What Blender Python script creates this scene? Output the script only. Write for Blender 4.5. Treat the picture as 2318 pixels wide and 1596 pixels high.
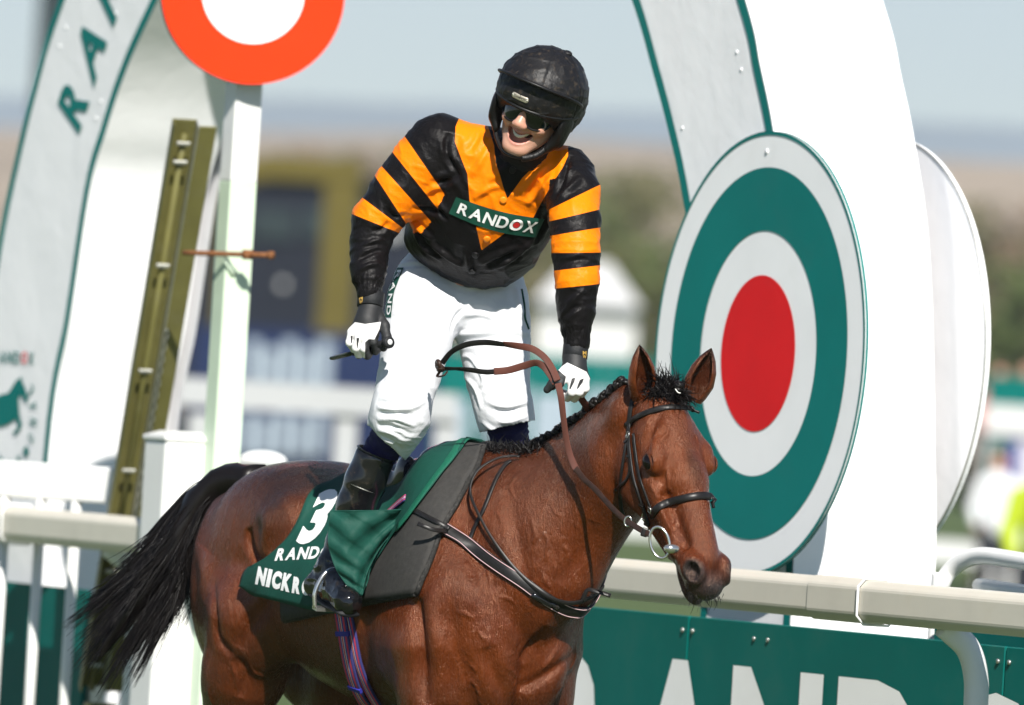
import bpy, bmesh, math, random, os
import numpy as np
from mathutils import Vector, Matrix
from mathutils.bvhtree import BVHTree

for _o in list(bpy.data.objects):
    bpy.data.objects.remove(_o)
SC = bpy.context.scene
COL = SC.collection
R_ = math.radians
rng = np.random.default_rng(7)
random.seed(7)

# ------------------------------------------------------------------ camera
# photograph coordinates are given on a 2317 x 1596 grid
FPX, CX, CY = 23400.0, 1158.7, 798.0
CAM_H = 1.65
_al, _ro = math.atan(167.7 / FPX), R_(3.5)
_f0 = np.array([0, math.cos(_al), math.sin(_al)])
_r0 = np.array([1.0, 0, 0]); _u0 = np.cross(_r0, _f0)
CAM_F = _f0
CAM_R = _r0 * math.cos(_ro) + _u0 * math.sin(_ro)
CAM_U = _u0 * math.cos(_ro) - _r0 * math.sin(_ro)
CAM_O = np.array([0, 0, CAM_H])

cam_d = bpy.data.cameras.new('camera')
cam = bpy.data.objects.new('camera', cam_d)
COL.objects.link(cam)
_m = Matrix.Identity(4)
for _i in range(3):
    _m[_i][0], _m[_i][1], _m[_i][2], _m[_i][3] = CAM_R[_i], CAM_U[_i], -CAM_F[_i], CAM_O[_i]
cam.matrix_world = _m
cam_d.sensor_width = 36.0
cam_d.lens = FPX / 2317.4 * 36.0
cam_d.clip_start = 0.5
cam_d.clip_end = 60000
cam_d.dof.use_dof = True
cam_d.dof.focus_distance = 29.5
cam_d.dof.aperture_fstop = 3.9
cam_d.dof.aperture_blades = 9
SC.camera = cam

# ------------------------------------------------------------------ sky, sun
SUN_EL, SUN_AZ = R_(39.0), R_(-82.0)          # azimuth measured from +x
SUN_V = np.array([math.cos(SUN_EL) * math.cos(SUN_AZ), math.cos(SUN_EL) * math.sin(SUN_AZ), math.sin(SUN_EL)])
world = bpy.data.worlds.new('World')
SC.world = world
world.use_nodes = True
_nt = world.node_tree
for _n in list(_nt.nodes):
    _nt.nodes.remove(_n)
_sky = _nt.nodes.new('ShaderNodeTexSky'); _sky.sky_type = 'NISHITA'
_sky.sun_disc = False
_sky.sun_elevation = SUN_EL
_sky.sun_rotation = math.atan2(SUN_V[0], SUN_V[1])
_sky.altitude = 2500; _sky.air_density = 1.0; _sky.dust_density = 0.0; _sky.ozone_density = 1.0
_bg = _nt.nodes.new('ShaderNodeBackground'); _bg.inputs['Strength'].default_value = 0.064
_wo = _nt.nodes.new('ShaderNodeOutputWorld')
_nt.links.new(_sky.outputs[0], _bg.inputs['Color']); _nt.links.new(_bg.outputs[0], _wo.inputs['Surface'])
sun_d = bpy.data.lights.new('sun', 'SUN'); sun_d.energy = 5.0; sun_d.angle = R_(0.53)
sun_d.color = (1.0, 0.955, 0.88)
sun = bpy.data.objects.new('sun', sun_d); COL.objects.link(sun)
sun.rotation_euler = Vector(SUN_V).to_track_quat('Z', 'Y').to_euler()
sun.location = (5, -20, 30)
SC.view_settings.view_transform = 'Standard'
SC.view_settings.look = 'None'
SC.view_settings.exposure = 0.6
SC.view_settings.gamma = 1.0
SC.view_settings.use_curve_mapping = False
SC.render.engine = 'CYCLES'
SC.cycles.use_denoising = True
SC.cycles.max_bounces = 6
SC.cycles.diffuse_bounces = 3
SC.cycles.glossy_bounces = 3
SC.cycles.transmission_bounces = 4
SC.cycles.sample_clamp_indirect = 6.0

# ------------------------------------------------------------------ geometry helpers
def A3(*p):
    return np.array(p, float)

def unit(v):
    v = np.asarray(v, float)
    return v / np.linalg.norm(v)

def ray(px, py):
    d = CAM_F * FPX + CAM_R * (px - CX) + CAM_U * (CY - py)
    return d / d[1]

def P(px, py, y):
    """point seen at a pixel, y metres in front of the camera"""
    return CAM_O + ray(px, py) * y

def on_plane(px, py, p0, n):
    d = ray(px, py)
    return CAM_O + d * (np.dot(np.asarray(p0) - CAM_O, n) / np.dot(d, n))

def proj(p):
    q = np.asarray(p) - CAM_O
    z = q @ CAM_F
    return np.stack([CX + FPX * (q @ CAM_R) / z, CY - FPX * (q @ CAM_U) / z], -1)

def spline(pts, n, closed=False):
    """Catmull-Rom through pts (any dimension), n samples"""
    p = np.asarray(pts, float)
    if p.ndim == 1:
        p = p[:, None]
    m = len(p)
    segs = m if closed else m - 1
    t = np.linspace(0, segs, n, endpoint=not closed)
    i = np.minimum(t.astype(int), segs - 1); f = (t - i)[:, None]
    if closed:
        g = lambda k: p[(i + k) % m]
    else:
        pe = np.vstack([2 * p[0] - p[1], p, 2 * p[-1] - p[-2]])
        g = lambda k: pe[np.clip(i + k + 1, 0, m + 1)]
    p0, p1, p2, p3 = g(-1), g(0), g(1), g(2)
    return 0.5 * ((2 * p1) + (-p0 + p2) * f + (2 * p0 - 5 * p1 + 4 * p2 - p3) * f ** 2 + (-p0 + 3 * p1 - 3 * p2 + p3) * f ** 3)

# ------------------------------------------------------------------ object helpers
def link(o, parent=None):
    COL.objects.link(o)
    if parent is not None:
        o.parent = parent
        o.matrix_parent_inverse = world_of(parent).inverted()
    return o

def world_of(o):
    m = o.matrix_basis.copy()
    if o.parent is not None:
        m = world_of(o.parent) @ o.matrix_parent_inverse @ m
    return m

def mesh_of(name, verts, faces, smooth=True):
    me = bpy.data.meshes.new(name)
    if isinstance(verts, np.ndarray) and isinstance(faces, np.ndarray) and faces.ndim == 2:
        nv, nf, k = len(verts), len(faces), faces.shape[1]
        me.vertices.add(nv); me.vertices.foreach_set('co', np.ascontiguousarray(verts, np.float32).ravel())
        me.loops.add(nf * k); me.loops.foreach_set('vertex_index', np.ascontiguousarray(faces, np.int32).ravel())
        me.polygons.add(nf); me.polygons.foreach_set('loop_start', np.arange(0, nf * k, k, dtype=np.int32))
        me.update(calc_edges=True)
    else:
        me.from_pydata([tuple(map(float, v)) for v in verts], [], [tuple(int(i) for i in f) for f in faces])
        me.update()
    if smooth:
        me.polygons.foreach_set('use_smooth', np.ones(len(me.polygons), bool))
    return me

def obj(name, verts, faces, mat, parent=None, smooth=True, fix=False):
    me = mesh_of(name, verts, faces, smooth)
    if fix:
        bm = bmesh.new(); bm.from_mesh(me)
        bmesh.ops.recalc_face_normals(bm, faces=bm.faces); bm.to_mesh(me); bm.free()
    if mat is not None:
        for x in (mat if isinstance(mat, (list, tuple)) else [mat]):
            me.materials.append(x)
    return link(bpy.data.objects.new(name, me), parent)

def bm_obj(name, bm, mat, parent=None, smooth=False, fix=True):
    me = bpy.data.meshes.new(name)
    if fix:
        bmesh.ops.recalc_face_normals(bm, faces=bm.faces)
    bm.to_mesh(me); bm.free()
    if smooth:
        me.polygons.foreach_set('use_smooth', np.ones(len(me.polygons), bool))
    if mat is not None:
        for x in (mat if isinstance(mat, (list, tuple)) else [mat]):
            me.materials.append(x)
    return link(bpy.data.objects.new(name, me), parent)

def empty(name, loc, parent=None):
    o = bpy.data.objects.new(name, None)
    o.empty_display_size = 0.1
    o.location = Vector(loc)
    return link(o, parent)

def tag(o, label=None, cat=None, group=None, kind=None):
    if label: o['label'] = label
    if cat: o['category'] = cat
    if group: o['group'] = group
    if kind: o['kind'] = kind
    return o

def set_attr(me, name, arr):
    a = me.attributes.new(name, 'FLOAT', 'POINT')
    a.data.foreach_set('value', np.ascontiguousarray(arr, np.float32))

# meshes as (verts, faces) accumulators
class MB:
    def __init__(s):
        s.v, s.f = [], []
        s.n = 0
    def add(s, v, f):
        s.v.append(np.asarray(v, float).reshape(-1, 3)); s.f += [tuple(int(i) + s.n for i in q) for q in f]
        s.n += len(s.v[-1]); return s
    def box(s, c, ax, ay, az):
        c, ax, ay, az = map(lambda q: np.asarray(q, float), (c, ax, ay, az))
        v = [c + i * ax + j * ay + k * az for k in (-1, 1) for j in (-1, 1) for i in (-1, 1)]
        return s.add(v, [(0, 2, 3, 1), (4, 5, 7, 6), (0, 1, 5, 4), (2, 6, 7, 3), (0, 4, 6, 2), (1, 3, 7, 5)])
    def tube(s, pts, r, n=10, up=None, closed=False, caps=True, flat=1.0):
        v, f = tube_vf(pts, r, n, up, closed, caps, flat)
        return s.add(v, f)
    def build(s, name, mat, parent=None, smooth=True, fix=False):
        return obj(name, np.vstack(s.v), s.f, mat, parent, smooth, fix)

def frames(pts, up=None, closed=False):
    p = np.asarray(pts, float)
    if closed:
        t = np.roll(p, -1, 0) - np.roll(p, 1, 0)
    else:
        t = np.gradient(p, axis=0)
    t /= np.maximum(np.linalg.norm(t, axis=1, keepdims=True), 1e-9)
    if up is not None:
        up = np.asarray(up, float)
        u = np.broadcast_to(up, p.shape)
        a = np.cross(t, u)
        a /= np.maximum(np.linalg.norm(a, axis=1, keepdims=True), 1e-9)
    else:
        a = np.zeros_like(p)
        ref = np.array([0, 0, 1.0]) if abs(t[0][2]) < 0.9 else np.array([1.0, 0, 0])
        x = unit(np.cross(t[0], ref))
        for i in range(len(p)):
            x = x - t[i] * np.dot(x, t[i])
            x = x / max(np.linalg.norm(x), 1e-9)
            a[i] = x
    b = np.cross(t, a)
    return t, a, b

def tube_vf(pts, r, n=10, up=None, closed=False, caps=True, flat=1.0):
    """flat: ratio of the radius along b (normal) to that along a"""
    p = np.asarray(pts, float)
    m = len(p)
    r = np.broadcast_to(np.asarray(r, float), (m,))
    t, a, b = frames(p, up, closed)
    th = np.linspace(0, 2 * np.pi, n, endpoint=False)
    v = p[:, None, :] + r[:, None, None] * (np.cos(th)[None, :, None] * a[:, None, :] + flat * np.sin(th)[None, :, None] * b[:, None, :])
    v = v.reshape(-1, 3)
    f = []
    for i in range(m if closed else m - 1):
        i2 = (i + 1) % m
        for j in range(n):
            j2 = (j + 1) % n
            f.append((i * n + j, i * n + j2, i2 * n + j2, i2 * n + j))
    if caps and not closed:
        f.append(tuple(range(n - 1, -1, -1)))
        f.append(tuple((m - 1) * n + j for j in range(n)))
    return v, f

def grid_vf(G):
    """G: (n, m, 3) array of points -> verts, quad faces"""
    n, m = G.shape[:2]
    idx = np.arange(n * m).reshape(n, m)
    f = np.stack([idx[:-1, :-1], idx[1:, :-1], idx[1:, 1:], idx[:-1, 1:]], -1).reshape(-1, 4)
    return G.reshape(-1, 3), f

def solidify(o, t, offset=-1.0):
    m = o.modifiers.new('solid', 'SOLIDIFY'); m.thickness = t; m.offset = offset
    return m

def bevel(o, w, seg=2, ang=30):
    m = o.modifiers.new('bevel', 'BEVEL'); m.width = w; m.segments = seg; m.limit_method = 'ANGLE'; m.angle_limit = R_(ang)
    return m

def prism(outline, back, name, mat, parent=None, smooth=False):
    """closed outline of 3D points (planar) pushed by the vector back"""
    bm = bmesh.new()
    v0 = [bm.verts.new(Vector(p)) for p in outline]
    v1 = [bm.verts.new(Vector(np.asarray(p) + back)) for p in outline]
    n = len(v0)
    bm.faces.new(v0); bm.faces.new(v1[::-1])
    for i in range(n):
        bm.faces.new((v0[i], v0[(i + 1) % n], v1[(i + 1) % n], v1[i]))
    return bm_obj(name, bm, mat, parent, smooth)

def text_vf(s, bold=0.0, sub=0.0, extrude=0.0):
    """flat text mesh in the xy plane scaled to cap height 1; returns verts (n,3), faces"""
    c = bpy.data.curves.new('txt', 'FONT')
    c.body = s; c.size = 1.0; c.offset = bold; c.resolution_u = 4; c.extrude = extrude
    c.fill_mode = 'BOTH' if extrude else 'FRONT'
    o = bpy.data.objects.new('txt', c); COL.objects.link(o)
    dg = bpy.context.evaluated_depsgraph_get()
    me = bpy.data.meshes.new_from_object(o.evaluated_get(dg))
    bpy.data.objects.remove(o); bpy.data.curves.remove(c)
    bm = bmesh.new(); bm.from_mesh(me); bpy.data.meshes.remove(me)
    bmesh.ops.remove_doubles(bm, verts=bm.verts, dist=1e-5)
    if sub:
        bmesh.ops.triangulate(bm, faces=bm.faces)
        for _ in range(6):
            es = [e for e in bm.edges if e.calc_length() > sub]
            if not es: break
            bmesh.ops.subdivide_edges(bm, edges=es, cuts=1, use_grid_fill=False)
            bmesh.ops.triangulate(bm, faces=[f for f in bm.faces if len(f.verts) > 3])
    bm.verts.index_update()
    v = np.array([x.co[:] for x in bm.verts]); f = [tuple(x.index for x in q.verts) for q in bm.faces]
    bm.free()
    return v, f

# ------------------------------------------------------------------ materials
def new_mat(name):
    m = bpy.data.materials.new(name); m.use_nodes = True
    nt = m.node_tree
    return m, nt, nt.nodes['Principled BSDF']

def node(nt, kind, **kw):
    n = nt.nodes.new(kind)
    for k, v in kw.items():
        if k in ('inputs',):
            for kk, vv in v.items():
                n.inputs[kk].default_value = vv
        else:
            setattr(n, k, v)
    return n

def mixc(nt, fac, a, b):
    """colour mix node; each of fac, a, b a socket or a value"""
    n = nt.nodes.new('ShaderNodeMix'); n.data_type = 'RGBA'
    for s, v in ((n.inputs['Factor'], fac), (n.inputs['A'], a), (n.inputs['B'], b)):
        pass
    ins = [n.inputs[0], n.inputs[6], n.inputs[7]]
    for s, v in zip(ins, (fac, a, b)):
        if hasattr(v, 'links'):
            nt.links.new(v, s)
        elif isinstance(v, (int, float)):
            s.default_value = v
        else:
            s.default_value = (*v, 1.0) if len(v) == 3 else v
    return n.outputs[2]

def ramp(nt, src, stops, interp='LINEAR'):
    n = nt.nodes.new('ShaderNodeValToRGB'); n.color_ramp.interpolation = interp
    e = n.color_ramp.elements
    while len(e) < len(stops):
        e.new(0.5)
    for x, (p, c) in zip(e, stops):
        x.position = p; x.color = (*c, 1) if not isinstance(c, (int, float)) else (c, c, c, 1)
    nt.links.new(src, n.inputs[0])
    return n.outputs[0]

def noise(nt, scale, detail=3, rough=0.5, vec=None, dist=0.0):
    n = nt.nodes.new('ShaderNodeTexNoise')
    n.inputs['Scale'].default_value = scale; n.inputs['Detail'].default_value = detail
    n.inputs['Roughness'].default_value = rough; n.inputs['Distortion'].default_value = dist
    if vec is not None:
        nt.links.new(vec, n.inputs['Vector'])
    return n.outputs['Fac']

def coords(nt, scale=(1, 1, 1), which='Object', rot=(0, 0, 0)):
    c = nt.nodes.new('ShaderNodeTexCoord'); m = nt.nodes.new('ShaderNodeMapping')
    m.inputs['Scale'].default_value = scale; m.inputs['Rotation'].default_value = rot
    nt.links.new(c.outputs[which], m.inputs['Vector'])
    return m.outputs[0]

def bump(nt, bsdf, h, strength=0.3, dist=0.01, prev=None):
    b = nt.nodes.new('ShaderNodeBump'); b.inputs['Strength'].default_value = strength; b.inputs['Distance'].default_value = dist
    nt.links.new(h, b.inputs['Height'])
    if prev is not None:
        nt.links.new(prev, b.inputs['Normal'])
    nt.links.new(b.outputs[0], bsdf.inputs['Normal'])
    return b.outputs[0]

def attr(nt, name):
    a = nt.nodes.new('ShaderNodeAttribute'); a.attribute_name = name
    return a.outputs['Fac']

def math_n(nt, op, a, b=None, clamp=False):
    n = nt.nodes.new('ShaderNodeMath'); n.operation = op; n.use_clamp = clamp
    for s, v in zip(n.inputs, (a, b)):
        if v is None: continue
        if hasattr(v, 'links'): nt.links.new(v, s)
        else: s.default_value = v
    return n.outputs[0]

def mat(name, col, rough=0.5, var=0.06, vscale=6.0, bumps=None, spec=0.3, metal=0.0, coat=0.0, dirt=None, dirt_scale=3.0, sheen=0.0):
    """plain surface with a little mottling; bumps=(scale, strength, distance); dirt=(colour, amount)"""
    m, nt, b = new_mat(name)
    v = coords(nt)
    c = np.array(col)
    out = mixc(nt, ramp(nt, noise(nt, vscale, 4, 0.6, v), [(0.3, 0.0), (0.7, 1.0)]), tuple(np.clip(c * (1 - var), 0, 1)), tuple(np.clip(c * (1 + var), 0, 1)))
    if dirt:
        out = mixc(nt, ramp(nt, noise(nt, dirt_scale, 6, 0.65, v), [(0.62 - 0.25 * dirt[1], 0.0), (0.8, dirt[1])]), out, dirt[0])
    nt.links.new(out, b.inputs['Base Color'])
    b.inputs['Roughness'].default_value = rough
    b.inputs['Specular IOR Level'].default_value = spec
    b.inputs['Metallic'].default_value = metal
    b.inputs['Coat Weight'].default_value = coat
    if coat: b.inputs['Coat Roughness'].default_value = 0.1
    if sheen: b.inputs['Sheen Weight'].default_value = sheen
    if bumps:
        bump(nt, b, noise(nt, bumps[0], 4, 0.6, v), bumps[1], bumps[2])
    return m
# ================================================================== setting
Z3 = A3(0, 0, 1)
U_R = unit(A3(0.428, -0.904, 0)); N_R = A3(-U_R[1] * -1, 0, 0)  # along the rail, to the right and nearer
N_R = A3(U_R[1], -U_R[0], 0)                                    # towards the track (left and nearer)
RAIL0 = P(2317, 1392, 29.6)
U_A = unit(A3(0.449, -0.8935, 0)); N_A = A3(U_A[1], -U_A[0], 0)  # the arch's own plane

def rp(px, py, off=0.0):
    """pixel on the vertical plane through the rail, off metres behind it"""
    return on_plane(px, py, RAIL0 - N_R * off, N_R)

M = {}
M['white_pvc'] = mat('white_pvc', (0.80, 0.80, 0.79), 0.35, 0.03, 3, dirt=((0.55, 0.52, 0.46), 0.25))
M['cream_pvc'] = mat('cream_pvc', (0.68, 0.64, 0.55), 0.4, 0.06, 5, dirt=((0.45, 0.38, 0.26), 0.35), dirt_scale=5)
M['arch_white'] = mat('arch_white', (0.92, 0.92, 0.94), 0.5, 0.02, 2, bumps=(2.5, 0.25, 0.03), dirt=((0.62, 0.60, 0.56), 0.15))
M['teal'] = mat('teal_print', (0.0003, 0.172, 0.158), 0.45, 0.08, 2, spec=.08, dirt=((0.05, 0.13, 0.12), 0.2))
M['teal_board'] = mat('teal_board', (0.0005, 0.125, 0.110), 0.45, 0.08, 3, spec=.08, dirt=((0.06, 0.12, 0.10), 0.3))
M['white_print'] = mat('white_print', (0.92, 0.92, 0.93), 0.4, 0.03, 4, dirt=((0.6, 0.6, 0.55), 0.2))
M['red_print'] = mat('red_print', (0.72, 0.012, 0.016), 0.5, 0.06, 3, spec=.08)
M['orange_disc'] = mat('orange_disc', (0.95, 0.036, 0.001), 0.6, 0.04, 4, spec=.15, dirt=((0.6, 0.06, 0.02), 0.2))
M['shade_painted_edge'] = mat('shade_painted_edge', (0.05, 0.02, 0.015), 0.6, 0.3, 20)  # shade on the disc's rim put into the colour as dark brown
M['mint'] = mat('mint_paint', (0.62, 0.74, 0.58), 0.45, 0.05, 5, dirt=((0.4, 0.5, 0.36), 0.35), dirt_scale=9)
M['olive'] = mat('olive_paint', (0.15, 0.14, 0.045), 0.5, 0.12, 9, dirt=((0.2, 0.19, 0.11), 0.4), dirt_scale=12)
M['galv'] = mat('galvanised', (0.5, 0.5, 0.46), 0.35, 0.15, 25, metal=0.7)
M['rust'] = mat('rust', (0.22, 0.09, 0.035), 0.8, 0.35, 40)
M['bolt'] = mat('bolt_zinc', (0.6, 0.6, 0.58), 0.3, 0.1, 30, metal=0.8)

def grass_mat():
    m, nt, b = new_mat('grass_turf')
    v = coords(nt)
    n1 = noise(nt, 0.15, 4, 0.6, v); n2 = noise(nt, 9, 4, 0.7, v)
    c = mixc(nt, n1, (0.060, 0.098, 0.020), (0.085, 0.125, 0.030))
    c = mixc(nt, ramp(nt, n2, [(0.35, 0.0), (0.7, 0.55)]), c, (0.045, 0.070, 0.018))
    nt.links.new(c, b.inputs['Base Color']); b.inputs['Roughness'].default_value = 0.9
    bump(nt, b, n2, 0.6, 0.05)
    return m
M['grass'] = grass_mat()

_g = obj('ground', A3([-6000, -60, 0], [6000, -60, 0], [6000, 9000, 0], [-6000, 9000, 0]).reshape(-1, 3), [(0, 1, 2, 3)], M['grass'], smooth=False)
tag(_g, kind='structure')
# trodden turf of the course under the horse: short blades
def turf():
    n = 9000
    c = np.stack([rng.uniform(-3.5, 3.5, n), rng.uniform(26, 38, n), np.zeros(n)], 1)
    a = rng.uniform(0, 2 * np.pi, n); h = rng.uniform(0.03, 0.075, n); w = 0.006
    d = np.stack([np.cos(a), np.sin(a), 0 * a], 1) * w
    t = c + np.stack([rng.normal(0, 0.02, n), rng.normal(0, 0.02, n), h], 1)
    v = np.stack([c - d, c + d, t], 1).reshape(-1, 3)
    o = obj('grass', v, np.arange(3 * n).reshape(-1, 3), M['grass'], smooth=False)
    tag(o, 'short green grass blades on the course under the horse', 'grass', kind='stuff')
turf()

# ------------------------------------------------------------------ running rail
def rail_profile(h=0.062):
    # octagon, flat sides; coordinates (across, up)
    a = [(-.6, -1), (.6, -1), (.95, -.62), (.95, .62), (.6, 1), (-.6, 1), (-.95, .62), (-.95, -.62)]
    return np.array(a) * h

def beam(name, p0, p1, prof, mt, parent, across=None):
    d = unit(p1 - p0); ac = unit(np.cross(d, Z3)); n = len(prof)
    v = [q + ac * x + Z3 * z for q in (p0, p1) for x, z in prof]
    f = [(i, (i + 1) % n, n + (i + 1) % n, n + i) for i in range(n)] + [tuple(range(n))[::-1], tuple(range(n, 2 * n))]
    o = obj(name, v, f, mt, parent, smooth=False, fix=True)
    bevel(o, 0.008, 2, 20)
    return o

ZRAIL = 0.5 * (rp(0, 1184)[2] + rp(2317, 1392)[2])
def rail_pt(px):
    """point of the rail's centre line at image column px"""
    p = rp(px, 1184 + (1392 - 1184) * px / 2317.0)
    return A3(p[0], p[1], ZRAIL)

def goose_leg(p, parent, side=1.0):
    k = -N_R * side
    pts = [p + A3(0, 0, -0.05), p + k * 0.03 + A3(0, 0, -0.07), p + k * 0.085 + A3(0, 0, -0.115), p + k * 0.115 + A3(0, 0, -0.19), p + k * 0.122 + A3(0, 0, -0.3), p + k * 0.125 + A3(0, 0, -0.7), p + k * 0.125 + A3(0, 0, -p[2] + 0.0)]
    v, f = tube_vf(spline(pts, 40), 0.038, 16, up=U_R, flat=0.75)
    return obj('support_leg', v, f, M['white_pvc'], parent)

rr = empty('running_rail', rail_pt(1900) * A3(1, 1, 0))
tag(rr, 'cream plastic running rail with sleeve joint beside the horse muzzle', 'rail')
beam('beam', rail_pt(440), rail_pt(1872), rail_profile(), M['cream_pvc'], rr)
beam('beam', rail_pt(1975), rail_pt(3600), rail_profile(), M['cream_pvc'], rr)
beam('sleeve_joint', rail_pt(1866), rail_pt(1981), rail_profile(0.066), M['cream_pvc'], rr)
def tie(px, parent):
    c = rail_pt(px); a = np.linspace(0, 2 * np.pi, 17)[:-1]
    ac = unit(np.cross(U_R, Z3)); pr = rail_profile(0.069)
    v, f = tube_vf([c + ac * x + Z3 * z for x, z in pr], 0.004, 6, closed=True)
    obj('cable_tie', v, f, M['white_print'], parent)
tie(1985, rr)
goose_leg(rail_pt(2138), rr); goose_leg(rail_pt(1180), rr); goose_leg(rail_pt(3000), rr)
rl = empty('running_rail', rail_pt(150) * A3(1, 1, 0))
tag(rl, 'cream plastic running rail in front of the white pickets', 'rail')
beam('beam', rail_pt(-2600), rail_pt(356), rail_profile(), M['cream_pvc'], rl)
tie(42, rl); goose_leg(rail_pt(248), rl); goose_leg(rail_pt(-800), rl); goose_leg(rail_pt(-2000), rl)

# ------------------------------------------------------------------ gate post, fences
def box_post(name, px, pyt, off, w, parent, mt, cap=True, ztop=None):
    p = rp(px, pyt, off); zt = p[2] if ztop is None else ztop
    b = MB(); c = A3(p[0], p[1], 0)
    b.box(c + Z3 * zt / 2, U_R * w / 2, N_R * w / 2, Z3 * zt / 2)
    o = b.build(name, mt, parent, smooth=False, fix=True); bevel(o, 0.012, 3)
    if cap:
        q = MB(); q.box(c + Z3 * (zt + 0.010), U_R * (w / 2 + .006), N_R * (w / 2 + .006), Z3 * 0.0098)
        k = w / 2
        q.add([c + Z3 * (zt + .0199) + U_R * i * k + N_R * j * k for i, j in ((-1, -1), (1, -1), (1, 1), (-1, 1))] + [c + Z3 * (zt + .035) + U_R * i * k * .6 + N_R * j * k * .6 for i, j in ((-1, -1), (1, -1), (1, 1), (-1, 1))],
              [(0, 1, 5, 4), (1, 2, 6, 5), (2, 3, 7, 6), (3, 0, 4, 7), (4, 5, 6, 7), (3, 2, 1, 0)])
        oc = q.build('cap', mt, o, smooth=False, fix=True); bevel(oc, 0.006, 3)
    return o
gp = box_post('gate_post', 408, 1000, 0.0, 0.185, None, M['white_pvc'])
tag(gp, 'thick square white gate post behind the horse tail', 'post')

UF = unit(A3(.80, -.60, 0)); NF = A3(UF[1], -UF[0], 0); FENCE0 = rp(255, 1100, .22)
def fp(px, py): return on_plane(px, py, FENCE0, NF)
wf = empty('picket_fence', fp(100, 1200) * A3(1, 1, 0))
tag(wf, 'white picket fence with flat top board behind the rail', 'fence')
_a, _b = fp(-70, 1076), FENCE0; _zt = _b[2]
_c = (_a + _b) / 2; _hl = np.linalg.norm((_b - _a)[:2]) / 2
for nm, z, hh in (('top_board', _zt, .064), ('bottom_board', .25, .05)):
    mb = MB(); mb.box(_c * A3(1, 1, 0) + Z3 * z, UF * _hl, NF * .022, Z3 * hh)
    _t = mb.build(nm, M['white_pvc'], wf, smooth=False, fix=True); bevel(_t, .01, 3)
for px in (-60, 13, 94, 173):
    p = fp(px, 1140) * A3(1, 1, 0)
    v, f = tube_vf([p + Z3 * .02, p + Z3 * (_zt - .060)], 0.019, 12)
    obj('picket', v, f, M['white_pvc'], wf)

bf = empty('board_fence', rp(760, 1200, .3) * A3(1, 1, 0))
tag(bf, 'white board fence with round post cap behind the horse croup', 'fence')
_a, _b = rp(470, 1068, .25), rp(1130, 1120, .25); _z = rp(480, 1068, .25)[2]
mb = MB(); _c = (_a + _b) / 2; _c[2] = _z - 0.02
mb.box(_c, (_b - _a) * A3(1, 1, 0) / 2, N_R * 0.02, Z3 * 0.07)
_t = mb.build('top_board', M['white_pvc'], bf, smooth=False, fix=True); bevel(_t, 0.01, 3)
for px in (596, 1090):
    p = rp(px, 1046, .36); zc = _z + .05
    th = np.linspace(0, np.pi / 2, 8)
    pr = [(0.0, 0.0), (0.058, 0.0), (0.058, zc - .02), (0.082, zc - .018)] + [(0.082 * math.cos(t), zc + .035 * math.sin(t)) for t in th]
    n = 24; vv, ff = [], []
    for r, z in pr:
        vv += [A3(p[0] + r * math.cos(2 * math.pi * i / n), p[1] + r * math.sin(2 * math.pi * i / n), z) for i in range(n)]
    for k in range(len(pr) - 1):
        ff += [(k * n + i, k * n + (i + 1) % n, (k + 1) * n + (i + 1) % n, (k + 1) * n + i) for i in range(n)]
    obj('post', vv, ff, M['white_pvc'], bf)

# ------------------------------------------------------------------ printed boards below the rail
def letter(ch, o, w, h, mt, parent, name='letter', lift=None, bold=0.03, ital=0.0):
    """glyph ch stretched to the parallelogram origin o, width vector w, height vector h"""
    v, f = text_vf(ch, bold)
    lo, hi = v.min(0), v.max(0)
    q = (v - lo) / np.maximum(hi - lo, 1e-6)
    pts = np.asarray(o) + q[:, :1] * np.asarray(w) + q[:, 1:2] * np.asarray(h)
    if lift is not None:
        pts = pts + lift
    return obj(name, pts, f, mt, parent, smooth=False)

BOFF = 0.30
hb = empty('hoarding', rp(1900, 1500, BOFF) * A3(1, 1, 0))
tag(hb, 'low teal hoarding with big white letters under the rail', 'hoarding')
_zb = rp(1330, 1372, BOFF)[2]
seams = [1100, 1563, 2283, 3000]
for i in range(len(seams) - 1):
    a, b = rp(seams[i], 1450, BOFF), rp(seams[i + 1], 1450, BOFF)
    d = (b - a) * A3(1, 1, 0); L = np.linalg.norm(d); c = (a + b) / 2; c[2] = (_zb + 0.12) / 2
    mb = MB(); mb.box(c, unit(d) * (L / 2 - 0.004), N_R * 0.009, Z3 * (_zb - 0.12) / 2)
    pn = mb.build('panel', M['teal_board'], hb, smooth=False, fix=True); bevel(pn, 0.003, 1)
    for s in (-1, 1):
        for dz in (0.045, 0.6):
            q = c + unit(d) * s * (L / 2 - 0.035) + N_R * 0.010; q[2] = _zb - dz
            v, f = tube_vf([q, q + N_R * .006], 0.0075, 10)
            obj('bolt', v, f, M['bolt'], hb)
    q = b + N_R * 0.004; q[2] = (_zb + .12) / 2
    if i < 2:
        mb = MB(); mb.box(q - N_R * .016, U_R * .016, N_R * .004, Z3 * (_zb - .13) / 2)
        mb.build('joint_strip', M['galv'], hb, smooth=False)
    for k in range(2):
        q2 = a + d * (0.22 + 0.045 * k * 1.0) + N_R * .010; q2[2] = _zb - 0.05 + .0 * k
        v, f = tube_vf([q2, q2 + N_R * .005], 0.007, 8); obj('bolt', v, f, M['bolt'], hb)
for i in range(5):
    p = rp(1120 + i * 330, 1450, BOFF + .06) * A3(1, 1, 0)
    mb = MB(); mb.box(p + Z3 * _zb * .48, U_R * .03, N_R * .03, Z3 * _zb * .48); mb.build('stake', M['galv'], hb, smooth=False)
_zl = rp(1400, 1478, BOFF)[2]; _capH = 0.62
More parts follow.
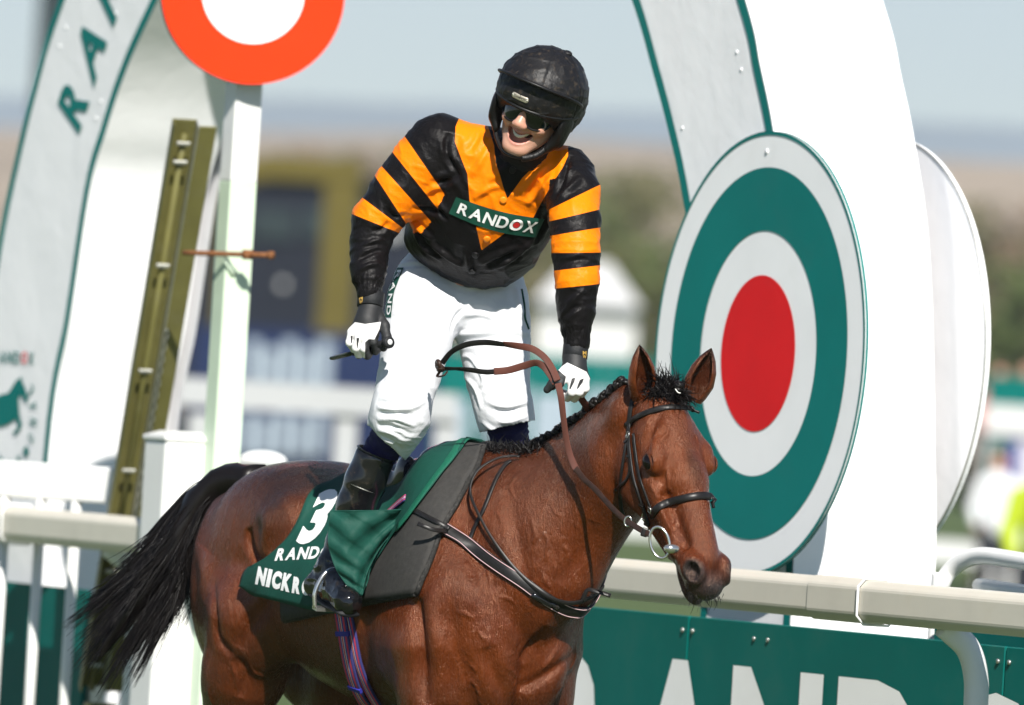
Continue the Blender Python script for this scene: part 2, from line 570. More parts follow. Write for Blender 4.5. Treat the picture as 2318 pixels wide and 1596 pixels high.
def board_letter(ch, x0, x1):
    a, b = rp(x0, 1500, BOFF - .0118), rp(x1, 1500, BOFF - .0118)
    a[2] = b[2] = _zl - _capH
    letter(ch, a, b - a, Z3 * _capH, M['white_print'], hb, bold=0.045)
for ch, x0, x1 in (('R', 1215, 1402), ('A', 1432, 1652), ('N', 1660, 1866), ('D', 1900, 2105), ('O', 2135, 2385), ('X', 2400, 2640)):
    board_letter(ch, x0, x1)

# second, darker hoarding further back on the right, and the one behind the pickets
def back_board(name, px0, px1, pyt, off, label, mt=None, h=None):
    a, b = rp(px0, pyt, off), rp(px1, pyt, off); zt = rp((px0 + px1) / 2, pyt, off)[2]
    o = empty(name, (a + b) / 2 * A3(1, 1, 0))
    tag(o, label, 'hoarding')
    n = max(1, int(round(np.linalg.norm((b - a)[:2]) / 1.2))); d = (b - a) * A3(1, 1, 0) / n
    for i in range(n):
        c = a + d * (i + .5); c[2] = (zt + .1) / 2
        mb = MB(); mb.box(c, d * .497, N_R * .01, Z3 * (zt - .1) / 2)
        mb.build('panel', mt or M['teal_board'], o, smooth=False, fix=True)
    for i in range(n + 1):
        c = a + d * i - N_R * .04; c[2] = zt * .49
        mb = MB(); mb.box(c, U_R * .025, N_R * .025, Z3 * zt * .49); mb.build('stake', M['galv'], o, smooth=False)
    return o
back_board('hoarding', 2120, 2700, 1420, .62, 'dark teal hoarding behind the lettered one, below the bent pipe')
back_board('hoarding', -260, 205, 1312, .24, 'plain teal hoarding behind the white pickets')

# bent white pipe rail on the right
br = empty('pipe_rail', P(2300, 1500, 31.2) * A3(1, 1, 0)); tag(br, 'white pipe rail with rounded end beside the arch foot', 'rail')
_pp = [P(x, y, d) for x, y, d in ((2118, 1480, 31.5), (2122, 1380, 31.5), (2131, 1325, 31.5), (2152, 1290, 31.5), (2185, 1266, 31.45), (2228, 1258, 31.35), (2300, 1268, 31.1), (2420, 1288, 30.7), (2600, 1315, 30.2))]
_pp = [A3(_pp[0][0], _pp[0][1], 0.0)] + _pp[1:]
v, f = tube_vf(spline(_pp, 70), 0.026, 14); obj('pipe', v, f, M['white_pvc'], br)
_pp = [P(x, y, d) for x, y, d in ((2215, 1325, 31.45), (2317, 1340, 31.1), (2600, 1380, 30.2))]
v, f = tube_vf(spline(_pp, 10), 0.022, 12); obj('lower_pipe', v, f, M['white_pvc'], br)
for x, y, d in ((2480, 1297, 30.55), (2560, 1309, 30.32)):
    q = P(x, y, d); v, f = tube_vf([q, A3(q[0], q[1], 0)], 0.024, 12); obj('leg', v, f, M['white_pvc'], br)

# ------------------------------------------------------------------ finishing arch
ARCH0 = on_plane(1715, 800, RAIL0 - N_R * 0.52, N_R)
def ap(px, py, off=0.0):
    return on_plane(px, py, ARCH0 - N_A * off, N_A)
def a2(p):
    d = np.asarray(p) - ARCH0; return np.array([d @ U_A, p[2]])
def a3(q, off=0.0):
    return ARCH0 * A3(1, 1, 0) + U_A * q[0] + Z3 * q[1] - N_A * off
DEP = 0.455
# outline of the front face in arch coordinates (along, up), from traced pixels; crown continued out of frame
Lo = [a2(ap(*q)) for q in ((-62, 1000), (-40, 800), (0, 535), (36, 360), (76, 195), (128, 20))]
Li = [a2(ap(*q)) for q in ((112, 1020), (160, 720), (205, 425), (240, 300), (277, 185), (330, 60))]
Ri = [a2(ap(*q)) for q in ((1592, 1300), (1590, 1000), (1585, 700), (1545, 435), (1512, 285), (1480, 165), (1432, 0))]
Ro = [a2(ap(*q)) for q in ((1793, 1350), (1796, 1000), (1785, 560), (1752, 300), (1722, 150), (1688, 0))]
def crown(A, B, k):
    p0, p3 = np.array(A[-1]), np.array(B[-1]); t0 = unit(p0 - np.array(A[-2])); t1 = unit(p3 - np.array(B[-2])); L = np.linalg.norm(p3 - p0) * k
    c1_, c2_ = p0 + t0 * L, p3 + t1 * L
    return [tuple((1 - t) ** 3 * p0 + 3 * t * (1 - t) ** 2 * c1_ + 3 * t * t * (1 - t) * c2_ + t ** 3 * p3) for t in np.linspace(0, 1, 9)[1:-1]]
out = [(Lo[0][0] - .03, 0.0)] + Lo + crown(Lo, Ro, .42) + Ro[::-1] + [(Ro[0][0], 0.0)]
inn = [(Li[0][0] - .02, 0.0)] + Li + crown(Li, Ri, .42) + Ri[::-1] + [(Ri[0][0], 0.0)]
NO = 150
out_s, inn_s = spline(out, NO), spline(inn, NO)
out_s[:, 1] = np.maximum(out_s[:, 1], 0); inn_s[:, 1] = np.maximum(inn_s[:, 1], 0)
arch = empty('finish_arch', ARCH0 * A3(1, 1, 0)); tag(arch, 'tall white finish arch with teal edging and lettering', 'arch')
def strip_faces(n, m):
    return [(i * m + j, (i + 1) * m + j, (i + 1) * m + j + 1, i * m + j + 1) for i in range(n - 1) for j in range(m - 1)]
def ring_strip(name, qa, qb, oa, ob, mt, m=2):
    G = np.array([[a3(a * (1 - t) + b * t, oa * (1 - t) + ob * t) for t in np.linspace(0, 1, m)] for a, b in zip(qa, qb)])
    v, f = grid_vf(G); return obj(name, v, f, mt, arch, smooth=True)
ring_strip('front_panel', out_s, inn_s, 0, 0, M['arch_white'], 6)
ring_strip('outer_skin', out_s, out_s, 0, DEP, M['arch_white'], 8)
ring_strip('inner_skin', inn_s, inn_s, DEP, 0, M['arch_white'], 8)
ring_strip('back_panel', inn_s, out_s, DEP, DEP, M['arch_white'], 3)
# flange along the back edge of the outer skin
nrm = np.gradient(out_s, axis=0); nrm = np.stack([-nrm[:, 1], nrm[:, 0]], 1); nrm /= np.linalg.norm(nrm, axis=1, keepdims=True)
ring_strip('flange', out_s + nrm * .006, out_s + nrm * .006, DEP - .002, DEP + .045, M['arch_white'], 2)
ring_strip('flange_lip', out_s - nrm * .02, out_s + nrm * .006, DEP - .002, DEP - .002, M['galv'], 2)
ring_strip('flange_back', out_s + nrm * .006, inn_s, DEP + .045, DEP + .045, M['arch_white'], 2)
# teal edging lines, 3 mm proud
wid = 0.042
tin = np.gradient(inn_s, axis=0); nin = np.stack([-tin[:, 1], tin[:, 0]], 1); nin /= np.linalg.norm(nin, axis=1, keepdims=True)
ring_strip('edge_trim', out_s, out_s - nrm * wid, -.004, -.004, M['teal'])
ring_strip('edge_trim', inn_s + nin * wid, inn_s, -.004, -.004, M['teal'])
# fixings
for px, py in ((1535, 385), (1545, 420 - 130), (1668, 118), (1678, 158), (262 * 1.0, 60 - 30), (150, 62), (135, 105), (229, 230), (218, 268)):
    q = ap(px, py); v, f = tube_vf([q, q + N_A * .003], 0.006, 10); obj('screw', v, f, M['arch_white'], arch)
# lettering up the left leg
def arch_letter(ch, o, w, h, mt=None, bold=.03):
    O = ap(*o, -.005); W = ap(o[0] + w[0], o[1] + w[1], -.005) - O; H = ap(o[0] + h[0], o[1] + h[1], -.005) - O
    return letter(ch, O, W, H, mt or M['teal'], arch, bold=bold)
arch_letter('R', (179, 304), (24, -74), (-49, -71))
arch_letter('A', (212, 199), (31, -103), (-43, -82))
arch_letter('N', (256, 62), (38, -95), (-36, -78))
arch_letter('D', (312, -62), (46, -84), (-34, -80))
# roundel below: small letters, a ring of letters and a jumping horse
x0 = -18
for i, ch in enumerate('RANDOX'):
    arch_letter(ch, (x0 + i * 16.2, 820 + i * .8), (13.5, .6), (1.0, -27), mt=M['red_print'] if ch == 'O' else None, bold=0.02)
ec = np.array([22.0, 940.0])
for i, ch in enumerate('NATIONAL'):
    a = R_(118 - i * 21); e1 = np.array([math.cos(a) * 62, math.sin(a) * 118]); tg = np.array([math.sin(a) * 62, -math.cos(a) * 118]); tg = tg / np.linalg.norm(tg)
    up = -e1 / np.linalg.norm(e1)
    arch_letter(ch, tuple(ec + e1), tuple(tg * 15), tuple(up * 19), bold=0.02)
hs = [(46, 856), (52, 852), (51, 862), (60, 882), (66, 905), (62, 912), (55, 903), (47, 890), (44, 905), (45, 925), (46, 940), (52, 962), (46, 974), (36, 985), (30, 980), (40, 970), (41, 955), (35, 948), (28, 955), (15, 962), (-10, 968), (-22, 955), (-24, 930), (-15, 905), (4, 893), (20, 890), (30, 874), (38, 862)]
_hp = [ap(x - 2, y, -.005) for x, y in hs]
obj('horse_emblem', _hp, [tuple(range(len(_hp)))[::-1]], M['teal'], arch, smooth=False)

# bullseye discs
def disc_faces(c, R, n, push, mt, name, parent, r0=0.0, u=U_A):
    th = np.linspace(0, 2 * np.pi, 129)[:-1]
    ring = lambda r: [c + push + (u * math.cos(t) + Z3 * math.sin(t)) * r for t in th]
    if r0 <= 0:
        return obj(name, ring(R), [tuple(range(128))], mt, parent, smooth=False)
    v = ring(R) + ring(r0)
    return obj(name, v, [(i, (i + 1) % 128, 128 + (i + 1) % 128, 128 + i) for i in range(128)], mt, parent, smooth=False)
DC = ap(1716, 800, -.06)
RD = abs((ap(1742, 297, -.06) - ap(1692, 1303, -.06))[2]) / 2
bd = empty('roundel_sign', DC * A3(1, 1, 0)); tag(bd, 'large round sign with teal ring and red centre on arch leg', 'sign')
v, f = tube_vf([DC - N_A * .010, DC - N_A * .002, DC], [RD, RD, RD * .998], 128, up=Z3)
obj('disc', v, f, M['white_print'], bd, smooth=False, fix=True)
disc_faces(DC, RD, 0, N_A * .002, M['teal'], 'rim_line', bd, RD * .983)
v, f = tube_vf([DC - N_A * .0095, DC - N_A * .001], [RD * 1.002, RD * 1.002], 128, up=Z3, caps=False)
obj('edge_band', v, f, M['teal'], bd, smooth=False)
disc_faces(DC, RD * .838, 0, N_A * .002, M['teal'], 'teal_ring', bd, RD * .552)
disc_faces(DC, RD * .352, 0, N_A * .002, M['red_print'], 'red_centre', bd)
for a in (92,):
    q = DC + (U_A * math.cos(R_(a)) + Z3 * math.sin(R_(a))) * RD * .91
    v, f = tube_vf([q, q + N_A * .004], 0.008, 10); obj('screw', v, f, M['arch_white'], bd)
# back disc
DB = a3(a2(ap(1716, 800)), DEP + .12); DB[2] = DC[2] + .02; DB = DB - U_A * .27
bk = empty('roundel_sign', DB * A3(1, 1, 0)); tag(bk, 'round white sign back showing beyond the arch edge', 'sign')
v, f = tube_vf([DB, DB - N_A * .018], [RD, RD], 128, up=Z3)
obj('disc', v, f, M['arch_white'], bk, smooth=False, fix=True)
v, f = tube_vf([DB - N_A * .0 + (U_A * math.cos(t) + Z3 * math.sin(t)) * RD for t in np.linspace(0, 2 * np.pi, 97)[:-1]], 0.0035, 6, closed=True)
obj('rim', v, f, M['galv'], bk)

# ------------------------------------------------------------------ winning post with orange disc
PD = 35.05
WP = P(543, 600, PD); WPZ = P(565, -14, PD)
wp = empty('winning_post', A3(WPZ[0], WPZ[1], 0)); tag(wp, 'white and mint winning post carrying an orange and white disc', 'post')
pw = 0.098
zsp = P(548, 412, PD)[2]
def post_seg(name, z0, z1, mt, w=pw):
    mb = MB(); mb.box(A3(WPZ[0], WPZ[1], (z0 + z1) / 2), U_R * w / 2, N_R * w / 2, Z3 * (z1 - z0) / 2)
    o = mb.build(name, mt, wp, smooth=False, fix=True); bevel(o, .004, 2); return o
post_seg('lower_shaft', 0, zsp, M['mint']); post_seg('upper_shaft', zsp, WPZ[2] + .2, M['white_pvc'], pw * .99)
dn = unit(A3(0.12, -1, 0)); du = unit(np.cross(Z3, dn)); du = -du if du[0] < 0 else du
ROD = 207.0 / (FPX / PD)
dc = WPZ + dn * 0.13
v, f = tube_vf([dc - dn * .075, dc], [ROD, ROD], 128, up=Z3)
od = obj('disc', v, f, [M['shade_painted_edge']], wp, smooth=False, fix=True)
disc_faces(dc, ROD, 0, dn * .002, M['orange_disc'], 'orange_ring', wp, ROD * .56, du)
disc_faces(dc, ROD * .56, 0, dn * .0015, M['white_print'], 'white_centre', wp, 0, du)
q0, q1 = P(415, 572, PD), P(612, 578, PD - .2)
v, f = tube_vf(spline([q0, (q0 + q1) / 2, q1], 8), 0.009, 10); obj('rusty_rod', v, f, M['rust'], wp)
v, f = tube_vf([q1 - (q1 - q0) * .3, q1 - (q1 - q0) * .22], 0.019, 6); obj('nut', v, f, M['rust'], wp)
v, f = tube_vf([q1 - (q1 - q0) * .02, q1 + (q1 - q0) * .03], 0.014, 10); obj('nut', v, f, M['rust'], wp)
v, f = tube_vf([P(510, 585, PD - .08), P(527, 618, PD - .06), P(527, 622, PD - .05)], 0.010, 8); obj('hook', v, f, M['mint'], wp)

# ------------------------------------------------------------------ leaning olive channel
OD = 35.75
ol = empty('leaning_channel', P(190, 1640, OD) * A3(1, 1, 0)); tag(ol, 'leaning olive steel channel with conduit and clips behind the post', 'steel channel')
t0, t1 = P(443, 282, 34.95), P(228, 1565, 36.15)
ax = unit(t1 - t0); sd = unit(A3(1, 0.25, 0) - ax * np.dot(ax, A3(1, 0.25, 0))); bkv = unit(np.cross(ax, sd)); bkv = bkv if bkv[1] > 0 else -bkv
def slab(name, s0, s1, d0, d1, mt, a=0.0, b=1.0, par=ol):
    L = t1 - t0; c = t0 + L * (a + b) / 2 + sd * (s0 + s1) / 2 + bkv * (d0 + d1) / 2
    mb = MB(); mb.box(c, L * (b - a) / 2, sd * (s1 - s0) / 2, bkv * (d1 - d0) / 2)
    o = mb.build(name, mt, par, smooth=False, fix=True); bevel(o, .002, 1); return o
slab('back_web', -.072, .012, .03, .036, M['olive'])
slab('flange', -.075, -.070, -.01, .036, M['olive'])
slab('flange', .006, .011, -.016, .036, M['galv'])
slab('wide_flange', .012, .075, .0, .006, M['olive'], 0.003)
L = t1 - t0
v, f = tube_vf([t0 + L * .02 - sd * .03 + bkv * .012, t1 - sd * .03 + bkv * .012], .011, 10); obj('conduit', v, f, M['olive'], ol)
for t in (.03, .062, .24, .424, .6, .78, .95):
    c = t0 + L * t - sd * .03
    slab('clip', -.056, -.008, -.006, .004, M['galv'], t, t + .006)
cp = [t0 + L * t + sd * (.02 + .004 * math.sin(t * 300)) - bkv * .01 for t in np.linspace(.35, .8, 90)]
v, f = tube_vf(cp, .004, 6); obj('chain', v, f, M['galv'], ol)
mb = MB(); mb.box(A3(*((t1 + sd * .0)[:2]), t1[2] / 2 - .02), sd * .05, unit(A3(sd[1], -sd[0], 0)) * .04, Z3 * (t1[2] / 2 - .02)); mb.build('foot', M['olive'], ol, smooth=False, fix=True)
# ================================================================== far background (well out of focus)
def hz(px):
    return 966 + (px - CX) * math.tan(_ro)
def gpt(px, d, z=0.0):
    """ground point under image column px at distance d"""
    p = P(px, hz(px), d); p = P(px - (p[2] - z) * 0, hz(px), d); return A3(p[0], p[1], z)
def zat(px, py, d):
    return P(px, py, d)[2]
M['hill'] = mat('haze_painted_hill', (.17, .23, .29), .9, .2, .004)  # blue of distance haze put into the hills' base colour
M['field'] = mat('far_field', (.34, .27, .20), .9, .3, .02)
def ridge(name, d, tops, mt, depth, seed):
    xs = np.linspace(tops[0][0], tops[-1][0], 320); ys = np.interp(xs, [t[0] for t in tops], [t[1] for t in tops])
    r = np.random.default_rng(seed); k = np.convolve(r.normal(0, 1, 320), np.ones(7) / 7, 'same')
    rows = []
    for t, hgt in ((0, 0), (.25, .45), (.5, .85), (.7, 1), (1, .6), (1.4, 0)):
        row = []
        for i, (x, y) in enumerate(zip(xs, ys)):
            z = zat(x, y + k[i] * 10, d); g = gpt(x, d); row.append(A3(g[0] * (1 + (t - .7) * depth / d), g[1] + (t - .7) * depth, max(z * hgt, -1 if hgt == 0 else 0)))
        rows.append(row)
    v, f = grid_vf(np.array(rows)); o = obj(name, v, f, mt, fix=True); tag(o, kind='structure'); return o
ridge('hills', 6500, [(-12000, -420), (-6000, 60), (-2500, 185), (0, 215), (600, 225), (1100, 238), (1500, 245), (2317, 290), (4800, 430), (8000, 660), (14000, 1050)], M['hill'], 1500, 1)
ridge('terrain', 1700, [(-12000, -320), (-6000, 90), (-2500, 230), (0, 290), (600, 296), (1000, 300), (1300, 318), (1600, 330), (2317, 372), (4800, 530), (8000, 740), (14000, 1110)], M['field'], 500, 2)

# trees
M['bark'] = mat('bark', (.06, .045, .03), .9, .3, 6)
LEAF = [mat('leaves_olive', (.12, .115, .045), .7, .3, 2), mat('leaves_brown', (.19, .135, .09), .8, .3, 2), mat('leaves_green', (.09, .12, .035), .7, .3, 2)]
def tree(px, d, ytop, w, kind, label, seed):
    r = np.random.default_rng(seed); g = gpt(px, d); H = zat(px, ytop, d)
    root = empty('tree', g); tag(root, label, 'tree', 'trees beyond the far hoardings')
    b = MB(); b.tube([g, g + A3(.1, 0, H * .3), g + A3(-.1, .1, H * .6)], [H * .035, H * .026, H * .012], 8)
    for k in range(6):
        a = r.uniform(0, 6.28); z0 = H * r.uniform(.28, .5); e = g + A3(math.cos(a) * w * .35, math.sin(a) * w * .35, H * r.uniform(.6, .85))
        b.tube([g + Z3 * z0, (g + Z3 * z0 + e) / 2 + Z3 * .2, e], [H * .016, H * .011, H * .005], 6)
    b.build('trunk', M['bark'], root)
    n = 1500; cl = [A3(r.normal(0, .25) * w, r.normal(0, .25) * w, H * r.uniform(.42, .95)) for _ in range(16)]
    rr = [w * r.uniform(.13, .26) for _ in cl]
    ci = r.integers(16, size=n); u = r.normal(0, 1, (n, 3)); u /= np.linalg.norm(u, axis=1, keepdims=True)
    c = g + np.array(cl)[ci] + u * (np.array(rr)[ci] * r.uniform(.5, 1.05, n))[:, None]; c[:, 2] = np.minimum(c[:, 2], H)
    e1 = r.normal(0, 1, (n, 3)); e1 /= np.linalg.norm(e1, axis=1, keepdims=True); e2 = np.cross(e1, u); s = .22
    v = np.stack([c - e1 * s, c + e2 * s * .6, c + e1 * s, c - e2 * s * .6], 1).reshape(-1, 3)
    obj('crown', v, np.arange(4 * n).reshape(-1, 4), LEAF[kind], root)
for i, (px, yt, w, k, lab) in enumerate((
        (560, 405, 6, 1, 'brownish tree behind the corner of the yellow gantry'), (830, 345, 7, 1, 'tall bare brownish tree rising above the navy stand roof'),
        (930, 330, 6, 0, 'olive tree above the navy stand behind the jockey shoulder'), (1180, 335, 6, 1, 'bare brownish tree behind the jockey helmet'),
        (1265, 372, 7, 0, 'olive tree behind the marquee peak'), (1345, 395, 6, 2, 'rounded green tree behind the marquee'),
        (1430, 360, 7, 0, 'broad olive tree between marquee and arch leg'), (1510, 380, 7, 1, 'brownish tree touching the arch leg with the roundel'),
        (2090, 430, 7, 1, 'brownish tree showing past the outer edge of the arch'), (2190, 460, 6, 0, 'olive tree above the back of the white round sign'),
        (2270, 440, 7, 1, 'brown tree behind the spectators on the step'), (2350, 480, 7, 2, 'green tree beyond the spectators on the step'),
        (60, 400, 7, 1, 'brownish tree below the tall dark screen'))):
    tree(px, 380 + 25 * (i % 4), yt, w, k, lab, 100 + i)
for i, (px, yt, w, lab) in enumerate(((1200, 545, 5, 'low olive bush tree beside the marquee wall'), (1440, 540, 6, 'low green bush tree right of the marquee'), (1530, 560, 5, 'low olive bush tree against the roundel rim'),
        (2235, 600, 5, 'low green bush tree above the banner fence'), (2330, 600, 5, 'low olive bush tree behind the banner fence end'))):
    tree(px, 300 + 9 * i, yt, w, 2 if i % 2 else 0, lab, 140 + i)

# big navy stand with yellow gantry, lettered blue boards, white crossing rail
M['navy'] = mat('navy_cladding', (.002, .005, .015), .5, .2, .5)
M['blue_board'] = mat('blue_board', (.0015, .012, .060), .5, .1, .5)
M['yellow_steel'] = mat('yellow_steel', (.10, .078, .008), .6, .15, .5)
M['pale_panel'] = mat('pale_panel', (.30, .36, .42), .6, .06, .6)
M['white_far'] = mat('white_canvas', (.60, .60, .60), .6, .04, .4)
M['grey_rail'] = mat('grey_rail', (.42, .43, .44), .6, .06, .6)
M['dark_screen'] = mat('dark_screen', (.014, .026, .030), .5, .2, .3)
M['purple'] = mat('purple_panel', (.05, .04, .30), .5, .1, .5)
def wallbox(name, px0, px1, pt, pb, d, th, mt, parent=None):
    """box facing the camera spanning image columns px0..px1 and rows pt..pb at distance d"""
    a, b = gpt(px0, d), gpt(px1, d); m = (px0 + px1) / 2
    z1, z0 = zat(m, pt, d), max(0.0, zat(m, pb, d))
    mb = MB(); mb.box((a + b) / 2 * A3(1, 1, 0) + A3(0, th / 2, (z0 + z1) / 2), A3((b[0] - a[0]) / 2, 0, 0), A3(0, th / 2, 0), Z3 * (z1 - z0) / 2)
    return mb.build(name, mt, parent, smooth=False, fix=True)
st = empty('stand_building', gpt(720, 205)); tag(st, 'dark navy stand building behind the blue boards', 'building')
wallbox('wall', 400, 1010, 405, 4000, 205, 8, M['navy'], st)
wallbox('roof_edge', 395, 1015, 398, 406, 204.7, 9, M['dark_screen'], st)
for i in range(5):
    wallbox('window_band', 430 + i * 115, 525 + i * 115, 470, 540, 204.9, .08, M['dark_screen'], st)
for px, py, rr_ in ((640, 645, .075), (890, 530, .13), (806, 480, .07)):
    q = P(px, py, 203.5); v, f = tube_vf([q + A3(0, .3, 0), q + A3(0, .05, 0), q], [rr_ * .7, rr_, rr_ * .98], 16); obj('lamp', v, f, M['white_far'], st)
yg = empty('steel_gantry', gpt(742, 192)); tag(yg, 'yellow steel gantry in front of the navy stand', 'gantry')
wallbox('beam', 560, 785, 352, 408, 192, .7, M['yellow_steel'], yg); wallbox('column', 704, 783, 409, 4000, 192.0, .7, M['yellow_steel'], yg)
wallbox('column', 470, 520, 409, 4000, 192.0, .7, M['yellow_steel'], yg); wallbox('beam', 470, 559, 352, 408, 192, .7, M['yellow_steel'], yg)
bb = empty('blue_hoarding', gpt(700, 175)); tag(bb, 'tall blue hoarding with pale printed panels behind the winning post', 'hoarding')
for i in range(6):
    wallbox('panel', 430 + i * 95, 524 + i * 95, 738 + i * 5, 4000, 175, .15, M['blue_board'], bb)
for i in range(5):
    wallbox('printed_panel', 552 + i * 40, 582 + i * 40, 770 + (i % 2) * 18, 900, 174.8, .08, M['pale_panel'], bb)
    wallbox('printed_panel', 548 + i * 40, 576 + i * 40, 935 + (i % 2) * 10, 1032, 174.8, .08, M['pale_panel'], bb)
wr_ = empty('crossing_rail', gpt(800, 72)); tag(wr_, 'wide white crossing rail in front of the blue hoarding', 'rail')
wallbox('beam', 400, 1030, 872, 935, 72, .12, M['grey_rail'], wr_)
for px in (455, 785, 1010): wallbox('post', px - 25, px + 25, 936, 4000, 72.05, .12, M['grey_rail'], wr_)

# marquee and teal hoardings right of the jockey
mq = empty('marquee', gpt(1300, 262)); tag(mq, 'white peaked marquee between the jockey and the arch', 'marquee')
wallbox('wall', 1200, 1425, 690, 4000, 260, 4, M['white_far'], mq)
_a, _b = gpt(1190, 259.5), gpt(1435, 259.5); _z = zat(1312, 690, 260); _zt = zat(1312, 588, 260); _m = (_a + _b) / 2 + A3(0, 2.4, 0)
pr = [_a, _b, _b + A3(0, 5, 0), _a + A3(0, 5, 0)]
obj('roof', [A3(p[0], p[1], _z) for p in pr] + [A3(_m[0] - .5, _m[1], _zt), A3(_m[0] + .5, _m[1], _zt)], [(0, 1, 5, 4), (1, 2, 5), (2, 3, 4, 5), (3, 0, 4), (3, 2, 1, 0)], M['white_far'], mq, smooth=False, fix=True)
tb = empty('teal_hoarding', gpt(1250, 170)); tag(tb, 'tall teal hoarding with pale shapes behind the jockey left arm', 'hoarding')
for i in range(6):
    wallbox('panel', 985 + i * 95, 1079 + i * 95, 792 + i * 5, 4000, 172, .15, M['teal_board'], tb)
for px0, px1, p0, p1 in ((1000, 1060, 900, 1080), (1085, 1190, 870, 985), (1205, 1290, 890, 1090), (1320, 1410, 885, 1010), (1430, 1500, 905, 1120), (1090, 1180, 1010, 1090)):
    wallbox('printed_shape', px0, px1, p0, p1, 171.8, .06, M['pale_panel'], tb)
wb = empty('far_rail', gpt(1450, 168)); tag(wb, 'white board rail at the foot of the teal hoarding', 'rail')
wallbox('board', 950, 1560, 1150, 1204, 168, .15, M['white_far'], wb)

# big screen on legs at the far left, crowd barrier on the far right
bs = empty('big_screen', gpt(110, 300)); tag(bs, 'tall dark screen on legs seen left of the arch', 'screen')
wallbox('panel', 32, 260, -160, 265, 300, 1.0, M['dark_screen'], bs)
for px in (60, 220): wallbox('leg', px - 14, px + 14, 265, 4000, 300.2, .4, M['dark_screen'], bs)
cb = empty('barrier_banner', gpt(2300, 120)); tag(cb, 'white, teal and purple banner fence beyond the arch', 'banner')
wallbox('top_panel', 2225, 2560, 858, 925, 120, .08, M['teal_board'], cb); wallbox('white_band', 2225, 2560, 926, 990, 119.9, .08, M['white_far'], cb)
wallbox('backing', 2225, 2560, 991, 4000, 120, .08, M['white_far'], cb); wallbox('teal_shape', 2238, 2284, 1000, 1125, 119.85, .05, M['teal_board'], cb)
wallbox('purple_shape', 2287, 2308, 1000, 1125, 119.84, .05, M['purple'], cb); wallbox('teal_foot', 2225, 2262, 1130, 1240, 119.83, .05, M['teal_board'], cb)
wallbox('white_board', 2100, 2700, 1240, 1290, 118, .1, M['white_far'], cb)

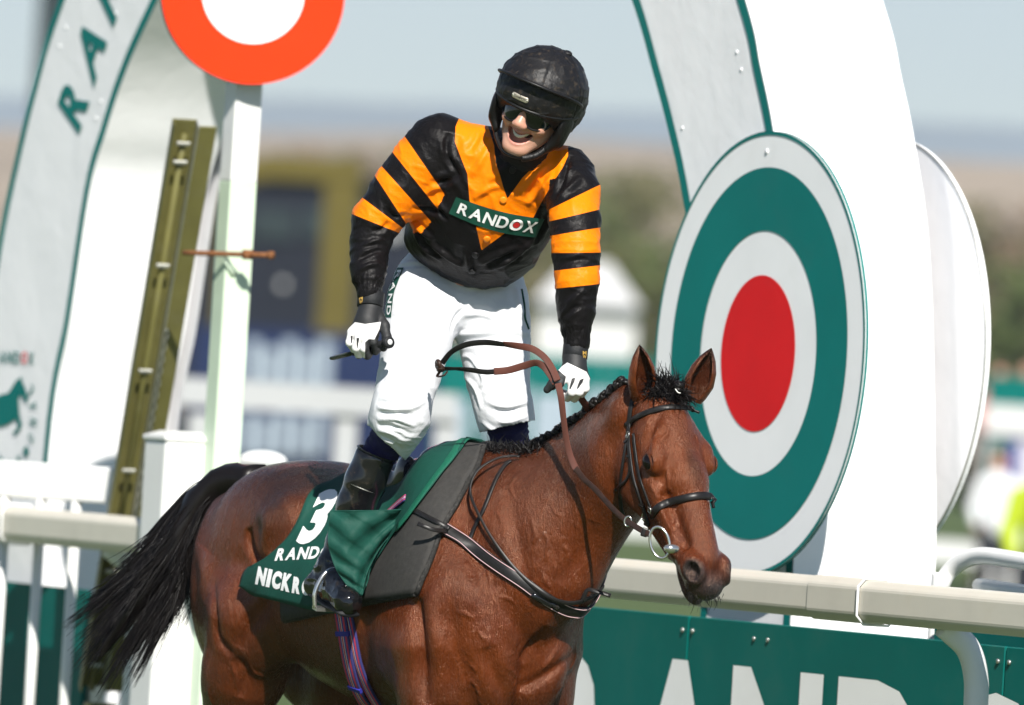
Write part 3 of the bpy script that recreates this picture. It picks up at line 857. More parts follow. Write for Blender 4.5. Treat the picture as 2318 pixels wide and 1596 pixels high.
# ================================================================== sculpting field (smooth unions on a grid)
class Field:
    def __init__(s, lo, hi, h):
        s.lo = np.asarray(lo, float); s.h = h
        s.n = np.ceil((np.asarray(hi, float) - s.lo) / h).astype(int) + 1
        s.F = np.full(s.n, 0.3, np.float32)
        s.ax = [(s.lo[i] + h * np.arange(s.n[i])).astype(np.float32) for i in range(3)]
    def sub(s, lo, hi):
        a = np.clip(np.floor((np.asarray(lo) - s.lo) / s.h).astype(int), 0, s.n)
        b = np.clip(np.ceil((np.asarray(hi) - s.lo) / s.h).astype(int) + 1, 0, s.n)
        if np.any(b - a < 1): return None
        sl = tuple(slice(i, j) for i, j in zip(a, b))
        return sl, s.ax[0][sl[0]][:, None, None], s.ax[1][sl[1]][None, :, None], s.ax[2][sl[2]][None, None, :]
    def put(s, sl, d, k, op):
        f = s.F[sl]
        if op == 'add':
            if k > 0:
                hh = np.maximum(k - np.abs(f - d), 0) / k
                s.F[sl] = np.minimum(f, d) - hh * hh * k * 0.25
            else:
                s.F[sl] = np.minimum(f, d)
        else:
            d = -d
            if k > 0:
                hh = np.maximum(k - np.abs(f - d), 0) / k
                s.F[sl] = np.maximum(f, d) + hh * hh * k * 0.25
            else:
                s.F[sl] = np.maximum(f, d)
    def ell(s, c, r, k=0.03, R=None, op='add'):
        """ellipsoid; R: rows are its own axes"""
        c = np.asarray(c, float); r = np.asarray(r, float); m = r.max() + k + 2 * s.h
        q = s.sub(c - m, c + m)
        if q is None: return s
        sl, x, y, z = q
        x, y, z = x - c[0], y - c[1], z - c[2]
        if R is None:
            a, b, e = x / r[0], y / r[1], z / r[2]
            a2_, b2_, e2_ = a / r[0], b / r[1], e / r[2]
        else:
            R = np.asarray(R, float)
            a, b, e = [(R[i, 0] * x + R[i, 1] * y + R[i, 2] * z) / r[i] for i in range(3)]
            a2_, b2_, e2_ = a / r[0], b / r[1], e / r[2]
        k0 = np.sqrt(a * a + b * b + e * e); k1 = np.sqrt(a2_ * a2_ + b2_ * b2_ + e2_ * e2_) + 1e-6
        s.put(sl, (k0 * (k0 - 1) / k1).astype(np.float32), k, op); return s
    def cone(s, p0, p1, r0, r1, k=0.03, axis=None, sc=1.0, op='add'):
        """round cone; along the unit vector axis its thickness is multiplied by sc"""
        p0 = np.asarray(p0, float); p1 = np.asarray(p1, float)
        m = max(r0, r1) * max(1, sc) + k + 2 * s.h
        q = s.sub(np.minimum(p0, p1) - m, np.maximum(p0, p1) + m)
        if q is None: return s
        sl, x, y, z = q
        x, y, z = x - p0[0], y - p0[1], z - p0[2]; d = p1 - p0
        if axis is not None:
            a = unit(axis); g = 1 - 1 / sc
            t = (x * a[0] + y * a[1] + z * a[2]) * g
            x, y, z = x - a[0] * t, y - a[1] * t, z - a[2] * t
            d = d - a * np.dot(d, a) * g
        t = np.clip((x * d[0] + y * d[1] + z * d[2]) / max(np.dot(d, d), 1e-9), 0, 1)
        dd = np.sqrt((x - d[0] * t) ** 2 + (y - d[1] * t) ** 2 + (z - d[2] * t) ** 2) - (r0 + (r1 - r0) * t)
        if axis is not None and sc < 1: dd = dd * sc
        s.put(sl, dd.astype(np.float32), k, op); return s
    def chain(s, pts, rs, k=0.03, axis=None, sc=1.0, n=None):
        pts = np.asarray(pts, float); rs = np.asarray(rs, float)
        scs = np.broadcast_to(np.asarray(sc, float), (len(pts),))
        if n:
            q = spline(np.column_stack([pts, rs, scs]), n); pts, rs, scs = q[:, :3], q[:, 3], q[:, 4]
        for i in range(len(pts) - 1):
            s.cone(pts[i], pts[i + 1], rs[i], rs[i + 1], k, axis if axis is None or np.ndim(axis) == 1 else axis[i], (scs[i] + scs[i + 1]) / 2)
        return s
    def mesh(s, smooth=2):
        return surface_nets(s.F, s.lo, s.h, smooth)

def surface_nets(F, lo, h, smooth=2):
    S = F < 0
    n = np.array(F.shape) - 1
    cnt = np.zeros(n, np.uint8)
    for dx in (0, 1):
        for dy in (0, 1):
            for dz in (0, 1):
                cnt += S[dx:n[0] + dx, dy:n[1] + dy, dz:n[2] + dz]
    act = (cnt > 0) & (cnt < 8)
    I = np.argwhere(act)
    vid = np.full(n, -1, np.int32); vid[act] = np.arange(len(I), dtype=np.int32)
    acc = np.zeros((len(I), 3)); num = np.zeros(len(I))
    corners = [(a, b, c) for a in (0, 1) for b in (0, 1) for c in (0, 1)]
    V = {c: F[I[:, 0] + c[0], I[:, 1] + c[1], I[:, 2] + c[2]].astype(float) for c in corners}
    for a in corners:
        for ax in range(3):
            if a[ax]: continue
            b = list(a); b[ax] = 1; b = tuple(b)
            fa, fb = V[a], V[b]
            m = (fa < 0) != (fb < 0)
            t = fa[m] / (fa[m] - fb[m])
            p = np.tile(np.array(a, float), (m.sum(), 1)); p[:, ax] += t
            acc[m] += p; num[m] += 1
    pos = lo + h * (I + acc / num[:, None])
    faces = []
    for ax in range(3):
        u, w = [(1, 2), (2, 0), (0, 1)][ax]
        sl0 = [slice(None)] * 3; sl1 = [slice(None)] * 3
        sl0[ax] = slice(0, -1); sl1[ax] = slice(1, None)
        A, B = S[tuple(sl0)], S[tuple(sl1)]
        E = np.argwhere(A != B)
        ok = (E[:, u] > 0) & (E[:, w] > 0) & (E[:, u] < n[u]) & (E[:, w] < n[w])
        E = E[ok]
        inside = A[E[:, 0], E[:, 1], E[:, 2]]
        du = np.zeros(3, int); du[u] = 1; dw = np.zeros(3, int); dw[w] = 1
        g = lambda q: vid[q[:, 0], q[:, 1], q[:, 2]]
        q = np.stack([g(E - du - dw), g(E - dw), g(E), g(E - du)], 1)
        q[~inside] = q[~inside][:, ::-1]
        faces.append(q)
    f = np.vstack(faces)
    f = f[(f >= 0).all(1)]
    if smooth:
        pos = laplace(pos, f, smooth)
    return pos, f

def edges_of(f):
    e = np.vstack([f[:, [i, (i + 1) % f.shape[1]]] for i in range(f.shape[1])])
    return np.unique(np.sort(e, 1), axis=0)

def laplace(v, f, it=2, lam=0.5, w=None):
    e = edges_of(f); n = len(v)
    deg = np.bincount(e.ravel(), minlength=n).astype(float)[:, None]; deg[deg == 0] = 1
    for _ in range(it):
        s = np.stack([np.bincount(e[:, 0], v[e[:, 1], i], n) + np.bincount(e[:, 1], v[e[:, 0], i], n) for i in range(3)], 1)
        d = (s / deg - v) * lam
        v = v + (d if w is None else d * w[:, None])
    return v

def normals_of(v, f):
    a = v[f[:, 2]] - v[f[:, 0]]; b = v[f[:, 3 % f.shape[1]]] - v[f[:, 1]]
    if f.shape[1] == 3: b = v[f[:, 2]] - v[f[:, 1]]; a = v[f[:, 1]] - v[f[:, 0]]
    nn = np.cross(a, b)
    out = np.zeros_like(v)
    for i in range(f.shape[1]):
        for k in range(3):
            out[:, k] += np.bincount(f[:, i], nn[:, k], len(v))
    return out / np.maximum(np.linalg.norm(out, axis=1, keepdims=True), 1e-12)

def clip_faces(v, f, keep):
    """keep faces whose every vertex satisfies keep; drop unused vertices"""
    m = keep[f].all(1); f = f[m]
    used = np.unique(f); mp = np.full(len(v), -1); mp[used] = np.arange(len(used))
    return v[used], mp[f]

# value noise on arrays of points, for relief
def vnoise(p, scale, seed=0):
    q = np.asarray(p, float) * scale
    i = np.floor(q).astype(np.int64); f = q - i
    f = f * f * (3 - 2 * f)
    def hsh(a):
        n = a[:, 0] * 374761393 + a[:, 1] * 668265263 + a[:, 2] * 2147483647 + seed * 1274126177
        n = (n ^ (n >> 13)) * 1274126177
        n = n ^ (n >> 16)
        return (n & 0xffff) / 65535.0
    r = 0
    for a in (0, 1):
        for b in (0, 1):
            for c in (0, 1):
                w = (f[:, 0] if a else 1 - f[:, 0]) * (f[:, 1] if b else 1 - f[:, 1]) * (f[:, 2] if c else 1 - f[:, 2])
                r = r + w * hsh(i + np.array([a, b, c]))
    return r * 2 - 1

def seg_dist(v, line):
    """distance of points to a 3-D polyline and the position along it 0..1"""
    line = np.asarray(line, float)
    best = np.full(len(v), 1e9); tt = np.zeros(len(v))
    m = len(line) - 1
    for i in range(m):
        a, b = line[i], line[i + 1]; d = b - a
        t = np.clip(((v - a) @ d) / max(d @ d, 1e-12), 0, 1)
        q = np.linalg.norm(v - a - t[:, None] * d, axis=1)
        u = q < best
        best[u] = q[u]; tt[u] = (i + t[u]) / m
    return best, tt

class Surf:
    """ray casting against world-space meshes"""
    def __init__(s, parts):
        V, Fc, n = [], [], 0
        for v, f in parts:
            V.append(np.asarray(v)); Fc += [tuple(int(i) + n for i in q) for q in (f.tolist() if isinstance(f, np.ndarray) else f)]; n += len(v)
        s.V = np.vstack(V)
        s.b = BVHTree.FromPolygons([tuple(x) for x in s.V.tolist()], Fc)
    def px(s, x, y):
        d = ray(x, y); o = CAM_O + d * 20
        h = s.b.ray_cast(Vector(o), Vector(d))
        return (np.array(h[0]), np.array(h[1])) if h[0] is not None else (None, None)
    def cast(s, o, d):
        h = s.b.ray_cast(Vector(o), Vector(d))
        return (np.array(h[0]), np.array(h[1])) if h[0] is not None else (None, None)
    def near(s, p):
        h = s.b.find_nearest(Vector(p))
        return np.array(h[0]), np.array(h[1])
    def path(s, pts, lift=0.0, n=None):
        """surface points under image points; where the ray misses, the nearest surface point to the depth of the last hit"""
        q = spline(pts, n) if n else np.asarray(pts, float)
        out, nr, last = [], [], None
        for x, y in q[:, :2]:
            p, m = s.px(x, y)
            if p is None:
                yy = last[1] if last is not None else 29.7
                g = P(x, y, yy); p, m = s.near(g); p = g
            if m @ (p - CAM_O) > 0: m = -m
            last = p
            out.append(p + m * lift); nr.append(m)
        return np.array(out), np.array(nr)
# ------------------------------------------------------------------ people beyond the arch
def far_person(px, d, z0, h, shirt, trousers, label, seed):
    g = gpt(px, d, z0); r = np.random.default_rng(seed); k = h / 1.75
    def pt(x, y, z): return g + A3(x, y, z) * k
    lo, hi = g - A3(.45, .4, .03), g + A3(.45, .4, h + .08)
    F0 = Field(lo, hi, .022)
    F0.ell(pt(0, 0, 1.62), (.085 * k, .10 * k, .125 * k), .03).cone(pt(0, 0, 1.40), pt(0, 0, 1.55), .055, .05, .03)
    F0.chain([pt(0, .02, .95), pt(0, 0, 1.35)], [.11, .13], .05)
    for s in (-1, 1):
        F0.chain([pt(s * .18, 0, 1.38), pt(s * .25, -.02, 1.1), pt(s * .2, -.14, .9)], [.05, .042, .035], .03)
        F0.chain([pt(s * .09, 0, .92), pt(s * .1, -.02, .5), pt(s * .1, .02, .05), pt(s * .1, -.12, .04)], [.08, .06, .045, .04], .03)
    v, f = F0.mesh(1); b = obj('person', v, f, M['skin_far']); tag(b, label, 'person', None)
    F1 = Field(lo, hi, .022); F1.chain([pt(0, .02, .92), pt(0, 0, 1.36)], [.145, .165], .05)
    for s in (-1, 1): F1.chain([pt(s * .18, 0, 1.38), pt(s * .25, -.02, 1.1), pt(s * .21, -.12, .94)], [.068, .058, .05], .03)
    v, f = F1.mesh(1); obj('jacket', v, f, shirt, b)
    F2 = Field(lo, hi, .022)
    for s in (-1, 1): F2.chain([pt(s * .085, 0, .92), pt(s * .1, -.02, .5), pt(s * .1, .02, .09)], [.105, .078, .062], .03)
    v, f = F2.mesh(1); obj('trousers', v, f, trousers, b)
    F3 = Field(lo, hi, .022); F3.ell(pt(0, .02, 1.665), (.094 * k, .108 * k, .105 * k), .02); F3.ell(pt(0, -.12, 1.58), (.1, .09, .1), .02, None, 'sub')
    v, f = F3.mesh(1); obj('hair', v, f, M['bark'], b)
M['skin_far'] = mat('skin_plain', (.55, .30, .22), .6, .08, 8)
M['hi_vis'] = mat('hi_vis', (.42, .52, .02), .6, .05, 8)
dk_ = mat('dark_coat', (.02, .022, .03), .7, .2, 8); wt_ = mat('white_shirt', (.75, .76, .78), .7, .05, 8); pk_ = mat('pink_coat', (.55, .22, .20), .7, .1, 8)
far_person(2262, 110, 0, 1.72, wt_, dk_, 'person in a white top in front of the banner fence', 1)
far_person(2366, 76, 0, 1.74, M['hi_vis'], dk_, 'person in a yellow hi-vis jacket beyond the arch', 2)
step = empty('viewing_step', gpt(2330, 126)); tag(step, 'raised viewing step behind the banner fence', 'platform')
wallbox('deck', 2215, 2600, 1150, 1170, 124, 6, M['bark'], step); wallbox('front', 2215, 2600, 1171, 4000, 124.1, .2, M['bark'], step)
_zs = zat(2407, 1150, 124)
far_person(2252, 126, _zs, 1.7, pk_, dk_, 'spectator in a pink coat on the viewing step', 3)
far_person(2312, 126.5, _zs, 1.75, dk_, dk_, 'spectator in a dark coat on the viewing step', 4)
# ================================================================== the horse
TH = R_(33.5)
HXv = A3(math.sin(TH), -math.cos(TH), 0); HYv = A3(math.cos(TH), math.sin(TH), 0)
_w = P(1060, 1012, 30.0)
H0 = A3(_w[0], _w[1], 0)
HR = np.stack([HXv, HYv, Z3])            # rows: local axes
def HW(p):
    return H0 + np.asarray(p, float) @ HR
def HL(p):
    return (np.asarray(p, float) - H0) @ HR.T
def hp(px, py, d):
    return HL(P(px, py, d))

def trunk_station(F, st, k=0.05):
    """loft along X: stations (X, top, bottom, half width, top taper)"""
    st = np.array(sorted(st)); xs = np.linspace(st[0, 0], st[-1, 0], 200)
    q = spline(st, 400); X = q[:, 0]
    q0 = F.sub((st[0, 0] - .12, -.5, .6), (st[-1, 0] + .12, .5, 1.75))
    sl, x, y, z = q0
    xx = np.clip(x.ravel(), st[0, 0], st[-1, 0])
    g = lambda c: np.interp(xx, X, q[:, c]).astype(np.float32)[:, None, None]
    top, bot, w, tp = g(1), g(2), g(3), g(4)
    c = (top + bot) / 2; hh = (top - bot) / 2
    zn = (z - c) / hh
    ww = w * (1 - tp * np.clip(zn, 0, 1.2) ** 1.3 - 0.10 * np.clip(-zn, 0, 1.2))
    rr = (np.abs(y / ww) ** 2.3 + np.abs(zn) ** 2.3) ** (1 / 2.3)
    d = (rr - 1) * np.minimum(ww, hh) * 0.95
    ex = np.abs(x - np.clip(x, st[0, 0], st[-1, 0]))
    d = np.where(ex > 0, np.sqrt(np.maximum(d, 0) ** 2 + ex ** 2) + np.minimum(d, 0) * 0 + 0.0, d)
    F.put(sl, d.astype(np.float32), k, 'add')

# head frame: origin at the poll, L towards the muzzle, N out of the forehead, W to the horse's left
POLL = hp(1520, 893, 29.42)
MUZ = hp(1638, 1318, 29.20)
HD_L = unit(MUZ - POLL); HEADLEN = np.linalg.norm(MUZ - POLL)
_fw = HR @ unit(A3(0.72, -1.0, 0.12))            # where the forehead faces, in the world
HD_N = unit(_fw - HD_L * np.dot(_fw, HD_L)); HD_W = np.cross(HD_N, HD_L)
HS = HEADLEN / 0.60
def hd(t, w, n):
    """point of the head: t along the face, w to its left, n out of the forehead (metres of a 0.60 m head)"""
    return POLL + (HD_L * t + HD_W * w * 1.10 + HD_N * n) * HS
HWS = 1.10
HEADR = np.stack([HD_L, HD_W, HD_N])

def sculpt_horse(F):
    E, C, CH = F.ell, F.cone, F.chain
    trunk_station(F, [(.33, 1.26, .99, .12, .2), (.25, 1.38, .90, .175, .3), (.12, 1.50, .83, .215, .45), (0, 1.575, .80, .24, .62), (-.12, 1.535, .785, .265, .55),
                      (-.32, 1.455, .80, .295, .32), (-.55, 1.455, .855, .29, .28), (-.75, 1.515, .94, .255, .28), (-.92, 1.475, 1.03, .21, .25), (-1.05, 1.40, 1.10, .15, .2), (-1.13, 1.31, 1.15, .09, .1)])
    for s in (-1, 1):
        # shoulder and forehand
        C((.0, s * .085, 1.46), (.24, s * .155, 1.16), .075, .09, .08)
        E((.115, s * .165, 1.13), (.18, .10, .22), .08)
        E((.045, s * .19, 1.02), (.125, .075, .16), .06)
        E((.245, s * .145, 1.08), (.10, .09, .15), .06)
        E((.30, s * .085, 1.00), (.095, .09, .16), .045)
        E((.27, s * .06, .88), (.09, .06, .09), .05)
        CH([(.16, s * .170, 1.00), (.17, s * .162, .86), (.15, s * .155, .70), (.14, s * .15, .54), (.14, s * .15, .48)], [.135, .105, .07, .05, .052], .06)
        CH([(.14, s * .15, .48), (.14, s * .15, .40), (.13, s * .15, .20), (.13, s * .15, .15), (.17, s * .15, .07), (.19, s * .15, .03)], [.05, .033, .030, .042, .035, .055], .03)
        # hindquarters
        E((-.60, s * .215, 1.34), (.085, .06, .075), .08)
        E((-.80, s * .125, 1.325), (.25, .145, .165), .07)
        E((-.90, s * .165, 1.12), (.20, .12, .28), .06)
        E((-1.055, s * .135, 1.14), (.125, .105, .26), .045)
        E((-.73, s * .195, 1.03), (.12, .085, .15), .06)
        CH([(-.80, s * .19, 1.04), (-.86, s * .18, .86), (-.97, s * .165, .68), (-1.03, s * .155, .56)], [.145, .115, .072, .055], .05)
        CH([(-1.03, s * .155, .56), (-1.01, s * .155, .45), (-.99, s * .155, .22), (-.99, s * .155, .16), (-.95, s * .155, .08), (-.93, s * .155, .03)], [.052, .038, .034, .043, .036, .055], .03)
        C((-1.06, s * .09, 1.30), (-1.0, s * .12, .85), .10, .07, .05)
    E((.30, 0, 1.14), (.09, .12, .16), .05)
    C((-1.02, 0, 1.41), (-1.15, 0, 1.40), .06, .045, .05)
    # neck: deep oval sections along the axis
    crest = np.array([hp(1110, 1040, 29.93), hp(1180, 1052, 29.88), hp(1270, 1000, 29.80), hp(1362, 930, 29.67), hp(1440, 880, 29.55)])
    under = np.array([HL(H0) + A3(.38, .02, 1.06), hp(1300, 1362, 29.68), hp(1338, 1285, 29.68), hp(1380, 1212, 29.65), hp(1415, 1150, 29.60)])
    cs = spline(crest, 14); us = spline(under, 14); lat = np.interp(np.linspace(0, 1, 14), [0, .3, .6, 1], [.155, .12, .095, .088])
    for i in range(13):
        a = unit(cs[i] - us[i]); b = unit(cs[i + 1] - us[i + 1])
        for j in range(2):
            t = j * .5
            c_, u_ = cs[i] * (1 - t) + cs[i + 1] * t, us[i] * (1 - t) + us[i + 1] * t
            L = np.linalg.norm(c_ - u_); dv = (c_ - u_) / L; wd = unit(np.cross(dv, HL(H0) + unit(us[i + 1] - us[i] + cs[i + 1] - cs[i]))); ax = np.cross(wd, dv)
            lt = lat[i] * (1 - t) + lat[min(i + 1, 13)] * t
            E(c_ - dv * L * .60, (lt * .7, lt, L * .41), .04, np.stack([ax, wd, dv]))
            E(c_ - dv * L * .36, (lt * .6, lt * .74, L * .36), .05, np.stack([ax, wd, dv]))
    E(hp(1436, 935, 29.53), (.06, .075, .085), .05)
    # jaw groove and neck base
    C(HL(H0) + A3(.12, 0, 1.36), hp(1250, 1180, 29.78), .17, .14, .10)
    sculpt_head(F)

def sculpt_head(F):
    s_ = HS
    def E(t, w, n, r, k=.02, op='add', R=HEADR): F.ell(hd(t, w, n), np.array(r) * s_, k, R, op)
    def C(a, b, r0, r1, k=.02, ax=None, sc=1.0, op='add'): F.cone(hd(*a), hd(*b), r0 * s_, r1 * s_, k, ax, sc, op)
    E(.09, 0, -.075, (.13, .085, .085), .03)
    E(.02, 0, -.06, (.075, .065, .07), .03)
    C((.10, 0, -.045), (.26, 0, -.04), .058, .052, .03, HD_W, 1.25)      # forehead
    C((.24, 0, -.045), (.50, 0, -.050), .055, .043, .03, HD_W, .92)     # nasal bones
    C((.18, 0, -.10), (.48, 0, -.085), .085, .056, .03, HD_W, .80)      # mid face
    for s in (-1, 1):
        E(.135, s * .058, -.03, (.06, .03, .022), .02)                   # brow muscle
        E(.195, s * .082, -.045, (.040, .028, .030), .018)               # orbit
        E(.165, s * .078, -.022, (.032, .022, .014), .012)               # brow ridge
        C((.24, s * .074, -.085), (.38, s * .057, -.078), .020, .016, .012)  # facial crest
        E(.175, s * .058, -.150, (.12, .034, .105), .03)               # cheek
        C((.22, s * .045, -.11), (.45, s * .036, -.105), .048, .032, .03)
        C((.20, s * .045, -.21), (.44, s * .028, -.142), .032, .024, .02)  # jaw bone
        E(.535, s * .046, -.052, (.050, .028, .038), .014)               # nostril rim
        E(.50, s * .040, -.075, (.05, .026, .035), .02)
    E(.52, 0, -.085, (.075, .054, .055), .025)
    E(.565, 0, -.090, (.045, .052, .046), .02)                           # upper lip
    E(.585, 0, -.075, (.030, .042, .032), .015)
    E(.545, 0, -.140, (.060, .038, .026), .012)                          # lower lip and chin
    E(.50, 0, -.140, (.05, .033, .030), .02)
    for s in (-1, 1):
        E(.548, s * .062, -.040, (.028, .022, .021), .008, 'sub')        # nostrils
        C((.535, s * .05, -.118), (.47, s * .062, -.112), .0045, .0045, .005, op='sub')   # corner of the mouth
        C((.575, s * .0, -.119), (.535, s * .05, -.118), .005, .0045, .004, op='sub')
        E(.197, s * .103, -.047, (.021, .010, .015), .006, 'sub')        # eye socket
        C((.30, s * .066, -.062), (.46, s * .05, -.056), 0.0155, .013, .016, op='sub')  # hollow beside the nose
        C((.06, s * .062, -.008), (.13, s * .088, -.05), .014, .014, .02, op='sub')   # hollow above the eye

import time as _time
_t0 = _time.time()
_allp = np.vstack([POLL, MUZ, hd(.3, .2, .1), hd(.3, -.2, -.3), hd(.66, 0, 0), hd(-.1, 0, 0)])
hlo = A3(-1.35, -.42, -.03); hhi = A3(max(.5, _allp[:, 0].max()) + .05, max(.42, _allp[:, 1].max() + .05), 1.95)
HGRID = 0.0048
HF = Field(hlo, hhi, HGRID)
sculpt_horse(HF)
HV, HFc = HF.mesh(2); del HF
HVW = HW(HV)
print('horse body', len(HV), _time.time() - _t0)
# ------------------------------------------------------------------ ears, coat colouring
def ear(base, tip, face, w, name):
    """cupped ear: base and tip points (local), face = direction the opening looks"""
    base, tip = np.asarray(base), np.asarray(tip); ax = unit(tip - base); L = np.linalg.norm(tip - base)
    fc = unit(face - ax * np.dot(face, ax)); sd = np.cross(ax, fc)
    n, m = 26, 25; G = np.zeros((n, m, 3)); G2 = np.zeros((n, m, 3))
    for i in range(n):
        t = i / (n - 1)
        wd = w * np.interp(t, [0, .12, .35, .6, .8, .93, 1], [.62, .80, 1.0, .86, .56, .24, .02])
        open_ = np.interp(t, [0, .15, .45, .8, 1], [.10, .45, .62, .5, .15])
        c = base + ax * L * t + fc * (.012 * math.sin(t * 3.1)) - sd * 0
        for j in range(m):
            a = (j / (m - 1) * 2 - 1) * math.pi * (1 - open_ * .42)
            # angle measured from the back of the ear
            x = math.sin(a) * wd; z = -math.cos(a) * wd * .72
            G[i, j] = c + sd * x + fc * z
            k = .80 if t < .97 else .5
            G2[i, j] = c + sd * x * k + fc * (z * k + .002)
    v1, f1 = grid_vf(G); v2, f2 = grid_vf(G2)
    nb = len(v1); f2 = f2[:, ::-1] + nb
    rim = []
    for i in range(n - 1):
        for j, fl in ((0, 0), (m - 1, 1)):
            a, b = i * m + j, (i + 1) * m + j
            rim.append((a, b, b + nb, a + nb) if fl else (b, a, a + nb, b + nb))
    for j in range(m - 1):
        a, b = (n - 1) * m + j, (n - 1) * m + j + 1
        rim.append((a, b, b + nb, a + nb))
    return np.vstack([v1, v2]), np.vstack([f1, f2, np.array(rim)])

EAR_R = ear(hp(1452, 905, 29.45), hp(1447, 780, 29.40), HR @ unit(A3(.35, -1, .05)), .044, 'ear')
EAR_L = ear(hp(1566, 908, 29.45), hp(1610, 788, 29.44), HR @ unit(A3(.1, -1, .05)), .044, 'ear')

def coat_mat():
    m, nt, b = new_mat('bay_coat')
    v = coords(nt)
    dk, mz = attr(nt, 'dark'), attr(nt, 'muzzle')
    n1 = noise(nt, 4.0, 5, 0.6, v); n2 = noise(nt, 26, 4, 0.65, v)
    base = mixc(nt, ramp(nt, n1, [(.3, 0.0), (.7, 1.0)]), (0.050, 0.0084, 0.0015), (0.128, 0.0265, 0.0048))
    base = mixc(nt, ramp(nt, n2, [(.42, 0.0), (.75, .3)]), base, (0.055, 0.0115, 0.003))
    # fine hair streaks
    vs = coords(nt, (55, 55, 14))
    st = noise(nt, 3.2, 4, 0.7, vs, .6)
    base = mixc(nt, ramp(nt, st, [(.45, 0.0), (.72, .45)]), base, (0.180, 0.044, 0.012))
    dkn = math_n(nt, 'ADD', dk, math_n(nt, 'MULTIPLY', math_n(nt, 'SUBTRACT', n2, .5), .35), True)
    dkm = math_n(nt, 'MULTIPLY', dkn, math_n(nt, 'GREATER_THAN', dk, 0.01), True)
    c = mixc(nt, dkm, base, (0.012, 0.005, 0.0035))
    mzn = math_n(nt, 'ADD', mz, math_n(nt, 'MULTIPLY', math_n(nt, 'SUBTRACT', n2, .5), .5), True)
    mzm = math_n(nt, 'MULTIPLY', mzn, math_n(nt, 'GREATER_THAN', mz, 0.01), True)
    c = mixc(nt, mzm, c, (0.020, 0.017, 0.018))
    nt.links.new(c, b.inputs['Base Color'])
    vw = coords(nt, (34, 34, 7)); wet = noise(nt, 2.0, 5, 0.72, vw, 1.4)
    r = ramp(nt, math_n(nt, 'ADD', math_n(nt, 'MULTIPLY', noise(nt, 6, 5, 0.7, v), .5), math_n(nt, 'MULTIPLY', wet, .5)), [(.42, .12), (.58, .38)])
    nt.links.new(r, b.inputs['Roughness'])
    b.inputs['Specular IOR Level'].default_value = 0.55; b.inputs['Specular Tint'].default_value = (1.0, .55, .33, 1)
    b1 = nt.nodes.new('ShaderNodeBump'); b1.inputs['Strength'].default_value = .45; b1.inputs['Distance'].default_value = .006
    nt.links.new(noise(nt, 32, 5, 0.7, v), b1.inputs['Height'])
    b2 = nt.nodes.new('ShaderNodeBump'); b2.inputs['Strength'].default_value = .5; b2.inputs['Distance'].default_value = .007
    nt.links.new(wet, b2.inputs['Height']); nt.links.new(b1.outputs[0], b2.inputs['Normal'])
    b3 = nt.nodes.new('ShaderNodeBump'); b3.inputs['Strength'].default_value = .6; b3.inputs['Distance'].default_value = .003
    vf = coords(nt, (150, 150, 45)); nt.links.new(noise(nt, 2.4, 3, .6, vf, .8), b3.inputs['Height']); nt.links.new(b2.outputs[0], b3.inputs['Normal'])
    nrm_out = bump(nt, b, st, .8, .004, b3.outputs[0])
    b.inputs['Coat Weight'].default_value = .26; b.inputs['Coat Roughness'].default_value = .16
    nt.links.new(nrm_out, b.inputs['Coat Normal'])
    return m
M['coat'] = coat_mat()

def smoothstep(a, b, x):
    t = np.clip((x - a) / (b - a), 0, 1); return t * t * (3 - 2 * t)

def horse_colours(L):
    """dark and muzzle masks at local points L"""
    q = (L - POLL) / HS
    t, w, n = q @ HD_L, q @ HD_W / 1.10, q @ HD_N
    inhead = ((t > -.05) & (t < .75) & (np.abs(w) < .13) & (n > -.30) & (n < .1)).astype(float)
    muz = smoothstep(.515, .60, t + .35 * (-n - .08) * (n < -.08)) * inhead
    nost = np.minimum(np.linalg.norm(q - (HD_L * .55 + HD_W * .065 * 1.1 + HD_N * -.04), axis=1), np.linalg.norm(q - (HD_L * .55 - HD_W * .065 * 1.1 + HD_N * -.04), axis=1))
    muz = np.maximum(muz, 1.0 * (1 - smoothstep(.03, .048, nost)))
    chin = smoothstep(.44, .50, t) * (1 - smoothstep(-.125, -.10, n)) * inhead
    muz = np.maximum(muz, chin * .9)
    dark = np.zeros(len(L))
    X, Y, Z = L.T
    top = smoothstep(.10, -.02, 1.53 - Z) * smoothstep(-.35, -.6, X)
    dark = np.maximum(dark, .90 * smoothstep(1.24, 1.47, Z + .06 * np.sin(X * 9)) * smoothstep(-.45, -.62, X) * 1.0)
    dark = np.maximum(dark, .95 * smoothstep(-1.06, -1.14, X) * smoothstep(1.2, 1.36, Z))
    dark = np.maximum(dark, .9 * smoothstep(.62, .48, Z))
    # eye surround, forehead whorl, cheek edge
    for s in (-1, 1):
        e = np.linalg.norm((q - (HD_L * .198 + HD_W * s * .1 * 1.1 + HD_N * -.047)) , axis=1)
        dark = np.maximum(dark, .85 * (1 - smoothstep(.016, .028, e)))
    e = np.sqrt(((t - .235) / .075) ** 2 + ((w + .004) / .022) ** 2)
    dark = np.maximum(dark, .62 * (1 - smoothstep(.3, 1.3, e)) * (n > -.05) * inhead)
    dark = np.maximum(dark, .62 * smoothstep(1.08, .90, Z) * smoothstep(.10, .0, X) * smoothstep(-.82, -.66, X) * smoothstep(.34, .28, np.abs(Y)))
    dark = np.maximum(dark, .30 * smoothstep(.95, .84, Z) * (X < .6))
    up_ = smoothstep(1.34, 1.56, Z) * smoothstep(-.05, .12, X) * (1 - inhead)
    dark = np.maximum(dark, .45 * up_)
    return dark, muz
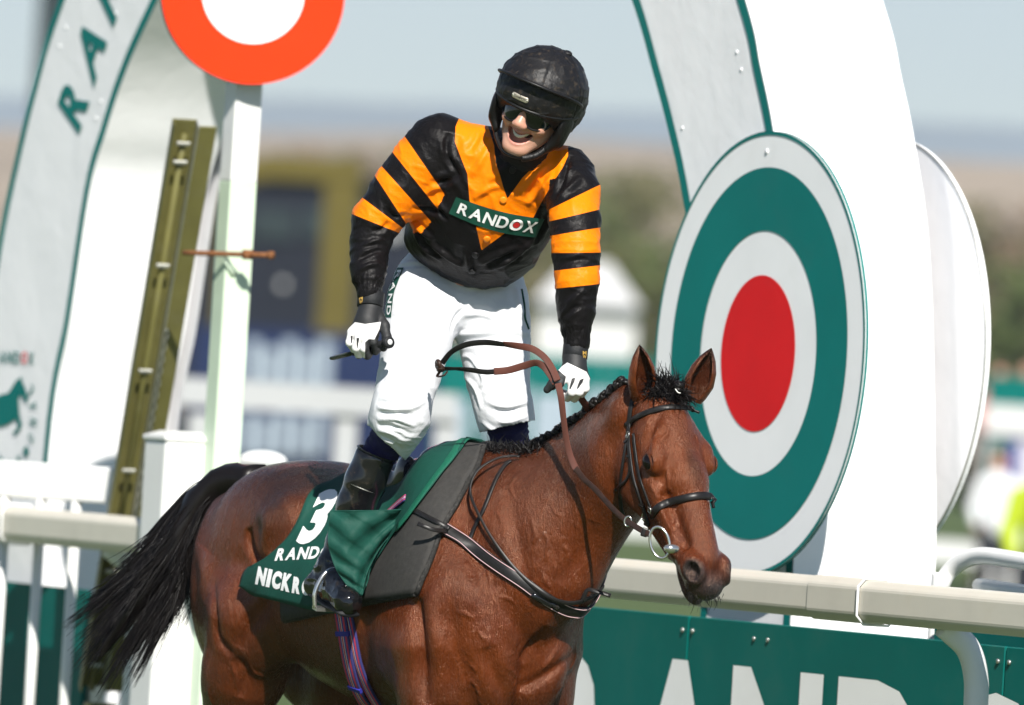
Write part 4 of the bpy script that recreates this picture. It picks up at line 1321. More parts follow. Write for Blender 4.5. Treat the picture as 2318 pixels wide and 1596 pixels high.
# ------------------------------------------------------------------ relief on the body: grooves, veins, then the objects
def c4(*q): return [(1301 + x * .3897, 763.7 + y * .3897) for x, y in q]
def c56(*q, x0=905.1): return [(x0 + x * .3796, 989.9 + y * .3796) for x, y in q]
def c5b(*q): return c56(*q, x0=537.4)
def c7(*q): return [(141.4 + x * .3795, 989.9 + y * .3795) for x, y in q]
def _fold(V, N, line, width, amp):
    lo, hi = line.min(0) - width * 3, line.max(0) + width * 3
    m = np.where(((V > lo) & (V < hi)).all(1))[0]
    if len(m) == 0: return
    d, t = seg_dist(V[m], line)
    g = np.exp(-(d / width) ** 2) * np.clip(np.sin(np.pi * np.clip(t, .0, 1)), 0, 1) ** .5
    V[m] += N[m] * (amp * g)[:, None]
HSF = Surf([(HVW, HFc)])
_hn = normals_of(HVW, HFc)
for pts, w_, a_ in (
    (c56((720, 1340), (780, 1240), (880, 1120)), .020, -.012), (c56((700, 1500), (790, 1460), (900, 1400), (1030, 1310)), .018, -.010),
    (c56((100, 960), (110, 1100), (130, 1300), (150, 1600)), .024, -.020), (c56((520, 1250), (560, 1400), (660, 1600)), .028, -.010),
    (c56((330, 800), (300, 1000), (330, 1250), (420, 1450)), .030, -.008), (c56((180, 900), (200, 1100), (230, 1350), (250, 1600)), .030, .008),
    (c56((640, 300), (700, 600), (740, 800), (820, 930)), .030, -.008), (c56((450, 300), (400, 450), (350, 620)), .03, -.006),
    (c56((900, 1000), (840, 1150), (720, 1300)), .03, .008), (c56((1150, 500), (1080, 700), (960, 880)), .030, -.006), (c56((560, 900), (620, 1100), (700, 1240)), .03, .006),
    (c7((900, 860), (905, 1050), (930, 1200), (1020, 1310)), .016, -.010), (c7((1110, 540), (1120, 640), (1150, 720), (1200, 755)), .018, -.016),
    (c7((1020, 1310), (1100, 1400), (1060, 1550)), .02, -.008), (c7((1250, 950), (1120, 1120), (1060, 1260)), .03, -.010),
    (c7((1180, 420), (1230, 520), (1200, 700)), .035, .012), (c7((800, 600), (850, 800), (830, 1000)), .05, .008)):
    q, _n = HSF.path(pts, 0, 16); _fold(HVW, _hn, q, w_ * .9, a_ * 1.5)
VEINS = [c56((460, 1150), (500, 1190), (530, 1230)), c56((520, 1130), (530, 1200), (515, 1270)), c56((320, 1040), (380, 1050), (440, 1080)), c56((850, 800), (860, 860), (900, 890)),
    c56((710, 400), (700, 500), (715, 600), (700, 720)), c56((690, 230), (660, 300), (690, 380)), c56((860, 560), (880, 640), (870, 740)), c56((560, 440), (600, 480), (605, 510)),
    c56((520, 800), (540, 880), (520, 960)), c56((640, 1360), (690, 1430), (680, 1500)), c56((940, 1250), (900, 1320), (850, 1380)), c56((1050, 1250), (1040, 1330), (1000, 1400)), c56((400, 820), (420, 850), (460, 830)),
    c56((280, 1260), (330, 1300), (360, 1400), (350, 1500)), c56((420, 1450), (460, 1500), (480, 1596)), c56((580, 950), (640, 960), (700, 1000)), c56((340, 1320), (400, 1340), (460, 1400)),
    c56((920, 740), (925, 800), (915, 850)), c56((980, 640), (1000, 720), (990, 800)), c56((780, 480), (800, 560), (790, 640)), c56((1080, 680), (1100, 760), (1060, 820)),
    c4((540, 720), (545, 800), (545, 900)), c4((440, 860), (480, 920), (520, 960)), c4((560, 1010), (590, 1060), (600, 1110)), c4((700, 560), (715, 600), (720, 680)), c4((420, 520), (430, 480), (440, 450)), c4((500, 500), (540, 560), (480, 600)),
    c7((1100, 1330), (1140, 1390), (1200, 1430)), c7((1000, 1340), (1040, 1450), (1030, 1560)), c7((870, 1480), (880, 1540), (900, 1596))]
_hn = normals_of(HVW, HFc)
for pts in VEINS:
    q, _n = HSF.path(pts, 0, 14); q = q + .004 * np.stack([vnoise(q, 60, 5), vnoise(q, 60, 6), vnoise(q, 60, 7)], 1)
    _fold(HVW, _hn, q, .0050, .0052)
# extra branching veins scattered on the shoulder and neck
_r = np.random.default_rng(3)
for _i in range(26):
    x, y = _r.uniform(1010, 1330), _r.uniform(1080, 1560)
    a = R_(_r.uniform(60, 120)); pts = [(x, y)]
    for _k in range(4):
        a += _r.normal(0, .45); pts.append((pts[-1][0] + math.cos(a) * 11, pts[-1][1] + math.sin(a) * 11))
    if HSF.px(x, y)[0] is None or HSF.px(*pts[-1])[0] is None: continue
    q, _n = HSF.path(pts, 0, 12); _fold(HVW, _hn, q, .0036, _r.uniform(.0010, .0024))
# loose skin relief
_hl = HL(HVW)
_q = _hl * A3(1, 1, .45)
HVW += _hn * ((1 - np.abs(vnoise(_q, 26, 3))) ** 4 * .0009 * smoothstep(.55, .8, _hl[:, 2]) + vnoise(_hl, 9, 8) * .002)[:, None]
HSF = Surf([(HVW, HFc)])
_ev = np.vstack([EAR_R[0], EAR_L[0]])
horse = obj('horse', HVW, HFc, M['coat'])
tag(horse, 'bay racehorse with plaited mane carrying the jockey past the arch', 'horse')
_d, _mz = horse_colours(HL(HVW)); set_attr(horse.data, 'dark', _d); set_attr(horse.data, 'muzzle', _mz)
for (ev, ef), tipd in ((EAR_R, 1), (EAR_L, 1)):
    o = obj('ear', HW(ev), ef, M['coat'], horse)
    n0 = len(ev) // 2; tt = np.repeat(np.linspace(0, 1, 26), 25)
    set_attr(o.data, 'dark', np.concatenate([.15 + .75 * smoothstep(.72, .98, tt), .55 + .4 * smoothstep(.5, .95, tt)])); set_attr(o.data, 'muzzle', np.zeros(len(ev)))
M['eye'] = mat('horse_eye', (0.004, 0.0025, 0.0025), .10, .3, 30, spec=.35)
for s in (-1, 1):
    c = HW(hd(.197, s * .1000, -.046)); Fe = Field(c - .03, c + .03, .0022); Fe.ell(c, A3(.026, .019, .0205) * HS, 0, (HEADR @ HR)); v, f = Fe.mesh(1); obj('eye', v, f, M['eye'], horse)
# eyelid rims
for s in (-1, 1):
    rim = [HW(hd(.197 + .0245 * math.cos(a), s * (.1075 - .004 * math.cos(a) ** 2 * 1), -.047 + .0175 * math.sin(a) + .0015)) for a in np.linspace(0, 2 * np.pi, 33)[:-1]]
    v, f = tube_vf(rim, .0038, 8, closed=True); o = obj('eyelid', v, f, M['coat'], horse); set_attr(o.data, 'dark', np.full(len(v), .45)); set_attr(o.data, 'muzzle', np.zeros(len(v)))

# ------------------------------------------------------------------ hair
def hair_mat(name, c0, c1):
    m, nt, b = new_mat(name)
    v = coords(nt)
    nt.links.new(mixc(nt, noise(nt, 40, 3, .6, v), c0, c1), b.inputs['Base Color'])
    b.inputs['Roughness'].default_value = .36; b.inputs['Specular IOR Level'].default_value = .28
    return m
M['black_hair'] = hair_mat('black_hair', (.0035, .0028, .003), (.009, .0065, .006))
def strands(name, curves, r0, r1, mt, parent, seg=None):
    """curves: (n, m, 3) array; each becomes a thin three-sided tapering tube"""
    C_ = np.asarray(curves); n, m = C_.shape[:2]
    t = np.gradient(C_, axis=1); t /= np.maximum(np.linalg.norm(t, axis=2, keepdims=True), 1e-9)
    ref = unit(A3(.3, -.8, .5)); a = np.cross(t, ref); a /= np.maximum(np.linalg.norm(a, axis=2, keepdims=True), 1e-9); b = np.cross(t, a)
    r = (np.broadcast_to(np.asarray(r0, float), (n,))[:, None] * (1 - np.linspace(0, 1, m) ** 2)[None] + r1)[..., None]
    V = np.stack([C_ + r * (math.cos(p) * a + math.sin(p) * b) for p in (0, 2.094, 4.189)], 2)      # n, m, 3, 3
    idx = np.arange(n * m * 3).reshape(n, m, 3)
    F_ = []
    for k in range(3):
        k2 = (k + 1) % 3
        F_.append(np.stack([idx[:, :-1, k], idx[:, :-1, k2], idx[:, 1:, k2], idx[:, 1:, k]], -1).reshape(-1, 4))
    return obj(name, V.reshape(-1, 3), np.vstack(F_), mt, parent)

def tail_hair():
    r = np.random.default_rng(11)
    up = np.array([(600, 1078, 30.92), (520, 1074, 31.0), (447, 1100, 31.03), (390, 1158, 31.05), (338, 1232, 31.06), (282, 1292, 31.06), (222, 1332, 31.06), (158, 1365, 31.06)], float)
    mid = np.array([(590, 1086, 30.93), (510, 1092, 31.0), (455, 1140, 31.02), (412, 1215, 31.02), (370, 1285, 31.02), (318, 1355, 31.02), (265, 1425, 31.02), (215, 1500, 31.02)], float)
    low = np.array([(575, 1096, 30.96), (500, 1110, 31.0), (455, 1165, 31.0), (432, 1245, 31.0), (420, 1312, 31.0), (398, 1378, 31.0), (362, 1445, 31.0), (318, 1522, 31.0)], float)
    n = 3000; m = 26; out_ = []
    U, Mi, Lo_ = spline(up, m), spline(mid, m), spline(low, m)
    ncl = 70; cs_, ca, ck, cl_, cph = r.beta(.95, .95, ncl) * 2, r.normal(0, 1, (ncl, 3)) * A3(11, 10, .03), r.normal(0, 1, (ncl, 3)) * A3(13, 13, .03), r.uniform(.62, 1.06, ncl), r.uniform(0, 6, ncl)
    for i in range(n):
        q_ = r.integers(ncl); s = np.clip(cs_[q_] + r.normal(0, .05), 0, 2)
        g = U * (1 - s) + Mi * s if s < 1 else Mi * (2 - s) + Lo_ * (s - 1)
        L = cl_[q_] * r.uniform(.86, 1.06)
        st = r.uniform(0, .22) if r.random() < .7 else r.uniform(.2, .5)
        tq = np.linspace(st, min(1.1, max(L, st + .25)), m) * (m - 1)
        ii = np.clip(tq.astype(int), 0, m - 2); ff = (tq - ii)[:, None]
        c = g[ii] * (1 - ff) + g[ii + 1] * ff
        tt = np.linspace(0, 1, m)[:, None]
        a = ca[q_] + r.normal(0, 1, 3) * A3(3.5, 3.5, .012); k = ck[q_] * .8 + r.normal(0, 1, 3) * A3(4, 4, .01)
        c = c + a * (.3 + .9 * tt) * np.minimum(1, tt * 3 + .35) + k * np.sin(tt * 4.5 + cph[q_]) * tt * .9 + np.array([0, 9, 0]) * tt ** 3 * r.uniform(0, 1.3)
        if r.random() < .09: c = c + np.array([r.normal(-4, 24), r.normal(2, 24), 0]) * tt ** 1.4
        out_.append([P(x, y, d) for x, y, d in c])
    return np.array(out_), np.array([P(*q) for q in Mi])
_tc, _core = tail_hair()
tail = strands('tail', _tc, rng.uniform(.0010, .0021, len(_tc)), .0005, M['black_hair'], horse)
_cr = np.interp(np.linspace(0, 1, len(_core)), [0, .15, .35, .55, .8, 1], [.066, .066, .062, .058, .040, .006])
v, f = tube_vf(_core, _cr, 14, flat=.75); v = v + .006 * np.stack([vnoise(v, 30, 1), vnoise(v, 30, 2), vnoise(v, 30, 3)], 1); obj('tail_core', v, f, M['black_hair'], tail)

# plaits along the crest, each a small rolled bun with its thread
M['thread'] = mat('white_thread', (.75, .73, .68), .6, .05, 40)
PL = [(1412, 886), (1399, 895), (1384, 908), (1366, 922), (1349, 935), (1335, 945), (1321, 954), (1307, 964), (1294, 975), (1279, 988), (1262, 998), (1246, 1008), (1230, 1017), (1212, 1026)]
def crest_at(x):
    """row and distance of the crest's outline at image column x"""
    for y in np.arange(840, 1120, 1.5):
        p, n_ = HSF.px(x, y)
        if p is not None: return y, p[1]
    return 1000, 29.8
def bun(c, r, parent, seed):
    rr = np.random.default_rng(seed); b = MB()
    for k in range(7):
        a = rr.normal(0, 1, 3); a /= np.linalg.norm(a); e1 = unit(np.cross(a, A3(.3, .5, .8))); e2 = np.cross(a, e1)
        cc = c + rr.normal(0, r * .22, 3)
        b.tube([cc + (e1 * math.cos(t) + e2 * math.sin(t)) * r * .55 for t in np.linspace(0, 2 * np.pi, 11)[:-1]], r * .42, 6, closed=True)
    return b.build('mane_plait', M['black_hair'], parent)
for i, (x, y) in enumerate(PL):
    yc, d = crest_at(x); y = yc - 3
    c = P(x, y, d); o = bun(c, .0155 + .003 * rng.random(), horse, 20 + i)
    if i % 3 != 1:
        p = P(x + 4, y + 9, d - .014); q = P(x + 9, y + 13, d - .012); w_ = P(x + 2, y + 15, d - .014)
        v, f = tube_vf(spline([q, p, w_], 8), .0019, 5); obj('plait_thread', v, f, M['thread'], o)
# loose roots of the mane under the plaits and the fluff at the withers
def tufts(name, roots, n, length, spread, direction, seed, parent=None, r0=.0011):
    r = np.random.default_rng(seed); out_ = []
    rt = spline(roots, 60)
    for i in range(n):
        b = rt[r.integers(60)]; p = P(b[0] + r.normal(0, spread[0]), b[1] + r.normal(0, spread[1]), b[2] + r.normal(0, spread[2]))
        d = unit(np.asarray(direction) + r.normal(0, .45, 3)); L = length * r.uniform(.45, 1.25); bend = r.normal(0, .45, 3)
        t = np.linspace(0, 1, 9)[:, None]
        out_.append(p + d * L * t + bend * L * t ** 2 * .6)
    return strands(name, np.array(out_), np.full(n, r0), .0004, M['black_hair'], parent)
tufts('mane_roots', [(x, crest_at(x)[0] + 3, crest_at(x)[1]) for x in (1420, 1390, 1360, 1330, 1300, 1270, 1240, 1212)], 260, .014, (4, 3, .015), CAM_U * .5 + CAM_R * .35, 5, horse, .0013)
tufts('mane_tuft', [(x, crest_at(x)[0] + 8, crest_at(x)[1]) for x in (1108, 1130, 1150, 1178, 1200, 1225)], 1500, .021, (9, 7, .03), CAM_U * .6 - CAM_R * .1, 6, horse, .0014)
tufts('forelock', [(1470, 885, 29.44), (1500, 868, 29.43), (1528, 872, 29.43), (1552, 895, 29.43)], 170, .046, (7, 5, .015), CAM_U * .8 - CAM_R * .15, 7, horse, .0014)
tufts('forelock', [(1470, 892, 29.42), (1505, 884, 29.41), (1545, 898, 29.41)], 700, .040, (9, 7, .015), CAM_R * .45 - CAM_U * .25 - CAM_F * .25, 8, horse, .0014)
o = bun(P(1539, 876, 29.38), .017, horse, 77)
v, f = tube_vf(spline([P(1528, 880, 29.355), P(1534, 888, 29.35), P(1540, 890, 29.355)], 8), .002, 5); obj('plait_thread', v, f, M['thread'], o)
# whiskers and stray hairs on the chin
tufts('whiskers', [(1548, 1318, 29.2), (1565, 1350, 29.2), (1600, 1356, 29.19), (1632, 1345, 29.19)], 60, .022, (5, 4, .01), -CAM_U + CAM_R * .1, 9, horse, .0006)
# ================================================================== the jockey
def J(px, py, d):
    return P(px, py, d)

def poly_sd(pts, poly):
    """signed distance of 2-D points to a polygon, positive inside"""
    poly = np.asarray(poly, float); n = len(poly)
    d = np.full(len(pts), 1e9); ins = np.zeros(len(pts), bool)
    for i in range(n):
        a, b = poly[i], poly[(i + 1) % n]; e = b - a
        t = np.clip(((pts - a) @ e) / max(e @ e, 1e-9), 0, 1)
        d = np.minimum(d, np.linalg.norm(pts - a - t[:, None] * e, axis=1))
        c = ((a[1] > pts[:, 1]) != (b[1] > pts[:, 1])) & (pts[:, 0] < (b[0] - a[0]) * (pts[:, 1] - a[1]) / (b[1] - a[1] + 1e-12) + a[0])
        ins ^= c
    return np.where(ins, d, -d)

def fold(V, N, line, width, amp, along=True):
    """raise (amp > 0) or press (amp < 0) a rounded fold along a 3-D line, fading at its ends"""
    lo, hi = line.min(0) - width * 3, line.max(0) + width * 3
    m = np.where(((V > lo) & (V < hi)).all(1))[0]
    if len(m) == 0: return
    d, t = seg_dist(V[m], line)
    g = np.exp(-(d / width) ** 2) * (np.clip(np.sin(np.pi * np.clip(t, 0, 1)), 0, 1) ** .6 if along else 1)
    side = np.exp(-((d - 1.8 * width) / width) ** 2) * -.35 * np.clip(np.sin(np.pi * t), 0, 1)
    V[m] += N[m] * (amp * (g + side))[:, None]

def fold_px(V, N, surf, pts, width, amp, n=14):
    q, nr = surf.path(pts, 0, n)
    fold(V, N, q, width, amp)

def wrinkle(V, N, axis, freq, amp, seed, mask=None, stretch=3.0):
    """ridged noise, finer along axis than across it: creases lying across the limb"""
    a = unit(axis); p = V + np.outer(V @ a, a) * (stretch - 1)
    p = p + .02 * np.stack([vnoise(V, 14, seed + i) for i in range(3)], 1)
    r = 1 - np.abs(vnoise(p, freq, seed + 9)); r2 = 1 - np.abs(vnoise(p, freq * 2.1, seed + 19))
    h = (r ** 3 - .4) * amp + (r2 ** 3 - .4) * amp * .4
    if mask is not None: h = h * mask
    V += N * h[:, None]

# ---- joints (image column, row, metres from the camera)
SHR, ELR, WRR = J(990, 330, 29.86), J(851, 500, 29.86), J(836, 660, 29.80)
SHL, ELL, WRL = J(1285, 400, 29.78), J(1304, 570, 29.62), J(1304, 775, 29.60)
NECK = J(1180, 372, 29.80)
HIPC, WAIST, CHEST, UPPER = J(1048, 650, 30.15), J(1062, 560, 30.05), J(1088, 475, 29.94), J(1128, 400, 29.86)
HPR, KNR, ANR = J(962, 660, 30.12), J(908, 925, 29.86), J(752, 1275, 30.0)
HPL, KNL, ANL = J(1118, 665, 30.15), J(1140, 930, 30.08), J(1200, 1290, 30.42)
LAT = unit(SHL - SHR)                                   # towards his left
SPN = unit(UPPER - HIPC)
FRT = unit(np.cross(SPN, LAT)); FRT = FRT if FRT[1] < 0 else -FRT
LAT2 = unit(np.cross(FRT, SPN)); LAT2 = LAT2 if LAT2 @ LAT > 0 else -LAT2
HIPLAT = unit(HPL - HPR)

M['nylon'] = None
def shirt_mat():
    m, nt, b = new_mat('silks_nylon')
    v = coords(nt)
    o = attr(nt, 'orange')
    f = ramp(nt, math_n(nt, 'ADD', math_n(nt, 'MULTIPLY', o, .5), .5), [(.30, 0.0), (.70, 1.0)])
    blk = mixc(nt, noise(nt, 30, 4, .6, v), (0.0045, 0.0038, 0.0042), (0.010, 0.0088, 0.0095))
    mud = ramp(nt, noise(nt, 55, 3, .7, v), [(.74, 0.0), (.80, .35)])
    blk = mixc(nt, mud, blk, (0.12, 0.09, 0.06))
    org = mixc(nt, noise(nt, 12, 4, .6, v), (0.86, 0.185, 0.001), (0.98, 0.240, 0.002))
    nt.links.new(mixc(nt, f, blk, org), b.inputs['Base Color'])
    b.inputs['Roughness'].default_value = 0.40; b.inputs['Specular IOR Level'].default_value = .14
    b1 = nt.nodes.new('ShaderNodeBump'); b1.inputs['Strength'].default_value = .35; b1.inputs['Distance'].default_value = .006
    nt.links.new(noise(nt, 60, 4, .6, v, 1.6), b1.inputs['Height'])
    bump(nt, b, noise(nt, 420, 2, .5, v), .12, .001, b1.outputs[0])
    return m
M['nylon'] = shirt_mat()
M['black_nylon'] = mat('black_nylon', (0.007, 0.0065, 0.007), 0.45, .25, 30, bumps=(60, .5, .006), spec=.3)
M['black_cloth'] = mat('black_cloth', (0.012, 0.012, 0.014), 0.75, .25, 60, bumps=(300, .3, .002))
M['breeches'] = mat('white_breeches', (0.70, 0.71, 0.745), 0.7, .03, 20, bumps=(75, .35, .004))
M['patent'] = mat('patent_leather', (0.006, 0.006, 0.007), 0.13, .3, 12, bumps=(14, .25, .006), coat=.6, dirt=((0.16, 0.12, 0.08), .28), dirt_scale=42)
M['sock'] = mat('navy_sock', (0.012, 0.010, 0.075), 0.7, .2, 60, bumps=(90, .4, .004))
M['glove_white'] = mat('glove_white', (0.78, 0.77, 0.76), .65, .04, 40, bumps=(260, .5, .002), dirt=((.35, .25, .18), .3), dirt_scale=25)
M['glove_black'] = mat('glove_black', (0.013, 0.014, 0.016), .6, .2, 50, bumps=(120, .4, .003))
M['gold'] = mat('gold_print', (0.62, 0.38, 0.09), .35, .1, 40, metal=.3)
M['helmet_cover'] = mat('helmet_cover', (0.008, 0.0075, 0.0085), .5, .25, 20, bumps=(30, .5, .008), spec=.35, dirt=((.22, .16, .10), .30), dirt_scale=60)
M['helmet_leather'] = mat('helmet_leather', (0.008, 0.008, 0.0088), .38, .2, 30, bumps=(330, .55, .002), dirt=((.3, .2, .12), .30), dirt_scale=55)
M['lens'] = mat('goggle_lens', (0.004, 0.004, 0.005), .06, .1, 5, coat=.8)
M['goggle_frame'] = mat('goggle_frame', (0.010, 0.010, 0.011), .4, .1, 30)
M['badge'] = mat('badge_metal', (0.62, 0.56, 0.46), .3, .1, 30, metal=.6)
M['teeth'] = mat('teeth', (0.75, 0.70, 0.58), .3, .05, 30)
M['mouth'] = mat('mouth_inside', (0.05, 0.010, 0.009), .5, .1, 30)

# ---- shirt: torso and both sleeves, one mesh
SF = Field(np.minimum(np.minimum(WRR, WRL), HIPC) - A3(.16, .3, .10), np.maximum(np.maximum(SHL, SHR), NECK) + A3(.16, .35, .16), .0042)
def station(c, w, d, hgt, k=.06, R=None):
    SF.ell(c, (w, d, hgt), k, np.stack([LAT2, FRT, SPN]) if R is None else R)
station(J(1062, 568, 30.08), .155, .120, .055)
station(J(1064, 550, 30.05), .172, .140, .070)
station(J(1075, 515, 30.0), .192, .152, .105)
station(CHEST, .215, .155, .14)
station(J(1110, 425, 29.9), .205, .145, .12)
station(UPPER, .17, .12, .10)
SF.cone(SHR + LAT * .03, SHL - LAT * .03, .085, .08, .06)
SF.cone(UPPER, NECK, .095, .07, .06)
SF.cone(NECK, NECK + unit(J(1200, 330, 29.76) - NECK) * .05, .068, .066, .03)
SF.ell(J(1066, 598, 30.02), (.085, .06, .035), .04)         # blouse overhang above the hem
SF.ell(J(985, 545, 30.02), (.08, .07, .045), .05)
SF.ell(J(1140, 580, 30.02), (.07, .07, .035), .05)
SF.chain([SHR, J(955, 372, 29.86), J(905, 432, 29.86), ELR, J(836, 560, 29.85), J(834, 612, 29.82), J(834, 630, 29.81)], [.090, .084, .077, .064, .050, .046, .040], .035)
SF.ell(J(856, 492, 29.87), (.06, .06, .05), .03)
SF.chain([J(834, 632, 29.81), J(835, 662, 29.80)], [.037, .036], .012)
SF.chain([SHL, J(1296, 440, 29.72), J(1300, 500, 29.66), ELL, J(1306, 640, 29.60), J(1304, 700, 29.60), J(1304, 738, 29.60)], [.080, .073, .068, .063, .056, .049, .043], .035)
SF.chain([J(1304, 742, 29.60), J(1305, 775, 29.60)], [.038, .037], .012)
shv, shf = SF.mesh(2); del SF
nrm_ = normals_of(shv, shf)
sp = proj(shv)
armR = smoothstep(.115, .085, seg_dist(shv, np.array([SHR, ELR, WRR]))[0]) * (sp[:, 0] < 1000)
armL = smoothstep(.105, .08, seg_dist(shv, np.array([SHL, ELL, WRL]))[0]) * (sp[:, 0] > 1235)
fore = smoothstep(480, 530, sp[:, 1])
wrinkle(shv, nrm_, ELR - SHR, 15, .0036, 3, armR * (1 - fore), 2.4)
wrinkle(shv, nrm_, WRR - ELR, 18, .0042, 5, armR * fore, 2.6)
wrinkle(shv, nrm_, WRL - SHL, 17, .0038, 8, armL, 2.6)
wrinkle(shv, nrm_, unit(LAT2 * .6 + SPN), 12, .0055, 12, (1 - armR) * (1 - armL), 1.6)
nrm_ = normals_of(shv, shf)
# gathered cuffs
for c, ax_ in ((J(835, 650, 29.80), WRR - ELR), (J(1304, 760, 29.60), WRL - ELL)):
    a = unit(ax_); q = shv - c; t = q @ a; rad = q - np.outer(t, a)
    e1 = unit(np.cross(a, FRT)); e2 = np.cross(a, e1); an = np.arctan2(rad @ e2, rad @ e1)
    mk = smoothstep(.032, .012, np.abs(t)) * (np.linalg.norm(rad, axis=1) < .07)
    shv += nrm_ * (mk * .0022 * np.sin(an * 22 + 5 * vnoise(shv, 40, 4)))[:, None]
SS = Surf([(shv, shf)])
nrm_ = normals_of(shv, shf)
for pts, w_, a_ in (
    # chest and belly folds
    (((1085, 430), (1120, 400), (1150, 372)), .012, .006), (((1062, 400), (1085, 372), (1105, 330)), .013, .006),
    (((1070, 452), (1105, 428), (1135, 418)), .011, .007), (((1175, 445), (1210, 400), (1240, 372)), .012, .007),
    (((1190, 465), (1225, 430), (1255, 392)), .011, .006), (((1060, 345), (1075, 320), (1090, 290)), .012, -.005),
    (((935, 520), (960, 560), (1000, 590)), .013, .009), (((925, 490), (950, 520), (985, 545)), .012, .008),
    (((960, 540), (1010, 580), (1050, 605)), .013, .008), (((1100, 612), (1150, 590), (1210, 545)), .013, .009),
    (((1085, 600), (1120, 580), (1190, 555)), .012, .007), (((1052, 560), (1058, 590), (1060, 615)), .012, .008),
    (((930, 470), (985, 478), (1015, 500)), .012, -.008), (((1240, 480), (1225, 520), (1215, 550)), .014, -.008),
    # shoulders, armpits, elbows
    (((1015, 300), (1012, 350), (1040, 400)), .010, -.007), (((985, 420), (1010, 410), (1040, 392)), .012, -.008),
    (((960, 440), (985, 425), (1010, 420)), .012, .006), (((1290, 350), (1275, 400), (1258, 440)), .012, -.009),
    (((1315, 400), (1290, 425), (1262, 450)), .012, .007), (((1300, 380), (1280, 395), (1265, 420)), .010, .006),
    (((870, 470), (890, 490), (915, 490)), .010, -.008), (((880, 500), (865, 520), (838, 522)), .010, -.007),
    (((815, 560), (840, 548), (868, 540)), .008, .006), (((808, 590), (835, 575), (862, 565)), .008, -.006),
    (((812, 612), (835, 600), (860, 596)), .008, .006), (((1280, 690), (1305, 670), (1325, 655)), .009, .006),
    (((1272, 720), (1295, 700), (1318, 690)), .009, -.006), (((1265, 600), (1300, 590), (1335, 585)), .010, -.005)):
    fold_px(shv, nrm_, SS, pts, w_ * .8, a_ * 1.25)
shv = laplace(shv, shf, 1, .4)
nrm_ = normals_of(shv, shf); sp = proj(shv)
def c1(*q): return [(763.7 + x * .3544, 73.5 + y * .3544) for x, y in q]
YOKE = c1((795, 505), (755, 600), (750, 700), (790, 805), (830, 905), (838, 1010), (845, 1085), (1040, 1150), (1250, 1185), (1300, 1090), (1370, 970), (1440, 860), (1472, 790), (1475, 670), (1440, 630), (1380, 690), (1320, 765), (1250, 860), (1180, 930), (1085, 1062), (1058, 985), (1040, 920), (1010, 830), (1000, 720), (962, 600), (950, 545), (990, 500))
TRI = c1((885, 1240), (1085, 1270), (920, 1392))
def band(e0, e1):
    """strip between two image lines, each given by two points"""
    def sd(e, p):
        a, b = map(np.array, e); d = (b - a) / np.linalg.norm(b - a)
        return (p[:, 0] - a[0]) * -d[1] + (p[:, 1] - a[1]) * d[0]
    s0, s1 = sd(e0, sp), -sd(e1, sp)
    return np.minimum(s0, s1)
rb = np.maximum.reduce([band(((927, 325), (1005, 438)), ((898, 357), (969, 446))), band(((875, 389), (944, 466)), ((856, 410), (905, 485))), band(((822, 449), (891, 501)), ((810, 490), (877, 517)))])
rb = np.where(rb < 0, rb, rb)
for e0, e1 in (): pass
isR = (seg_dist(shv, np.array([SHR, ELR, WRR]))[0] < .125) & (sp[:, 0] < 1012)
isL = (seg_dist(shv, np.array([SHL, ELL, WRL]))[0] < .11) & (sp[:, 0] > 1243) & (sp[:, 1] > 405)
lb = np.maximum.reduce([band(((1258, 467), (1338, 428)), ((1253, 499), (1341, 478))), band(((1245, 534), (1347, 517)), ((1255, 573), (1345, 572))), band(((1262, 612), (1338, 603)), ((1262, 653), (1347, 644)))])
yk = np.maximum(poly_sd(sp, YOKE), poly_sd(sp, TRI))
facing = (nrm_ @ CAM_F) < .12
og = np.full(len(shv), -9.0)
og = np.where(facing, yk, og)
og = np.where(isR, np.abs(rb) * np.sign(rb), og); og = np.where(isL, lb, og)
og = np.clip(og, -2.2, 2.2)

def skin_mat():
    m, nt, b = new_mat('skin')
    v = coords(nt)
    lp, st = attr(nt, 'lip'), attr(nt, 'stubble')
    c = mixc(nt, noise(nt, 22, 5, .6, v), (0.56, 0.27, 0.185), (0.70, 0.37, 0.27))
    c = mixc(nt, math_n(nt, 'MULTIPLY', st, .45), c, (0.36, 0.22, 0.16))
    mud = ramp(nt, noise(nt, 160, 3, .7, v), [(.66, 0.0), (.76, .5)])
    c = mixc(nt, mud, c, (0.28, 0.17, 0.11))
    c = mixc(nt, math_n(nt, 'MULTIPLY', lp, .6), c, (0.50, 0.17, 0.14))
    nt.links.new(c, b.inputs['Base Color'])
    b.inputs['Roughness'].default_value = .38
    b.inputs['Subsurface Weight'].default_value = .12; b.inputs['Subsurface Radius'].default_value = (.012, .005, .003); b.inputs['Subsurface Scale'].default_value = .5
    bump(nt, b, noise(nt, 130, 4, .6, v), .25, .002)
    return m
M['skin'] = skin_mat()

